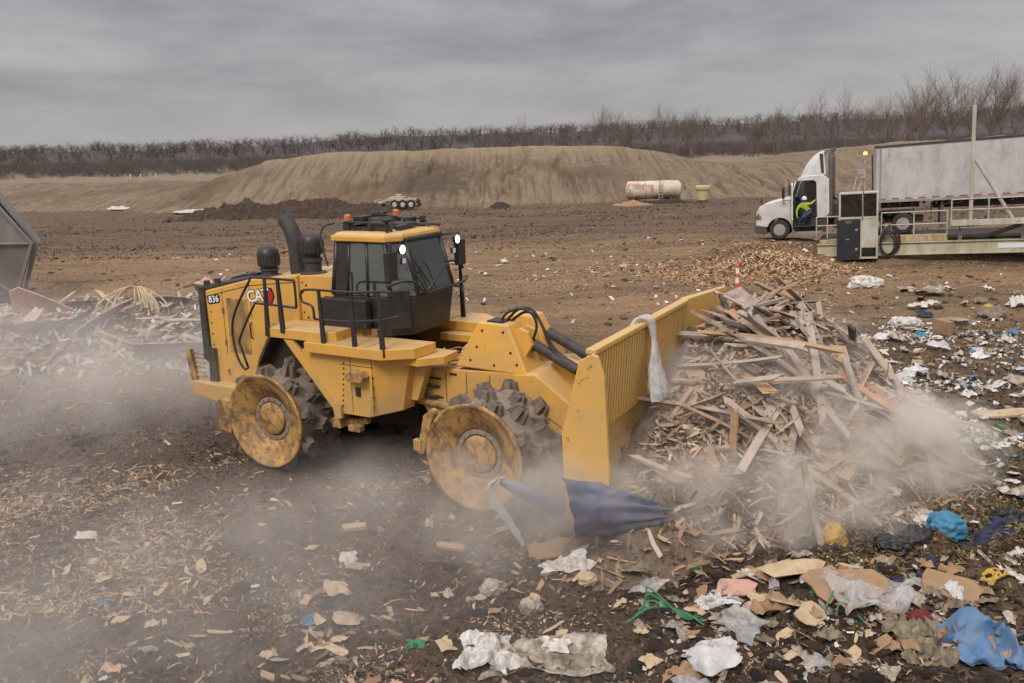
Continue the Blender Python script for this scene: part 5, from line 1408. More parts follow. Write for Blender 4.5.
cl = lay('plastic_sheet', 's', 4.62, 9.95, (1.5, 1.0), 'film', 'clear plastic film draped over folded cardboard', 'sheet', 23, amp=.4, dz=.10)
lay('plastic_sheet', 's', 2.55, 10.05, (.8, .45), 'film_white', 'wrinkled milky film left of the torn plywood pieces', 'sheet', 24, amp=.25)
lay('plastic_sheet', 's', 6.9, 10.35, (.9, .5), 'bag_white', 'greyish white film right of the brown carton near right edge', 'sheet', 25, amp=.22)
lay('plastic_sheet', 's', 6.4, 10.25, (.45, .32), 'bag_yellow', 'yellow plastic scrap above the khaki tarpaulin', 'sheet', 26, amp=.16)
lay('rubbish_bag', 'b', 5.0, 9.15 + .25, (.32, .2, .14), 'bag_red', 'dark red rag below the clear film', 'rag', 27)
def flat(name, x, y, size, mat, yaw, pitch, roll, label, cat, seed, dz=.05, t=.015):
    me = panel_mesh(size[0], size[1], t, seed)
    return place(name, me, M[mat], (x, y, top(x, y) + dz), (math.cos(yaw), math.sin(yaw), pitch), roll, label, cat)
flat('cardboard_sheet', 4.45, 9.95, (.75, .5), 'card', -.3, .1, .35, 'folded brown cardboard under the clear film', 'cardboard', 101, .16)
flat('cardboard_sheet', 4.75, 9.75, (.5, .4), 'card', .5, -.2, .5, 'second smaller cardboard flap under the right of the clear film', 'cardboard', 102, .16)
flat('plywood_piece', 3.42, 9.75, (.55, .45), 'ply', .2, -.35, -.3, 'cream torn plywood tilted on the dark soil left of the clear film', 'plywood', 103, .14)
flat('plywood_piece', 3.62, 9.4, (.6, .34), 'ply', .9, -.1, .3, 'pale split plywood piece just below the tilted cream one', 'plywood', 104, .09)
flat('plywood_piece', 3.75, 10.45, (.95, .32), 'ply', .15, .05, .15, 'long pale pointed plywood sliver above the torn pieces', 'plywood', 105, .16)
flat('plywood_piece', 4.0, 9.9, (.6, .5), 'card', .6, .1, .4, 'brown board leaning between cream plywood and clear film', 'plywood', 106, .1)
flat('plywood_piece', 2.95, 10.35, (.6, .35), 'bag_pink', -.4, .1, .2, 'pinkish board fragment behind the milky film', 'plywood', 107, .1)
flat('cardboard_sheet', 5.75, 10.15, (.85, .45), 'card', -.5, -.15, .4, 'flattened olive-brown carton right of the clear film', 'cardboard', 108, .14)
flat('plywood_piece', 10.7, 17.6, (1.3, .4), 'ply', .05, .02, .1, 'tan board lying flat at the right edge of the litter', 'board', 109, .08, .05)
flat('plywood_piece', .55, 11.75, (.9, .5), 'card', .3, .05, .1, 'brown board on the ground under the blue corrugated metal', 'board', 110, .05)
flat('plywood_piece', -1.05, 12.1, (.55, .16), 'wood_fresh', -.4, .02, .1, 'short tan board in front of the front wheel', 'board', 111, .05, .04)
flat('plywood_piece', -2.65, 12.7, (.42, .16), 'ply', .1, .03, .1, 'short cream block of wood between the two near wheels', 'board', 112, .05, .06)
longboard((3.0, 10.6, .18), (4.0, 10.85, .3), .1, .04, 'ply', 'pale slatted batten behind the long plywood sliver', 83)
b = MB()
for k_ in range(4):
    b.tube(smooth_path([(1.35 + k_ * .12, 9.6 + k_ * .1, .12), (1.7, 9.75 + k_ * .08, .24 + k_ * .05), (2.1, 9.8 - k_ * .06, .15), (2.35, 9.6 + k_ * .1, .06)], 6), .012, 5)
tag(b.build('strapping', M['bag_green'], None), 'loops of green strapping tape on dark soil right of the lowest whitish sheet', 'strap')
b = MB()
for k_ in range(3):
    b.tube(smooth_path([(3.8 + k_ * .18, 9.5, .2), (4.0 + k_ * .1, 9.7, .42), (4.15, 9.95 - k_ * .12, .3), (4.1 + k_ * .1, 9.4, .16)], 6), .012, 5)
tag(b.build('strapping', M['bag_green'], None), 'green strapping tape looped in front of the clear film', 'strap')

# litter farther off on the right
lay('rubbish_bag', 'b', 14.3, 33.4, (1.3, .8, .5), 'bag_white', 'white bag alone on brown soil, farthest of the big white bags', 'bag', 31)
lay('rubbish_bag', 'b', 12.8, 26.6, (1.05, .5, .4), 'bag_white', 'long white bag on brown soil left of the cardboard box', 'bag', 32, -.2)
lay('rubbish_bag', 'b', 11.2, 33.9, (.7, .5, .34), 'bag_grey', 'greyish bag near the traffic post beyond the heap', 'bag', 33)
bx = tag(empty('cardboard_box', (13.6, 25.4, gzf(13.6, 25.4)), (0, .05, .4)), 'crushed brown cardboard box standing alone on soil at right', 'box')
b = MB(); b.bb((-.42, -.3, 0), (.42, .3, .5)); b.v = [(x + rnd.uniform(-.05, .05), y + rnd.uniform(-.05, .05), z + rnd.uniform(-.05, .03)) for x, y, z in b.v]; b.build('carton', M['card'], bx, .03)
b = MB(); b.prism([(-.3, -.44), (.3, -.44), (.34, -.1), (-.28, -.12)], .49, .505, 'z'); b.box((.0, -.305, .25), (.85, .01, .08)); b.build('flap', M['bag_grey'], bx)
tp = tag(empty('traffic_post', (9.0, 33.0, gzf(9, 33))), 'orange and white traffic post standing beyond the heap', 'traffic post')
b = MB(); tp.scale = (.66, .66, 1.05)
b.lathe([(.26, 0), (.26, .06), (.12, .1)], n=16); b.build('foot', M['rubber'], tp)
b = MB(); b.lathe([(.12, .08), (.1, 1.1), (.05, 1.14), (.05, 1.2), (0, 1.2)], n=16); b.build('body', M['orange'], tp)
for z in (.42, .78):
    b = MB(); b.lathe([(.122 - z * .016, z), (.120 - z * .016 - .003, z + .2)], n=16); b.build('reflective_band', M['logo_white'], tp)

# plastic bag hung over the top rail of the blade
def hung_bag():
    n, m = 30, 14
    mw = Matrix.Translation(MACH) @ Matrix.Rotation(HEAD, 4, 'Z')
    yc = -.05
    path = smooth_path([(BX - .12, yc - .35, 2.75), (BX + .05, yc - .12, 3.17), (BX + .2, yc, 3.15), (BX + .27, yc + .03, 2.85), (BX + .3, yc + .02, 2.6), (BX + .33, yc - .05, 2.35), (BX + .40, yc - .12, 2.1), (BX + .46, yc - .16, 1.85)], 5)
    b = MB(); nn = 18
    N = len(path); wid = np.interp(np.linspace(0, 1, N), [0, .2, .33, .45, .52, .68, .85, 1], [.16, .20, .16, .09, .11, .24, .34, .36])
    vs = []
    for i, p in enumerate(path):
        for k_ in range(nn):
            a = 2 * PI * k_ / nn
            w = wid[i] * (1 + .22 * mnoise.noise(Vector((math.cos(a) * 2, math.sin(a) * 2, i * .35))) + .12 * math.sin(a * 7 + i * .2))
            vs.append(mw @ (p + Vector((math.cos(a) * w * .30, math.sin(a) * w, 0))))
    fs = [(i * nn + k_, i * nn + (k_ + 1) % nn, (i + 1) * nn + (k_ + 1) % nn, (i + 1) * nn + k_) for i in range(N - 1) for k_ in range(nn)]
    b.add(vs, fs)
    return b.build('plastic_bag', M['film_bag'], None, smooth=True)
tag(hung_bag(), 'twisted white plastic bag hanging over the top of the yellow blade', 'bag')

# blue corrugated sheet, curled, and the folded strip beside it
def curled_sheet():
    n, m = 26, 40
    vs = []
    base = Vector((.66, 11.4, .55)); tip = Vector((2.15, 11.6, .62))
    for i in range(n):
        s = i / (n - 1)
        c = base.lerp(tip, s) + Vector((0, 0, .38 - .30 * s))
        r = .36 * (1 - s) ** .8 + .17 + .06 * mnoise.noise(Vector((s * 4, 1, 5)))
        for j in range(m):
            a = -2.35 + 3.2 * j / (m - 1)
            rr = r + .016 * math.sin(j * .8) * (1 - s * .5) + .09 * mnoise.noise(Vector((s * 3.2, j * .11, 2))) + .03 * mnoise.noise(Vector((s * 9, j * .3, 7)))
            d = Vector((0.12, -math.cos(a + .45), math.sin(a + .75)))
            jag = .30 * mnoise.noise(Vector((j * .22, 3, 1))) + .12 * mnoise.noise(Vector((j * .8, 8, 1)))
            vs.append(c + Vector((d.x * rr, d.y * rr * (1 - .55 * s), d.z * rr)) + Vector((-.10 * math.sin(a) + jag * s * s - .12 * jag * (1 - s), 0, 0)))
    fs = [(i * m + j, i * m + j + 1, (i + 1) * m + j + 1, (i + 1) * m + j) for i in range(n - 1) for j in range(m - 1)]
    return MB().add(vs, fs).build('corrugated_sheet', M['bluesheet'], None, smooth=True)
tag(curled_sheet(), 'blue corrugated metal sheet curled into a cone under the blade', 'metal sheet')
def ribbon(name, pts, widths, normal, mats, split=None):
    P = smooth_path(pts, 6); N = len(P); nv = Vector(normal).normalized()
    wd = np.interp(np.linspace(0, 1, N), np.linspace(0, 1, len(widths)), widths)
    b = MB(); vs = []
    for i, p in enumerate(P):
        for k_ in range(5):
            t = k_ / 4 - .5
            vs.append(p + nv * (t * wd[i]) + Vector((0, -.02, 0)) * math.cos(t * 5))
    for i in range(N - 1):
        b.cur = 1 if (split is not None and i / N > split) else 0
        q = len(b.v)
        for k_ in range(4): b.f.append((i * 5 + k_, i * 5 + k_ + 1, (i + 1) * 5 + k_ + 1, (i + 1) * 5 + k_)); b.mi.append(b.cur)
    b.v = [tuple(v) for v in vs]
    return b.build(name, [M[m_] for m_ in mats], None, smooth=True)
tag(ribbon('metal_strip', [(.10, 12.0, .02), (-.12, 12.0, .42), (-.34, 12.0, .80), (-.40, 12.0, 1.0), (-.30, 12.02, 1.12), (-.18, 12.08, 1.13)], [.08, .14, .16, .13, .10, .05], (1, .2, .25), ['bluepale']), 'pale bent metal strip standing folded against the front wheel', 'metal strip')
tag(ribbon('metal_strip', [(-.24, 12.1, 1.05), (.1, 12.0, .92), (.45, 11.85, .80), (.72, 11.7, .72)], [.10, .24, .32, .3], (.25, .1, 1), ['bluesheet']), 'dull blue metal strip running from the front wheel to the curled sheet', 'metal strip')
tag(ribbon('metal_strip', [(2.35, 12.9, .42), (2.65, 13.2, .78), (2.9, 13.4, 1.02)], [.10, .22, .18], (.5, -.2, .5), ['bluesheet']), 'blue metal strip poking up right of the curled sheet', 'metal strip')

# crumpled pieces scattered as individuals
TEMPL = [crumple('scrap', rnd.uniform(.16, .42), rnd.uniform(.12, .3), rnd.uniform(.06, .14), 200 + i, n=9, drape=False) for i in range(9)]
def scraps(n, sampler, mats, smin, smax, label, group, name='plastic_scrap'):
    k_ = 0
    while k_ < n:
        x, y = sampler()
        if x is None: continue
        me = TEMPL[rnd.randrange(9)]
        if not me.materials: me.materials.append(M['paper'])
        o = bpy.data.objects.new(name, me); COL.objects.link(o)
        o.material_slots[0].link = 'OBJECT'; o.material_slots[0].material = M[rnd.choice(mats)]
        s = rnd.uniform(smin, smax) * (1 + .9 * (rnd.random() ** 5))
        o.scale = (s, s, s * rnd.uniform(.7, 1.3)); o.rotation_euler = (rnd.uniform(-.35, .35), rnd.uniform(-.35, .35), rnd.uniform(0, 6.28))
        o.location = (x, y, top(x, y) + .03 * s)
        tag(o, label, 'scrap', group); k_ += 1
MIX = ['bag_white'] * 5 + ['paper'] * 4 + ['bag_grey'] * 4 + ['bag_tan'] * 3 + ['bag_pink', 'bag_cyan', 'bag_blue', 'card', 'card', 'bag_yellow', 'bag_green', 'bag_navy']
def in_band():
    y = rnd.uniform(15.5, 26); x = rnd.gauss(.48 * y + 1.0, 2.2)
    return (x, y) if x > .42 * y and x < .72 * y and heap_raw(*heap_uv(x, y)) < .08 else (None, None)
def in_right():
    y = rnd.uniform(10.8, 17); x = rnd.uniform(.5 * y, .68 * y)
    return (x, y) if heap_raw(*heap_uv(x, y)) < .05 else (None, None)
def in_corner():
    y = rnd.uniform(8.2, 11); x = rnd.uniform(.16 * y, .66 * y); return x, y
def in_front():
    y = rnd.uniform(8.4, 13); x = rnd.uniform(-.6 * y, .16 * y); return x, y
def in_mid():
    y = rnd.uniform(24, 46); x = rnd.uniform(-.2 * y, .6 * y); return x, y
def in_patch():
    y = rnd.gauss(29.5, 1.5); x = rnd.gauss(17.3, 1.8); return x, y
def on_heap():
    u = rnd.gauss(1.6, 2); v = abs(rnd.gauss(1.8, 1.4)); p = BC + UY * u + VX * v
    return (p[0], p[1]) if heap_raw(u, v) > .15 else (None, None)
scraps(80, in_band, MIX, .6, 1.25, 'small crumpled scrap in the white litter band right of the heap', 'scraps in the litter band right of the heap')
scraps(46, in_right, MIX, .4, .95, 'small crumpled scrap on olive mulch below the litter band at right', 'scraps on the mulch at right')
scraps(44, in_corner, ['bag_tan', 'bag_grey', 'bag_grey', 'paper', 'ply', 'ply', 'card', 'card', 'bag_navy', 'bag_green'], .3, .9, 'small scrap among torn board and film at lower right', 'scraps among torn board at lower right')
scraps(58, in_front, ['ply', 'ply', 'paper', 'bag_grey', 'bag_pink', 'bag_tan', 'card', 'wood'], .3, 1.15, 'small pale scrap trodden into dark soil in front of the machine', 'scraps in dark soil in front of the machine')
scraps(26, in_mid, ['bag_white', 'paper', 'bag_grey', 'bag_grey'], .6, 1.3, 'small pale scrap on the brown field behind the heap', 'scraps on the field behind the heap')
scraps(22, in_patch, MIX, 1.2, 2.4, 'scrap in the far rubbish patch under the tipping platform at right', 'scraps in the far rubbish patch at right')
scraps(26, on_heap, ['bag_white', 'bag_grey', 'bag_grey', 'paper', 'bag_tan'], .5, 1.2, 'pale crumpled scrap caught between planks in the heap', 'scraps caught in the heap')

# ------------------------------------------------------------------ loose ground cover (uncountable): one mesh per kind
def chip_mesh(name, xy, z, length, width, cols, tilt=.35, roll=.5):
    n = len(xy)
    yaw = nrg.uniform(0, 2 * PI, n); p = nrg.normal(0, tilt, n); rl = nrg.normal(0, roll, n)
    a = np.stack([np.cos(yaw) * np.cos(p), np.sin(yaw) * np.cos(p), np.sin(p)], -1)
    s = np.stack([-np.sin(yaw), np.cos(yaw), np.zeros(n)], -1)
    nn = np.cross(a, s); s = s * np.cos(rl)[:, None] + nn * np.sin(rl)[:, None]
    nn = np.cross(a, s)
    c = np.concatenate([xy, z[:, None]], 1)
    hl = (length / 2)[:, None]; hw = (width / 2)[:, None]
    bend = (nrg.uniform(-.12, .12, n) * length)[:, None]
    P = np.stack([c - a * hl - s * hw, c - a * hl * nrg.uniform(.6, 1, (n, 1)) + s * hw, c + s * hw * nrg.uniform(.6, 1.2, (n, 1)) + nn * bend, c - s * hw + nn * bend,
                  c + a * hl * nrg.uniform(.6, 1, (n, 1)) + s * hw * nrg.uniform(.2, 1, (n, 1)), c + a * hl - s * hw], 1).reshape(-1, 3)
    base = np.arange(n)[:, None] * 6
    F = np.stack([base + np.array([0, 3, 2, 1]), base + np.array([3, 5, 4, 2])], 1).reshape(-1, 4)
    me = bpy.data.meshes.new(name)
    me.vertices.add(len(P)); me.vertices.foreach_set('co', P.ravel().astype(np.float32))
    me.loops.add(F.size); me.loops.foreach_set('vertex_index', F.ravel().astype(np.int32))
    me.polygons.add(len(F)); me.polygons.foreach_set('loop_start', (np.arange(len(F)) * 4).astype(np.int32))
    me.update(calc_edges=True)
    cols = np.array(cols)
    pick = cols[nrg.integers(0, len(cols), n)] * nrg.uniform(.7, 1.2, (n, 1))
    cc = np.concatenate([np.clip(pick, 0, 1), np.ones((n, 1))], 1)
    at = me.attributes.new('Col', 'FLOAT_COLOR', 'POINT')
    at.data.foreach_set('color', np.repeat(cc, 6, 0).ravel().astype(np.float32))
    return me
def under_machine(x, y):
    d0 = x - MACH.x; d1 = y - MACH.y
    lx = d0 * ch + d1 * sh; ly = -d0 * sh + d1 * ch
    r = np.zeros(len(x), bool)
    for ax in AX:
        for s in (-1, 1): r |= (np.abs(lx - ax) < .55) & (np.abs(ly - s * 1.42) < .72)
    return r
WOODC = [S(176, 148, 112), S(150, 124, 94), S(196, 172, 136), S(128, 104, 80), S(166, 128, 100), S(190, 160, 124)]
DARKC = [S(60, 46, 35), S(78, 60, 45), S(48, 37, 28), S(94, 73, 54), S(68, 53, 38)]
OLIVE = [S(112, 96, 62), S(92, 80, 52), S(134, 114, 76), S(74, 64, 44), S(120, 100, 72)]
DUSTY = [S(140, 122, 106), S(120, 104, 90), S(156, 138, 120), S(104, 90, 78)]
LIT = [S(216, 212, 206)] * 6 + [S(186, 178, 168)] * 6 + [S(150, 138, 124)] * 7 + [S(140, 160, 186), S(80, 130, 160), S(190, 158, 132), S(170, 92, 84), S(196, 182, 122), S(110, 130, 104), S(60, 60, 70)]
def cover(name, label, n, y0, y1, fx0, fx1, lr, wr, cols, mat='chips', mask=None, lift=.012, tilt=.35, onheap=False, power=1.0, cat='ground cover'):
    y_ = y0 + (y1 - y0) * nrg.random(n) ** power
    x_ = y_ * nrg.uniform(fx0, fx1, n)
    keep = ~under_machine(x_, y_)
    if mask is not None: keep &= nrg.random(n) < mask(x_, y_)
    hz_ = heap(x_, y_)
    if not onheap: keep &= hz_ < .1
    x_, y_ = x_[keep], y_[keep]
    z_ = np.maximum(gz(x_, y_), gz0(x_, y_) - .09 + heap(x_, y_)) + lift
    L_ = nrg.uniform(*lr, len(x_)); W_ = nrg.uniform(*wr, len(x_))
    me = chip_mesh(name, np.stack([x_, y_], -1), z_, L_, W_, cols, tilt)
    return tag(link(name, me, M[mat]), label, cat, kind='stuff')
clump = lambda sc, s, lo=.05, hi=.45: (lambda x, y: sst(lo, hi, fbm(x / sc, y / sc, s, 3)))
cover('soil_clods', 'dark soil clods and crushed refuse covering the near ground', 34000, 7.6, 20, -.78, .85, (.02, .10), (.015, .07), DARKC + DUSTY[3:], tilt=.6, power=1.3)
cover('wood_chips', 'pale wood splinters strewn over the near ground', 46000, 7.6, 22, -.8, .32, (.015, .12), (.005, .03), WOODC + DUSTY + [S(196, 184, 168), S(88, 74, 62)], mask=lambda x, y: .06 + .94 * sst(.02, .5, fbm(x / 1.7, y / 1.1, 301, 4)), power=1.3)
cover('wood_chips', 'broken board ends and chips trodden into the near dark soil', 5200, 7.6, 21, -.78, .25, (.06, .34), (.015, .08), WOODC + DUSTY, mask=clump(1.9, 317, .0, .6), tilt=.25, power=1.2)
cover('mulch', 'pale straw-like mulch at the left edge', 15000, 10.2, 16, -.78, -.38, (.05, .26), (.01, .035), WOODC + WOODC + DUSTY, mask=lambda x, y: sst(-.32, -.62, x / y) * (.15 + .85 * sst(-.3, .4, fbm(x / 1.2, y / 1.2, 311, 3))), tilt=.3)
cover('mulch', 'olive-brown shredded mulch on the right', 26000, 7.8, 24, .28, .85, (.03, .16), (.01, .04), OLIVE + DARKC[1:], mask=lambda x, y: sst(4.2, 6, x) * (.35 + .65 * sst(-.2, .4, fbm(x / 1.5, y / 1.5, 305, 3))), tilt=.45, power=1.3)
cover('mulch', 'yellow-brown shredded mulch above the torn film', 14000, 10.6, 14, .36, .70, (.03, .18), (.01, .04), OLIVE + [S(146, 126, 88), S(122, 102, 66), S(156, 136, 98)], mask=lambda x, y: .25 + .75 * sst(-.2, .4, fbm(x / .9, y / .9, 351, 3)), tilt=.45)
cover('wood_chips', 'straw and chips flecking the brown middle field', 60000, 20, 58, -.75, .75, (.04, .2), (.012, .05), WOODC[:4] + [S(128, 102, 74), S(112, 90, 66), S(142, 114, 84), S(96, 76, 56)], mask=lambda x, y: .12 + .88 * sst(-.1, .6, fbm(x / 6, y / 2.2, 303, 3)), power=1.25)
cover('wood_chips', 'dark and pale flecks over the far field', 26000, 48, 79, -.7, .6, (.08, .40), (.03, .10), [S(86, 68, 52), S(66, 52, 40), S(108, 87, 65), S(128, 104, 78), S(96, 77, 58)], tilt=.5, mask=lambda x, y: .15 + .85 * sst(-.1, .5, fbm(x / 9, y / 1.6, 341, 3)))
cover('mulch', 'chestnut wood mulch spread in front of the lorry', 26000, 28, 46, .06, .44, (.06, .24), (.02, .07), [S(196, 158, 118), S(210, 176, 134), S(172, 134, 100), S(150, 118, 90)], mask=lambda x, y: sst(.1, .3, np.exp(-((x - .30 * y) / 3.4) ** 2) * np.exp(-((y - 38.5) / 3.2) ** 2) + .5 * np.exp(-((x - 8) / 5) ** 2) * np.exp(-((y - 40) / 3) ** 2) * (.5 + vn(x / 2, y / 1, 9))), tilt=.4)
cover('litter', 'white and coloured litter flecks in the band right of the heap', 15000, 14.5, 27, .38, .78, (.04, .19), (.03, .11), LIT, 'litter', mask=lambda x, y: np.exp(-((x - (.50 * y + 1.2)) / 2.6) ** 2) * (.05 + .95 * sst(-.05, .45, fbm(x / 1.5, y / 1.0, 307, 4))), lift=.04, tilt=.6)
cover('litter', 'tiny pale litter flecks over the near right ground', 6000, 8, 15, .12, .8, (.02, .10), (.015, .06), LIT[:4] + LIT[8:19] + WOODC * 2 + DUSTY + OLIVE, 'litter', lift=.03, tilt=.6, mask=clump(1.2, 309, -.2, .5))
cover('litter', 'white litter flecks over the middle field', 1500, 24, 50, -.4, .75, (.08, .3), (.06, .2), LIT[:8], 'litter', lift=.03, tilt=.5, mask=lambda x, y: .12 + sst(.25, .5, fbm(x / 5, y / 3, 313, 3)) * .5 + .5 * np.exp(-((x - 17.5) / 3) ** 2 - ((y - 29.5) / 2) ** 2))
# splinters and shards through the heap
n = 15000
u_ = nrg.normal(1.5, 2.1, n); v_ = np.abs(nrg.normal(2.1, 1.7, n)) + .02
x_ = BC[0] + u_ * UY[0] + v_ * VX[0]; y_ = BC[1] + u_ * UY[1] + v_ * VX[1]
k_ = heap_raw(u_, v_) > .06; x_, y_ = x_[k_], y_[k_]
z_ = np.maximum(gz(x_, y_), gz0(x_, y_) - .09 + heap(x_, y_)) + nrg.uniform(0, .12, len(x_))
sp_ = chip_mesh('splinters', np.stack([x_, y_], -1), z_, nrg.uniform(.06, .5, len(x_)) * (1 + .8 * (nrg.random(len(x_)) > .93)), nrg.uniform(.012, .075, len(x_)), WOODC + DUSTY[:1] + [S(186, 168, 150), S(202, 184, 164), S(192, 152, 128), S(172, 150, 132), S(120, 102, 88), S(208, 196, 182)], .5, .7)
tag(link('splinters', sp_, M['chips']), 'splinters and shards filling the heap between the planks', 'splinters', kind='stuff')

for i in range(46):
    x, y = in_front()
    o = place('board_scrap', PANM[i % 6], M[rnd.choice(['ply', 'ply', 'wood', 'wood', 'bag_grey', 'wood_fresh'])], (x, y, top(x, y) + .03), (rnd.uniform(-1, 1), rnd.uniform(-1, 1), rnd.gauss(0, .15)), rnd.uniform(-.3, .3),
          'broken pale scrap of board pressed into dark soil in front of the machine', 'board scrap', 'broken board scraps in front of the machine')
    q = rnd.uniform(.12, .5); o.scale = (q, q * rnd.uniform(.25, .8), .7)
# torn board and film in the near right corner
for i in range(150):
    x, y = in_corner()
    if x < 2.0: continue
    o = place('board_scrap', PANM[i % 6], M[rnd.choice(['ply', 'card', 'card', 'wood', 'wood', 'bag_tan', 'bag_grey'])], (x, y, top(x, y) + .04), (rnd.uniform(-1, 1), rnd.uniform(-1, 1), rnd.gauss(0, .3)), rnd.uniform(-.6, .6),
          'torn scrap of board among dirt and film at lower right', 'board scrap', 'torn board scraps at lower right')
    q = rnd.uniform(.12, .5); o.scale = (q, q * rnd.uniform(.5, 1), .6)
scraps(70, in_corner, ['film_white', 'film', 'bag_grey', 'bag_grey', 'bag_tan', 'bag_tan', 'card'], .5, 1.6, 'wrinkled bit of dirty film among torn board at lower right', 'dirty film scraps at lower right', 'film_scrap')
scraps(50, in_band, ['film_white', 'bag_white', 'bag_grey'], .8, 1.6, 'wrinkled bit of pale film in the litter band right of the heap', 'pale film scraps in the litter band', 'film_scrap')
# earth clods
def clods(name, label, n, y0, y1, fx0, fx1, r0, r1, cols, mask=None, power=1.4):
    import bmesh
    bm = bmesh.new(); bmesh.ops.create_icosphere(bm, subdivisions=2, radius=1)
    base = np.array([v.co[:] for v in bm.verts]); tri = np.array([[v.index for v in f.verts] for f in bm.faces]); bm.free()
    y_ = y0 + (y1 - y0) * nrg.random(n) ** power; x_ = y_ * nrg.uniform(fx0, fx1, n)
    keep = ~under_machine(x_, y_) & (heap(x_, y_) < .15)
    if mask is not None: keep &= nrg.random(n) < mask(x_, y_)
    x_, y_ = x_[keep], y_[keep]; n = len(x_)
    rr = r0 + (r1 - r0) * nrg.random(n) ** 3
    var = [base * (.85 + .45 * np.array([.4 - abs(mnoise.noise(Vector(p) * 2.3 + Vector((0, k * 7, 3)))) * 1.6 for p in base])[:, None] + .5 * np.array([mnoise.noise(Vector(p) * 1.6 + Vector((k * 9, 0, 0))) for p in base])[:, None] + .25 * np.array([mnoise.noise(Vector(p) * 4 + Vector((k * 5, 0, 0))) for p in base])[:, None]) for k in range(8)]
    var = np.stack(var)[nrg.integers(0, 8, n)]
    a = nrg.uniform(0, 6.28, n); c, s_ = np.cos(a)[:, None], np.sin(a)[:, None]
    sx_ = nrg.uniform(.7, 1.5, (n, 1)); sz_ = nrg.uniform(.4, .85, (n, 1))
    X_ = var[:, :, 0] * sx_; Y_ = var[:, :, 1]; Z_ = var[:, :, 2] * sz_
    P = np.stack([(X_ * c - Y_ * s_) * rr[:, None] + x_[:, None], (X_ * s_ + Y_ * c) * rr[:, None] + y_[:, None], Z_ * rr[:, None] + gz(x_, y_)[:, None]], -1)
    F = (np.arange(n)[:, None, None] * len(base) + tri[None]).reshape(-1, 3)
    me = bpy.data.meshes.new(name); P = P.reshape(-1, 3)
    me.vertices.add(len(P)); me.vertices.foreach_set('co', P.ravel().astype(np.float32))
    me.loops.add(F.size); me.loops.foreach_set('vertex_index', F.ravel().astype(np.int32))
    me.polygons.add(len(F)); me.polygons.foreach_set('loop_start', (np.arange(len(F)) * 3).astype(np.int32))
    me.update(calc_edges=True)
    cols = np.array(cols); cc = np.concatenate([cols[nrg.integers(0, len(cols), n)] * nrg.uniform(.6, 1.2, (n, 1)), np.ones((n, 1))], 1)
    at = me.attributes.new('Col', 'FLOAT_COLOR', 'POINT'); at.data.foreach_set('color', np.repeat(cc, len(base), 0).ravel().astype(np.float32))
    return tag(link(name, me, M['clod']), label, 'soil', kind='stuff')
k = NT('clod_soil')
at_ = k.n('ShaderNodeAttribute', attribute_name='Col').outputs['Color']; g_ = k.n('ShaderNodeNewGeometry').outputs['Position']; n_ = k.noise(g_, 26, 7, .75)
M['clod'] = k.fin(k.bsdf(k.mixc(1, at_, k.mixc(n_, (.5, .5, .5), (1.5, 1.5, 1.5)), 'MULTIPLY'), .95, 0, k.bump(n_, 1, .05)))
MUD = [S(54, 41, 30), S(70, 53, 39), S(44, 34, 26), S(84, 65, 48)]
clods('soil_clods', 'lumpy dark clods of soil over the near ground', 5200, 7.6, 20, -.8, .8, .015, .12, MUD, lambda x, y: .2 + .8 * sst(-.2, .5, fbm(x / 1.8, y / 1.8, 331, 3)))
clods('soil_clods', 'lumpy dark clods of soil on the lower right', 2600, 7.6, 12.5, .15, .8, .015, .10, MUD, lambda x, y: .3 + .7 * sst(-.2, .4, fbm(x / .8, y / .8, 333, 3)))
clods('soil_clods', 'brown clods of soil on the middle field', 3500, 20, 50, -.7, .75, .03, .16, [S(96, 76, 58), S(78, 62, 48), S(118, 95, 72)], lambda x, y: sst(.0, .6, fbm(x / 6, y / 2, 335, 3)))

# ------------------------------------------------------------------ long debris bank at the left behind the machine
def bank(x, y):
    c = -.46 * y * 0 + 0
    t = (y - 27.5 - .12 * (x + 14)) / 3.6
    prof = np.exp(-np.abs(t) ** 2.6)
    return 1.25 * prof * sst(-4.5, -8.5, x) * (1 + .30 * vn(x / 1.6, y / 1.6, 401)) + .12 * vn(x / .5, y / .5, 402) * prof
bx_ = np.arange(-34, -3, .12); by_ = np.arange(21.5, 33.5, .12)
BXX, BYY = np.meshgrid(bx_, by_)
tag(link('debris_bank', grid_mesh('debris_bank', BXX, BYY, gz0(BXX, BYY) - .15 + bank(BXX, BYY)), rubble_material()), 'long bank of dusty demolition debris at the left', 'debris bank', kind='stuff')
def btop(x, y): return float(gz0(x, y) - .15 + bank(np.array(x), np.array(y)))
for i in range(95):
    x = rnd.uniform(-24, -8); y = rnd.uniform(23.6, 29.5)
    if bank(np.array(x), np.array(y)) < .2: continue
    yaw = rnd.uniform(0, PI)
    place('wood_plank', rnd.choice(PLK), M['wood'] if rnd.random() < .8 else M['ply'], (x, y, btop(x, y) + .08), (math.cos(yaw), math.sin(yaw), rnd.gauss(0, .3)), rnd.uniform(-.6, .6),
          'dusty length of scrap wood lying in the debris bank at left', 'plank', 'scrap planks in the debris bank at left').scale = (1.6, 1.6, 1.6)
for i in range(26):
    x = rnd.uniform(-24, -8); y = rnd.uniform(23.8, 28.5)
    place('scrap_board', PANM[i % 6], M[rnd.choice(['wood', 'bag_pink', 'bag_grey', 'card', 'silver_dark'])], (x, y, btop(x, y) + .15), (rnd.uniform(-1, 1), rnd.uniform(-1, 1), rnd.gauss(0, .35)), rnd.uniform(-.7, .7),
          'dusty torn board lying in the debris bank at left', 'board', 'torn boards in the debris bank at left').scale = (1.8, 1.8, 1)
def bigboard(x, y, size, mat, d, roll, label, seed): 
    return place('scrap_board', panel_mesh(*size, .04, seed), M[mat], (x, y, btop(x, y) + .3), d, roll, label, 'board')
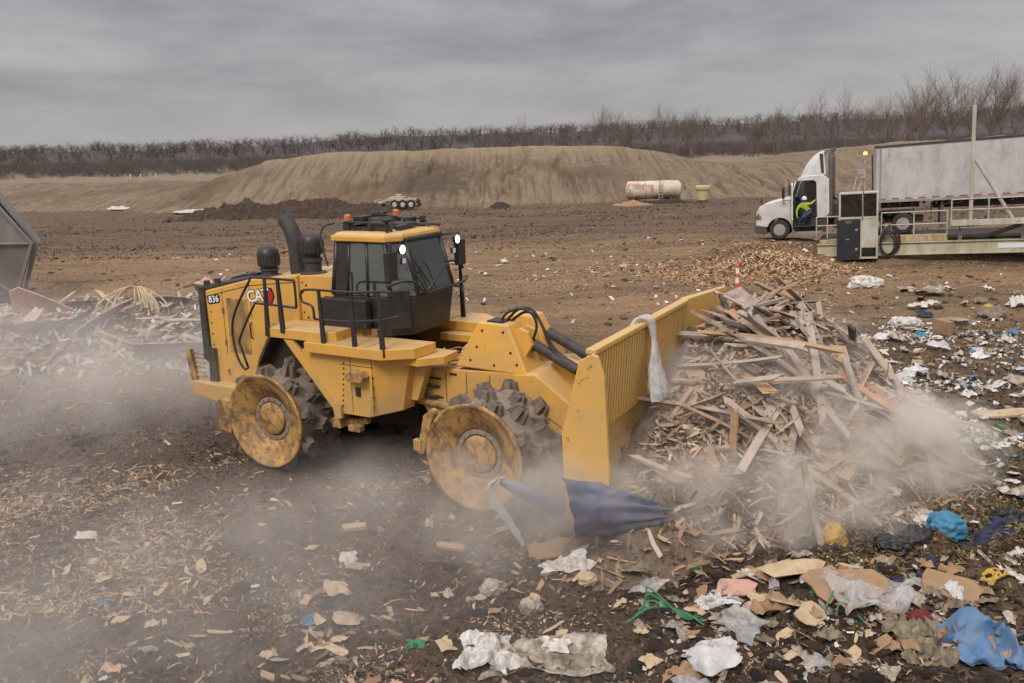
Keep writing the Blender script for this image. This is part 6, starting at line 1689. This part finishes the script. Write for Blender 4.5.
bigboard(-15.3, 26.9, (2.0, 1.5), 'bag_pink', (.8, .2, -.4), -.9, 'broad pinkish board tilted on top of the debris bank below the silver container', 121)
bigboard(-9.6, 24.2, (3.2, 1.5), 'bag_grey', (1, .1, -.02), -.55, 'broad dusty flat panel at the near foot of the debris bank', 122)
bigboard(-12.6, 25.6, (2.4, .9), 'wood', (.5, .6, .3), -.5, 'brown leaning board in the middle of the debris bank', 123)
bigboard(-9.2, 27.8, (1.5, 1.0), 'bluesheet', (.6, .1, .6), -.8, 'blue-grey panel at the bank\'s end behind the radiator guard', 124)
bigboard(-14.6, 25.0, (1.6, 1.0), 'bag_red', (1, 0, .1), -.6, 'dull red panel in the debris bank below the pinkish board', 125)
b = MB()
for i in range(16):
    a = rnd.uniform(-1.2, 1.2); L_ = rnd.uniform(.7, 1.5)
    b.tube(smooth_path([(0, 0, 1.0), (math.sin(a) * L_ * .4, -.3, 1.05 - abs(a) * .1), (math.sin(a) * L_ * .9, -.6, .55), (math.sin(a) * L_, -.8, -.1)], 3), .028, 5)
o = b.build('root_bundle', M['ply']); o.location = (-12.1, 27.0, btop(-12.1, 27.0) - .25); tag(o, 'pale spray of roots or cables spilling over the debris bank', 'roots')
n = 6000
x_ = nrg.uniform(-26, -6, n); y_ = nrg.uniform(23, 31, n); hb_ = bank(x_, y_); k_ = hb_ > .1; x_, y_ = x_[k_], y_[k_]
sp_ = chip_mesh('splinters', np.stack([x_, y_], -1), gz0(x_, y_) - .15 + bank(x_, y_) + nrg.uniform(0, .15, len(x_)), nrg.uniform(.12, .8, len(x_)), nrg.uniform(.03, .14, len(x_)), [S(186, 172, 158), S(204, 194, 182), S(170, 152, 136), S(150, 134, 120), S(196, 176, 160), S(210, 206, 200), S(190, 158, 138)], .45, .7)
tag(link('splinters', sp_, M['chips']), 'splinters and shards covering the debris bank at left', 'splinters', kind='stuff')
TEMPL2 = TEMPL

# silver container at the left edge
def container():
    e = tag(empty('waste_container', (-21.75, 35.0, gzf(-21.75, 35)), (0, 0, R(29))), 'silver tapered waste container cut by the left edge of the picture', 'container')
    # tipped hopper: broad mouth leaning to the right
    b = MB()
    A = [(-4.5, 0, .45), (.85, 0, .45), (1.0, 2.4, .45), (-4.5, 2.4, .45)]
    Bq = [(-4.5, -.25, 2.9), (1.65, -.25, 2.55), (1.75, 2.6, 2.55), (-4.5, 2.6, 2.9)]
    Cq = [(-4.5, -.05, 5.6), (-.10, -.05, 5.3), (0, 2.5, 5.3), (-4.5, 2.5, 5.6)]
    b.loft(A, Bq); b.loft([(x, y, z + .002) for x, y, z in Bq], Cq)
    b.build('hopper_body', M['silver'], e, .02)
    b = MB(); b.tube([(-4.5, -.28, 2.9), (1.68, -.28, 2.55)], .07, 6); b.tube([(1.68, -.28, 2.55), (-.08, -.08, 5.35)], .09, 6); b.tube([(1.68, -.28, 2.55), (.88, -.03, .45)], .09, 6); b.tube([(-1.4, -.17, 2.5), (.7, -.06, .5)], .09, 6)
    b.tube([(1.78, 2.6, 2.55), (.0, 2.55, 5.35)], .09, 6); b.tube([(1.68, -.28, 2.55), (1.78, 2.6, 2.55)], .09, 6); b.build('edge_rail', M['silver'], e)
    b = MB(); b.loft([(1.05, .1, .45), (1.1, 2.3, .45), (1.25, 2.3, .45), (1.2, .1, .45)], [(1.75, .0, 2.5), (1.8, 2.5, 2.5), (2.0, 2.5, 2.5), (1.95, .0, 2.5)]); b.build('tailgate', M['silver'], e, .02)
    b = MB(); b.loft([(1.80, .0, 2.5), (1.85, 2.5, 2.5), (2.05, 2.5, 2.5), (2.0, 0, 2.5)], [(.35, .1, 5.0), (.4, 2.5, 5.0), (.55, 2.5, 5.05), (.5, .1, 5.05)]); b.build('tailgate', M['silver'], e, .02)
    b = MB(); b.bb((-4.5, .1, .2), (1.3, 2.3, .46)); b.build('sill', M['silver_dark'], e, .02)
    return e
container()

# ------------------------------------------------------------------ things on the far field
tk = tag(empty('storage_tank', (13.3, 78.0, gzf(13.3, 78) + .12), (0, 0, R(3))), 'long rusty cream storage tank lying before the earth mound', 'tank'); tk.scale = (.92, .92, .92)
b = MB(); b.lathe([(0, -2.75), (.5, -2.73), (.82, -2.62), (.9, -2.5), (.9, 2.5), (.82, 2.62), (.5, 2.73), (0, 2.75)], (0, 0, 1.15), 'x', 36); tbod = b.build('shell', M['tank'], tk, smooth=True)
b = MB()
for x in (-1.6, 1.6): b.prism([(x - .15, 0), (x + .15, 0), (x + .15, .6), (x - .15, .6)], -.7, .7)
b.build('saddle', M['black_flat'], tk)
b = MB()
for x in (-.9, .55): b.lathe([(.91, x - .03), (.915, x + .03)], (0, 0, 1.15), 'x', 36)
b.build('band', M['yellow_worn'], tk)
b = MB(); b.tube([(.35, -.95, .3), (.35, -.95, 2.0)], .03, 6); b.tube([(.7, -.95, .3), (.7, -.95, 2.0)], .03, 6)
for i in range(6): b.tube([(.35, -.95, .45 + .28 * i), (.7, -.95, .45 + .28 * i)], .025, 6)
b.build('ladder', M['white_dirty'], tk)
b = MB(); b.tube(smooth_path([(-2.6, .2, 2.0), (-2.75, .2, 2.5), (-2.6, .2, 2.75), (-2.35, .2, 2.6)], 4), .08, 8); b.lathe([(.18, 0), (.18, .2), (.1, .28), (0, .3)], (-1.2, 0, 2.03), n=12); b.lathe([(.14, 0), (.14, .22), (0, .24)], (1.9, 0, 2.03), n=12); b.build('vent_pipe', M['tread'], tk)
b = MB(); b.bb((-2.1, -.905, 1.3), (-1.2, -.9, 1.75)); b.build('faded_sign', surf('faded_label', S(206, 158, 140), .7, var=.1, dust=S(200, 190, 170), amt=.5), tbod)

dr_ = tag(empty('salvage_drum', (17.6, 77.0, gzf(17.6, 77) + .2)), 'pale yellow plastic salvage drum right of the rusty tank', 'drum')
b = MB(); b.lathe([(.44, 0), (.52, .05), (.58, .9), (.58, .98), (0, .98)], n=24); b.build('body', M['salvage'], dr_, smooth=False)
b = MB(); b.lathe([(.66, .96), (.68, 1.0), (.68, 1.24), (.62, 1.32), (0, 1.34)], n=24); b.build('lid', M['salvage'], dr_)

cz = gzf(-10.4, 82)
cs_ = tag(empty('trailer_chassis', (-10.3, 78.6, gzf(-10.3, 78.6) + .12), (0, 0, R(-12))), 'cream lowbed trailer chassis with black wheels before the mound', 'trailer')
cs_.scale = (.82, .82, .85)
b = MB(); b.prism([(-2.3, .5), (-1.3, .62), (-1.1, .8), (2.0, .85), (2.1, 1.05), (-.8, 1.12), (-1.4, .86), (-2.3, .7)], -1.0, -.8); b.prism([(-2.3, .5), (-1.3, .62), (-1.1, .8), (2.0, .85), (2.1, 1.05), (-.8, 1.12), (-1.4, .86), (-2.3, .7)], .8, 1.0)
for x in (-2.2, -1, .2, 1.4, 2.0): b.bb((x - .08, -.9, .62), (x + .08, .9, .92))
b.bb((-.6, -.7, 1.0), (1.0, .7, 1.25)); b.bb((.0, -.35, 1.25), (.6, .35, 1.5)); b.prism([(-2.5, .0), (-2.2, .0), (-2.0, .6), (-2.3, .6)], -.4, .4); b.build('frame', M['chassis'], cs_, .02)
for x in (.3, 1.25, 2.2):
    for s in (-1, 1):
        e = empty('wheel', (x - .2, s * 1.0, .48)); e.parent = cs_; e.rotation_euler[2] = 0 if s < 0 else PI
        q = MB(); q.lathe([(.28, 0), (.44, -.02), (.48, .05), (.48, .25), (.44, .3), (.28, .3)], (0, -.15, 0), 'y', 24, False); q.build('tyre', M['rubber'], e)
        q = MB(); q.lathe([(.28, -.1), (.2, -.05), (.1, -.12), (0, -.12)], (0, 0, 0), 'y', 18); q.build('rim', M['white'], e)

for (x, y, s, lab) in ((-28.9, 81.2, (6.8, 2.4), 'long white tarpaulin lying at the left foot of the earth mound'), (-40.5, 88.5, (2.4, 1.0), 'small pale tarpaulin far left of the long white one')):
    me = crumple('tarpaulin', s[0], s[1], .55, int(x) % 50 + 60, n=26, drape=False)
    o = link('tarpaulin', me, M['bag_white'], None, (x, y, gzf(x, y) + .05)); tag(o, lab, 'tarpaulin')
# dark spoil heap
n1 = np.linspace(-1, 1, 220); A_, B_ = np.meshgrid(n1, np.linspace(-1, 1, 90))
hx = -19.5 + A_ * 10.5; hy = 76.5 + B_ * 4.2 
hh = 1.35 * np.clip(1 - np.abs(B_) ** 1.6, 0, 1) * np.interp(A_, [-1, -.7, -.45, -.1, .3, .7, 1], [0, .75, 1, .85, .95, .55, 0]) * (1 + .35 * vn(hx / 1.3, hy / 1.3, 501)) + .30 * fbm(hx / .5, hy / .5, 503, 3)
tag(link('spoil_heap', grid_mesh('spoil_heap', hx, hy, gz0(hx, hy) - .25 + hh), surf('dark_spoil', S(48, 38, 30), .95, var=.5, dust=S(86, 70, 56), amt=.35, scale=1.6, grit=5, bump=1.0)), 'low ridge of dark spoil in front of the earth mound', 'spoil heap')
def small_heap(x, y, r, h, mat, label, seed):
    t = np.linspace(-1, 1, 46); A2, B2 = np.meshgrid(t, t)
    X_ = x + A2 * r[0]; Y_ = y + B2 * r[1]; q = np.sqrt(A2 ** 2 + B2 ** 2)
    Z_ = gz0(X_, Y_) - .2 + (h + .2) * (1 - sst(.05, 1, q)) * (1 + .3 * vn(X_ / .8, Y_ / .8, seed)) + .08 * fbm(X_ / .4, Y_ / .4, seed + 1, 3) * (q < 1)
    return tag(link('soil_heap', grid_mesh('soil_heap', X_, Y_, Z_), mat), label, 'heap')
mulchm = surf('mulch_heap', S(190, 152, 114), .95, var=.25, dust=S(120, 92, 68), amt=.5, scale=2.2, grit=7, bump=1.0)
small_heap(11.9, 38.6, (3.6, 1.9), .62, mulchm, 'chestnut mulch heap in front of the lorry', 511)
small_heap(11.0, 76.0, (3.0, 1.2), .30, surf('pale_mulch', S(176, 140, 98), .95, var=.25, dust=S(130, 102, 74), amt=.5, bump=.6), 'low tan mulch heap at the left end of the rusty tank', 512)
small_heap(-.8, 77, (1.7, .9), .6, surf('dark_clod', S(60, 52, 50), .95, var=.4, bump=.6), 'small dark rubble heap on the far field left of the tank', 513)
small_heap(14.5, 76.9, (3.8, .8), .35, surf('dark_soil_ridge', S(62, 50, 42), .95, var=.4, bump=.6), 'dark soil ridge along the foot of the rusty tank', 514)
n = 7000
a_ = nrg.uniform(0, 2 * PI, n); r_ = np.sqrt(nrg.random(n)); x_ = 11.9 + np.cos(a_) * r_ * 3.5; y_ = 38.6 + np.sin(a_) * r_ * 1.85
q_ = r_; z_ = gz0(x_, y_) - .2 + 0.82 * (1 - sst(.05, 1, q_)) * (1 + .3 * vn(x_ / .8, y_ / .8, 511)) + .06
tag(link('mulch', chip_mesh('mulch', np.stack([x_, y_], -1), z_, nrg.uniform(.1, .35, n), nrg.uniform(.03, .1, n), [S(208, 176, 138), S(220, 192, 156), S(186, 152, 116), S(160, 128, 98), S(212, 182, 146)], .5, .7), M['chips']), 'chestnut wood chips covering the heap in front of the lorry', 'mulch', kind='stuff')
for x, y in ((-54.5, 124), (-53, 124), (-51, 124.5), (-37, 121)):
    b = MB(); b.lathe([(.14, 0), (.14, .5), (.06, .62), (0, .63)], n=10); o = b.build('marker', M['salvage']); o.location = (x, y, 3.5); tag(o, 'tiny yellow marker on the far left bench before the trees', 'marker', 'yellow markers on the far left bench')

# ------------------------------------------------------------------ winter trees
def bark(name, a, c):
    k = NT(name)
    g = k.n('ShaderNodeNewGeometry').outputs['Position']
    oi = k.n('ShaderNodeObjectInfo').outputs['Random']
    n = k.noise(g, 1.5, 4)
    return k.fin(k.bsdf(k.mixc(oi, k.mixc(n, a, c), k.mixc(n, c, tuple(v * .8 for v in a))), .95))
M['bark'] = bark('winter_bark', S(92, 80, 72), S(124, 109, 98))
M['bark_far'] = bark('far_bark', S(86, 77, 74), S(112, 102, 97))
def make_tree(seed, H=10.0, depth=4, spread=1.0, twigs=True, low=.28):
    r = random.Random(seed)
    tr = MB(); cr = MB()
    def strip(b, p, q, w0, w1, sides=3):
        b.tube([p, q], [w0, w1], sides, False)
    def grow(p, d, L_, w, k):
        segs = 3 if k < 2 else 2
        q = p
        for i in range(segs):
            d = (d + Vector((r.gauss(0, .12), r.gauss(0, .12), .10 if k else .05))).normalized()
            n_ = q + d * (L_ / segs); w2 = w * .8
            strip(tr if k == 0 else cr, q, n_, w, w2, 6 if k == 0 else 3)
            if k < depth:
                for c in range(2 if k else (1 if i else 0)):
                    a = r.uniform(0, 2 * PI); t = r.uniform(.35, .8) * spread
                    s = d.orthogonal().normalized(); s2 = d.cross(s)
                    nd = (d * math.cos(t) + (s * math.cos(a) + s2 * math.sin(a)) * math.sin(t)).normalized()
                    grow(q.lerp(n_, r.uniform(.3, 1)), nd, L_ * r.uniform(.5, .72), w2 * .55, k + 1)
            q = n_; w = w2
        if k < depth:
            for c in range(2):
                a = r.uniform(0, 2 * PI); t = r.uniform(.15, .5) * spread
                s = d.orthogonal().normalized(); s2 = d.cross(s)
                grow(q, (d * math.cos(t) + (s * math.cos(a) + s2 * math.sin(a)) * math.sin(t)).normalized(), L_ * r.uniform(.6, .8), w * .75, k + 1)
    grow(Vector((0, 0, -.3)), Vector((0, 0, 1)), H * .42, H * .017, 0)
    mt, mc = tr.mesh('trunk'), cr.mesh('branches')
    mt.materials.append(M['bark']); mc.materials.append(M['bark'])
    return mt, mc
TREES = [make_tree(600 + i, 10, 4, 1.0 + .15 * (i % 3)) for i in range(6)]
def tree(x, y, z, h, label, group, i=None):
    t = empty('bare_tree', (x, y, z), (0, 0, rnd.uniform(0, 6.28)))
    mt, mc = TREES[rnd.randrange(6)]
    s = h / 10
    t.scale = (s * rnd.uniform(.85, 1.15), s * rnd.uniform(.85, 1.15), s)
    link('trunk', mt, None, t); link('branches', mc, None, t)
    tag(t, label, 'tree', group)
def bg_z(x, y): return float(gz(x, y) + far_rise(np.array(x), np.array(y)))
# row rising behind the lorry and trailer
for i in range(30):
    y = rnd.uniform(128, 160); fx = rnd.uniform(.31, .66)
    x = fx * y
    h = np.interp(fx, [.31, .36, .42, .47, .52, .58, .66], [8.4, 10.2, 10.8, 11.2, 13.2, 14.4, 14.8]) * rnd.uniform(.72, 1.08)
    tree(x, y, bg_z(x, y), h, 'bare winter tree in the row behind the lorry and trailer', 'bare trees behind the lorry')
for i in range(30):
    y = rnd.uniform(150, 200); fx = rnd.uniform(-.03, .31)
    x = fx * y
    h = np.interp(fx, [-.03, .05, .12, .2, .26, .31], [7.6, 8.4, 9.4, 10.2, 8.6, 7.6]) * rnd.uniform(.68, 1.08)
    tree(x, y, bg_z(x, y), h, 'bare winter tree standing above the woods behind the earth mound', 'bare trees behind the earth mound')
# the woods as one mass
def woods():
    P = []; Fc = []; base = 0
    tm = []
    for mt, mc in [make_tree(700 + i, 10, 3, 1.45) for i in range(4)] + [make_tree(720 + i, 10, 2, 1.3) for i in range(2)]:
        V_ = []; Q_ = []; o_ = 0
        for me in (mt, mc):
            co = np.empty(len(me.vertices) * 3, np.float32); me.vertices.foreach_get('co', co); co = co.reshape(-1, 3)
            V_.append(co); Q_ += [tuple(v + o_ for v in p.vertices) for p in me.polygons if len(p.vertices) == 4]; o_ += len(co)
        tm.append((np.concatenate(V_), np.array(Q_)))
    for i in range(5200):
        fx = nrg.uniform(-.74, .78); back = i % 3 == 0; y = nrg.uniform(142, 290) if fx < .05 else nrg.uniform(165, 300)
        x = fx * y
        if back: y = nrg.uniform(430, 660); x = fx * y
        v, q = tm[nrg.integers(0, 4)] if not back else tm[4 + nrg.integers(0, 2)]
        h = (3.3 + (y - 135) * .011 + .5 * max(0, fx + .3)) * nrg.uniform(.7, 1.12) / 10
        if back: h = nrg.uniform(.75, 1.05)
        a = nrg.uniform(0, 6.28); c, s = math.cos(a), math.sin(a)
        w = v * np.array([h * 1.9, h * 1.9, h]) * (np.array([1.5, 1.5, 1]) if back else 1); w = np.stack([w[:, 0] * c - w[:, 1] * s, w[:, 0] * s + w[:, 1] * c, w[:, 2]], -1)
        zz = (float(ridge(np.array(x), np.array(y))) if back else bg_z(x, y)) - (.8 + .12 * h * 10)
        P.append(w + np.array([x, y, zz])); Fc.append(q + base); base += len(v)
    P = np.concatenate(P); Fc = np.concatenate(Fc)
    me = bpy.data.meshes.new('woods')
    me.vertices.add(len(P)); me.vertices.foreach_set('co', P.ravel().astype(np.float32))
    me.loops.add(Fc.size); me.loops.foreach_set('vertex_index', Fc.ravel().astype(np.int32))
    me.polygons.add(len(Fc)); me.polygons.foreach_set('loop_start', (np.arange(len(Fc)) * 4).astype(np.int32))
    me.update(calc_edges=True)
    tag(link('woods', me, M['bark_far']), 'grey-brown leafless woods along the horizon', 'woods', kind='stuff')
woods()
# ------------------------------------------------------------------ dust
def dustmat(name, dens, seed, sc, lo, hi, col=(.945, .895, .83), aniso=.1, soft=.75):
    k = NT(name)
    tc = k.n('ShaderNodeTexCoord').outputs['Object']
    pos = k.n('ShaderNodeNewGeometry').outputs['Position']
    ln = k.n('ShaderNodeVectorMath', operation='LENGTH'); k.l(tc, ln.inputs[0])
    n = k.noise(k.mapping(pos, (1, 1, 1.3), loc=(seed * 3.7, seed, 0)), sc, 4, .6, .4)
    fall = k.n('ShaderNodeMapRange', interpolation_type='SMOOTHSTEP')
    k.l(k.math('ADD', ln.outputs['Value'], k.math('MULTIPLY', k.math('SUBTRACT', .5, n), .9)), fall.inputs[0])
    fall.inputs[1].default_value = 1.0 - .0; fall.inputs[2].default_value = 1.0 - soft
    fall.inputs[3].default_value = 0; fall.inputs[4].default_value = 1
    nf = k.noise(k.mapping(pos, (1, 1, 1), loc=(seed, seed * 2.1, 3)), sc * 3.2, 3, .6, .8)
    d = k.math('MULTIPLY', fall.outputs[0], k.math('MULTIPLY', k.ramp(n, [(lo, .06), (hi, 1)]), k.ramp(nf, [(.3, .45), (.65, 1.35)])))
    v = k.n('ShaderNodeVolumePrincipled')
    v.inputs['Color'].default_value = (*col, 1); v.inputs['Anisotropy'].default_value = aniso
    k.l(k.math('MULTIPLY', d, dens), v.inputs['Density'])
    return k.fin(v, 'Volume')
def dust(loc, scl, dens, seed, label, sc=.9, lo=.35, hi=.65, rz=0, soft=.75):
    b = MB(); b.lathe([(0, -1), (.5, -.87), (.87, -.5), (1, 0), (.87, .5), (.5, .87), (0, 1)], n=20)
    b.v = [(x * 1.15, y * 1.15, z * 1.15) for x, y, z in b.v]
    o = link('dust', b.mesh('dust'), dustmat('dust_%d' % seed, dens, seed, sc, lo, hi, soft=soft), None, loc, (0, 0, rz), scl)
    return tag(o, label, 'dust', kind='stuff')
dust((3.4, 12.1, .65), (3.3, 1.3, 1.05), 2.0, 1, 'brown dust rolling low in front of the debris heap', 1.0, .36, .64)
dust((6.3, 13.6, .8), (2.3, 1.4, 1.25), 2.3, 2, 'dense puff of dust billowing at the right foot of the heap', 1.3, .30, .6, soft=.55)
dust((.6, 12.1, .7), (2.8, 1.9, 1.3), .85, 3, 'dust rising between the front wheel and the blade', .9, .34, .65)
dust((-5.0, 10.0, .5), (8.0, 4.0, 1.5), .27, 4, 'thin dust drifting over the near left ground', .30, .34, .64)
dust((-6.2, 8.6, .5), (3.2, 1.6, 1.3), .5, 10, 'pale dust at the lower left corner', .4, .36, .66)
dust((-11.5, 20.0, .9), (10.0, 7.5, 2.4), .24, 5, 'pale dust hanging over the debris bank at left', .30, .34, .64)
dust((4.7, 14.2, 1.7), (2.0, 1.5, 1.2), .85, 6, 'dust puff hanging over the middle of the heap', 1.1, .38, .66)
dust((6.2, 15.6, 2.0), (1.2, .9, 1.0), 1.0, 7, 'dust puff off the upper right flank of the heap', 1.3, .4, .64)
dust((3.2, 14.2, 1.6), (1.3, 1.9, 1.2), .8, 8, 'dust hanging along the face of the blade', 1.1, .38, .66)
dust((-2.4, 12.4, .6), (3.0, 1.8, 1.0), .34, 9, 'dust low on the ground between the two near wheels', .8, .36, .66)

# ------------------------------------------------------------------ sky, sun, camera
SUN_EL, SUN_AZ = R(48), R(205)      # azimuth measured from +Y toward +X: behind the viewer's left shoulder
w = bpy.data.worlds.new('World'); scene.world = w; w.use_nodes = True
t = w.node_tree; t.nodes.clear()
def wn(typ, **kw):
    n_ = t.nodes.new(typ)
    for a, c in kw.items(): setattr(n_, a, c)
    return n_
out = wn('ShaderNodeOutputWorld'); bg = wn('ShaderNodeBackground'); t.links.new(bg.outputs[0], out.inputs[0]); bg.inputs[1].default_value = 1.0
sky = wn('ShaderNodeTexSky', sky_type='NISHITA', sun_disc=False); sky.sun_elevation = SUN_EL; sky.sun_rotation = SUN_AZ
tc = wn('ShaderNodeTexCoord'); sp = wn('ShaderNodeSeparateXYZ'); t.links.new(tc.outputs['Generated'], sp.inputs[0])
def wm(op, a, c=0.0, clamp=False):
    n_ = wn('ShaderNodeMath', operation=op, use_clamp=clamp)
    for i_, v_ in enumerate((a, c)):
        if hasattr(v_, 'links'): t.links.new(v_, n_.inputs[i_])
        else: n_.inputs[i_].default_value = v_
    return n_.outputs[0]
zc = wm('MAXIMUM', sp.outputs[2], 0.0)
den = wm('ADD', zc, .24)
cx = wm('DIVIDE', sp.outputs[0], den); cy = wm('DIVIDE', sp.outputs[1], den)
cmb = wn('ShaderNodeCombineXYZ'); t.links.new(cx, cmb.inputs[0]); t.links.new(cy, cmb.inputs[1])
mpn = wn('ShaderNodeMapping'); mpn.inputs['Scale'].default_value = (2.6, 2.6, 11); mpn.inputs['Location'].default_value = (1.3, .4, 0); t.links.new(tc.outputs['Generated'], mpn.inputs[0])
n1 = wn('ShaderNodeTexNoise'); n1.inputs['Scale'].default_value = 1.25; n1.inputs['Detail'].default_value = 10; n1.inputs['Roughness'].default_value = .58; n1.inputs['Distortion'].default_value = .25; t.links.new(mpn.outputs[0], n1.inputs['Vector'])
rp = wn('ShaderNodeValToRGB'); rp.color_ramp.elements[0].position = .32; rp.color_ramp.elements[1].position = .70
rp.color_ramp.elements[0].color = (*S(139, 138, 144), 1); rp.color_ramp.elements[1].color = (*S(187, 183, 184), 1); t.links.new(n1.outputs['Fac'], rp.inputs[0])
# even pale haze just above the horizon, brighter cloud overhead (overcast sky)
hz = wn('ShaderNodeMapRange', interpolation_type='SMOOTHSTEP'); t.links.new(zc, hz.inputs[0]); hz.inputs[1].default_value = .0; hz.inputs[2].default_value = .085; hz.inputs[3].default_value = .75; hz.inputs[4].default_value = 0
mx = wn('ShaderNodeMix', data_type='RGBA'); t.links.new(hz.outputs[0], mx.inputs[0]); t.links.new(rp.outputs[0], mx.inputs[6]); mx.inputs[7].default_value = (*S(182, 179, 179), 1)
zb = wn('ShaderNodeMapRange', interpolation_type='SMOOTHSTEP'); t.links.new(zc, zb.inputs[0]); zb.inputs[1].default_value = .22; zb.inputs[2].default_value = .8; zb.inputs[3].default_value = 1.0; zb.inputs[4].default_value = 3.6
mul = wn('ShaderNodeVectorMath', operation='SCALE'); t.links.new(mx.outputs[2], mul.inputs[0]); t.links.new(zb.outputs[0], mul.inputs['Scale'])
sk = wn('ShaderNodeVectorMath', operation='SCALE'); t.links.new(sky.outputs[0], sk.inputs[0]); sk.inputs['Scale'].default_value = .06
m2 = wn('ShaderNodeMix', data_type='RGBA'); m2.inputs[0].default_value = .12; t.links.new(mul.outputs[0], m2.inputs[6]); t.links.new(sk.outputs[0], m2.inputs[7])
t.links.new(m2.outputs[2], bg.inputs[0])
sd = bpy.data.lights.new('sun', 'SUN'); sd.energy = 2.0; sd.angle = R(20); sd.color = (1, .95, .88)
so = bpy.data.objects.new('sun', sd); COL.objects.link(so)
dv = Vector((math.sin(SUN_AZ) * math.cos(SUN_EL), math.cos(SUN_AZ) * math.cos(SUN_EL), math.sin(SUN_EL)))
so.rotation_euler = dv.to_track_quat('Z', 'Y').to_euler(); so.location = (0, 0, 40)

cam = bpy.data.cameras.new('camera'); co = bpy.data.objects.new('camera', cam); COL.objects.link(co)
cam.sensor_width = 36; cam.lens = 840 / 1024 * 36; cam.clip_end = 6000; cam.clip_start = .1
pitch = math.atan(190.6 / 840)
Mc = Matrix.Rotation(PI / 2 - pitch, 4, 'X') @ Matrix.Rotation(R(-1.5), 4, 'Z')
co.matrix_world = Matrix.Translation((0, 0, 6.0)) @ Mc
scene.camera = co
scene.render.engine = 'CYCLES'
scene.cycles.use_denoising = True
scene.cycles.max_bounces = 6; scene.cycles.diffuse_bounces = 2; scene.cycles.glossy_bounces = 3; scene.cycles.transmission_bounces = 4; scene.cycles.transparent_max_bounces = 16; scene.cycles.volume_bounces = 3
scene.cycles.volume_step_rate = 2.0; scene.cycles.volume_max_steps = 128
scene.view_settings.view_transform = 'Standard'; scene.view_settings.look = 'None'; scene.view_settings.exposure = 0; scene.view_settings.gamma = 1
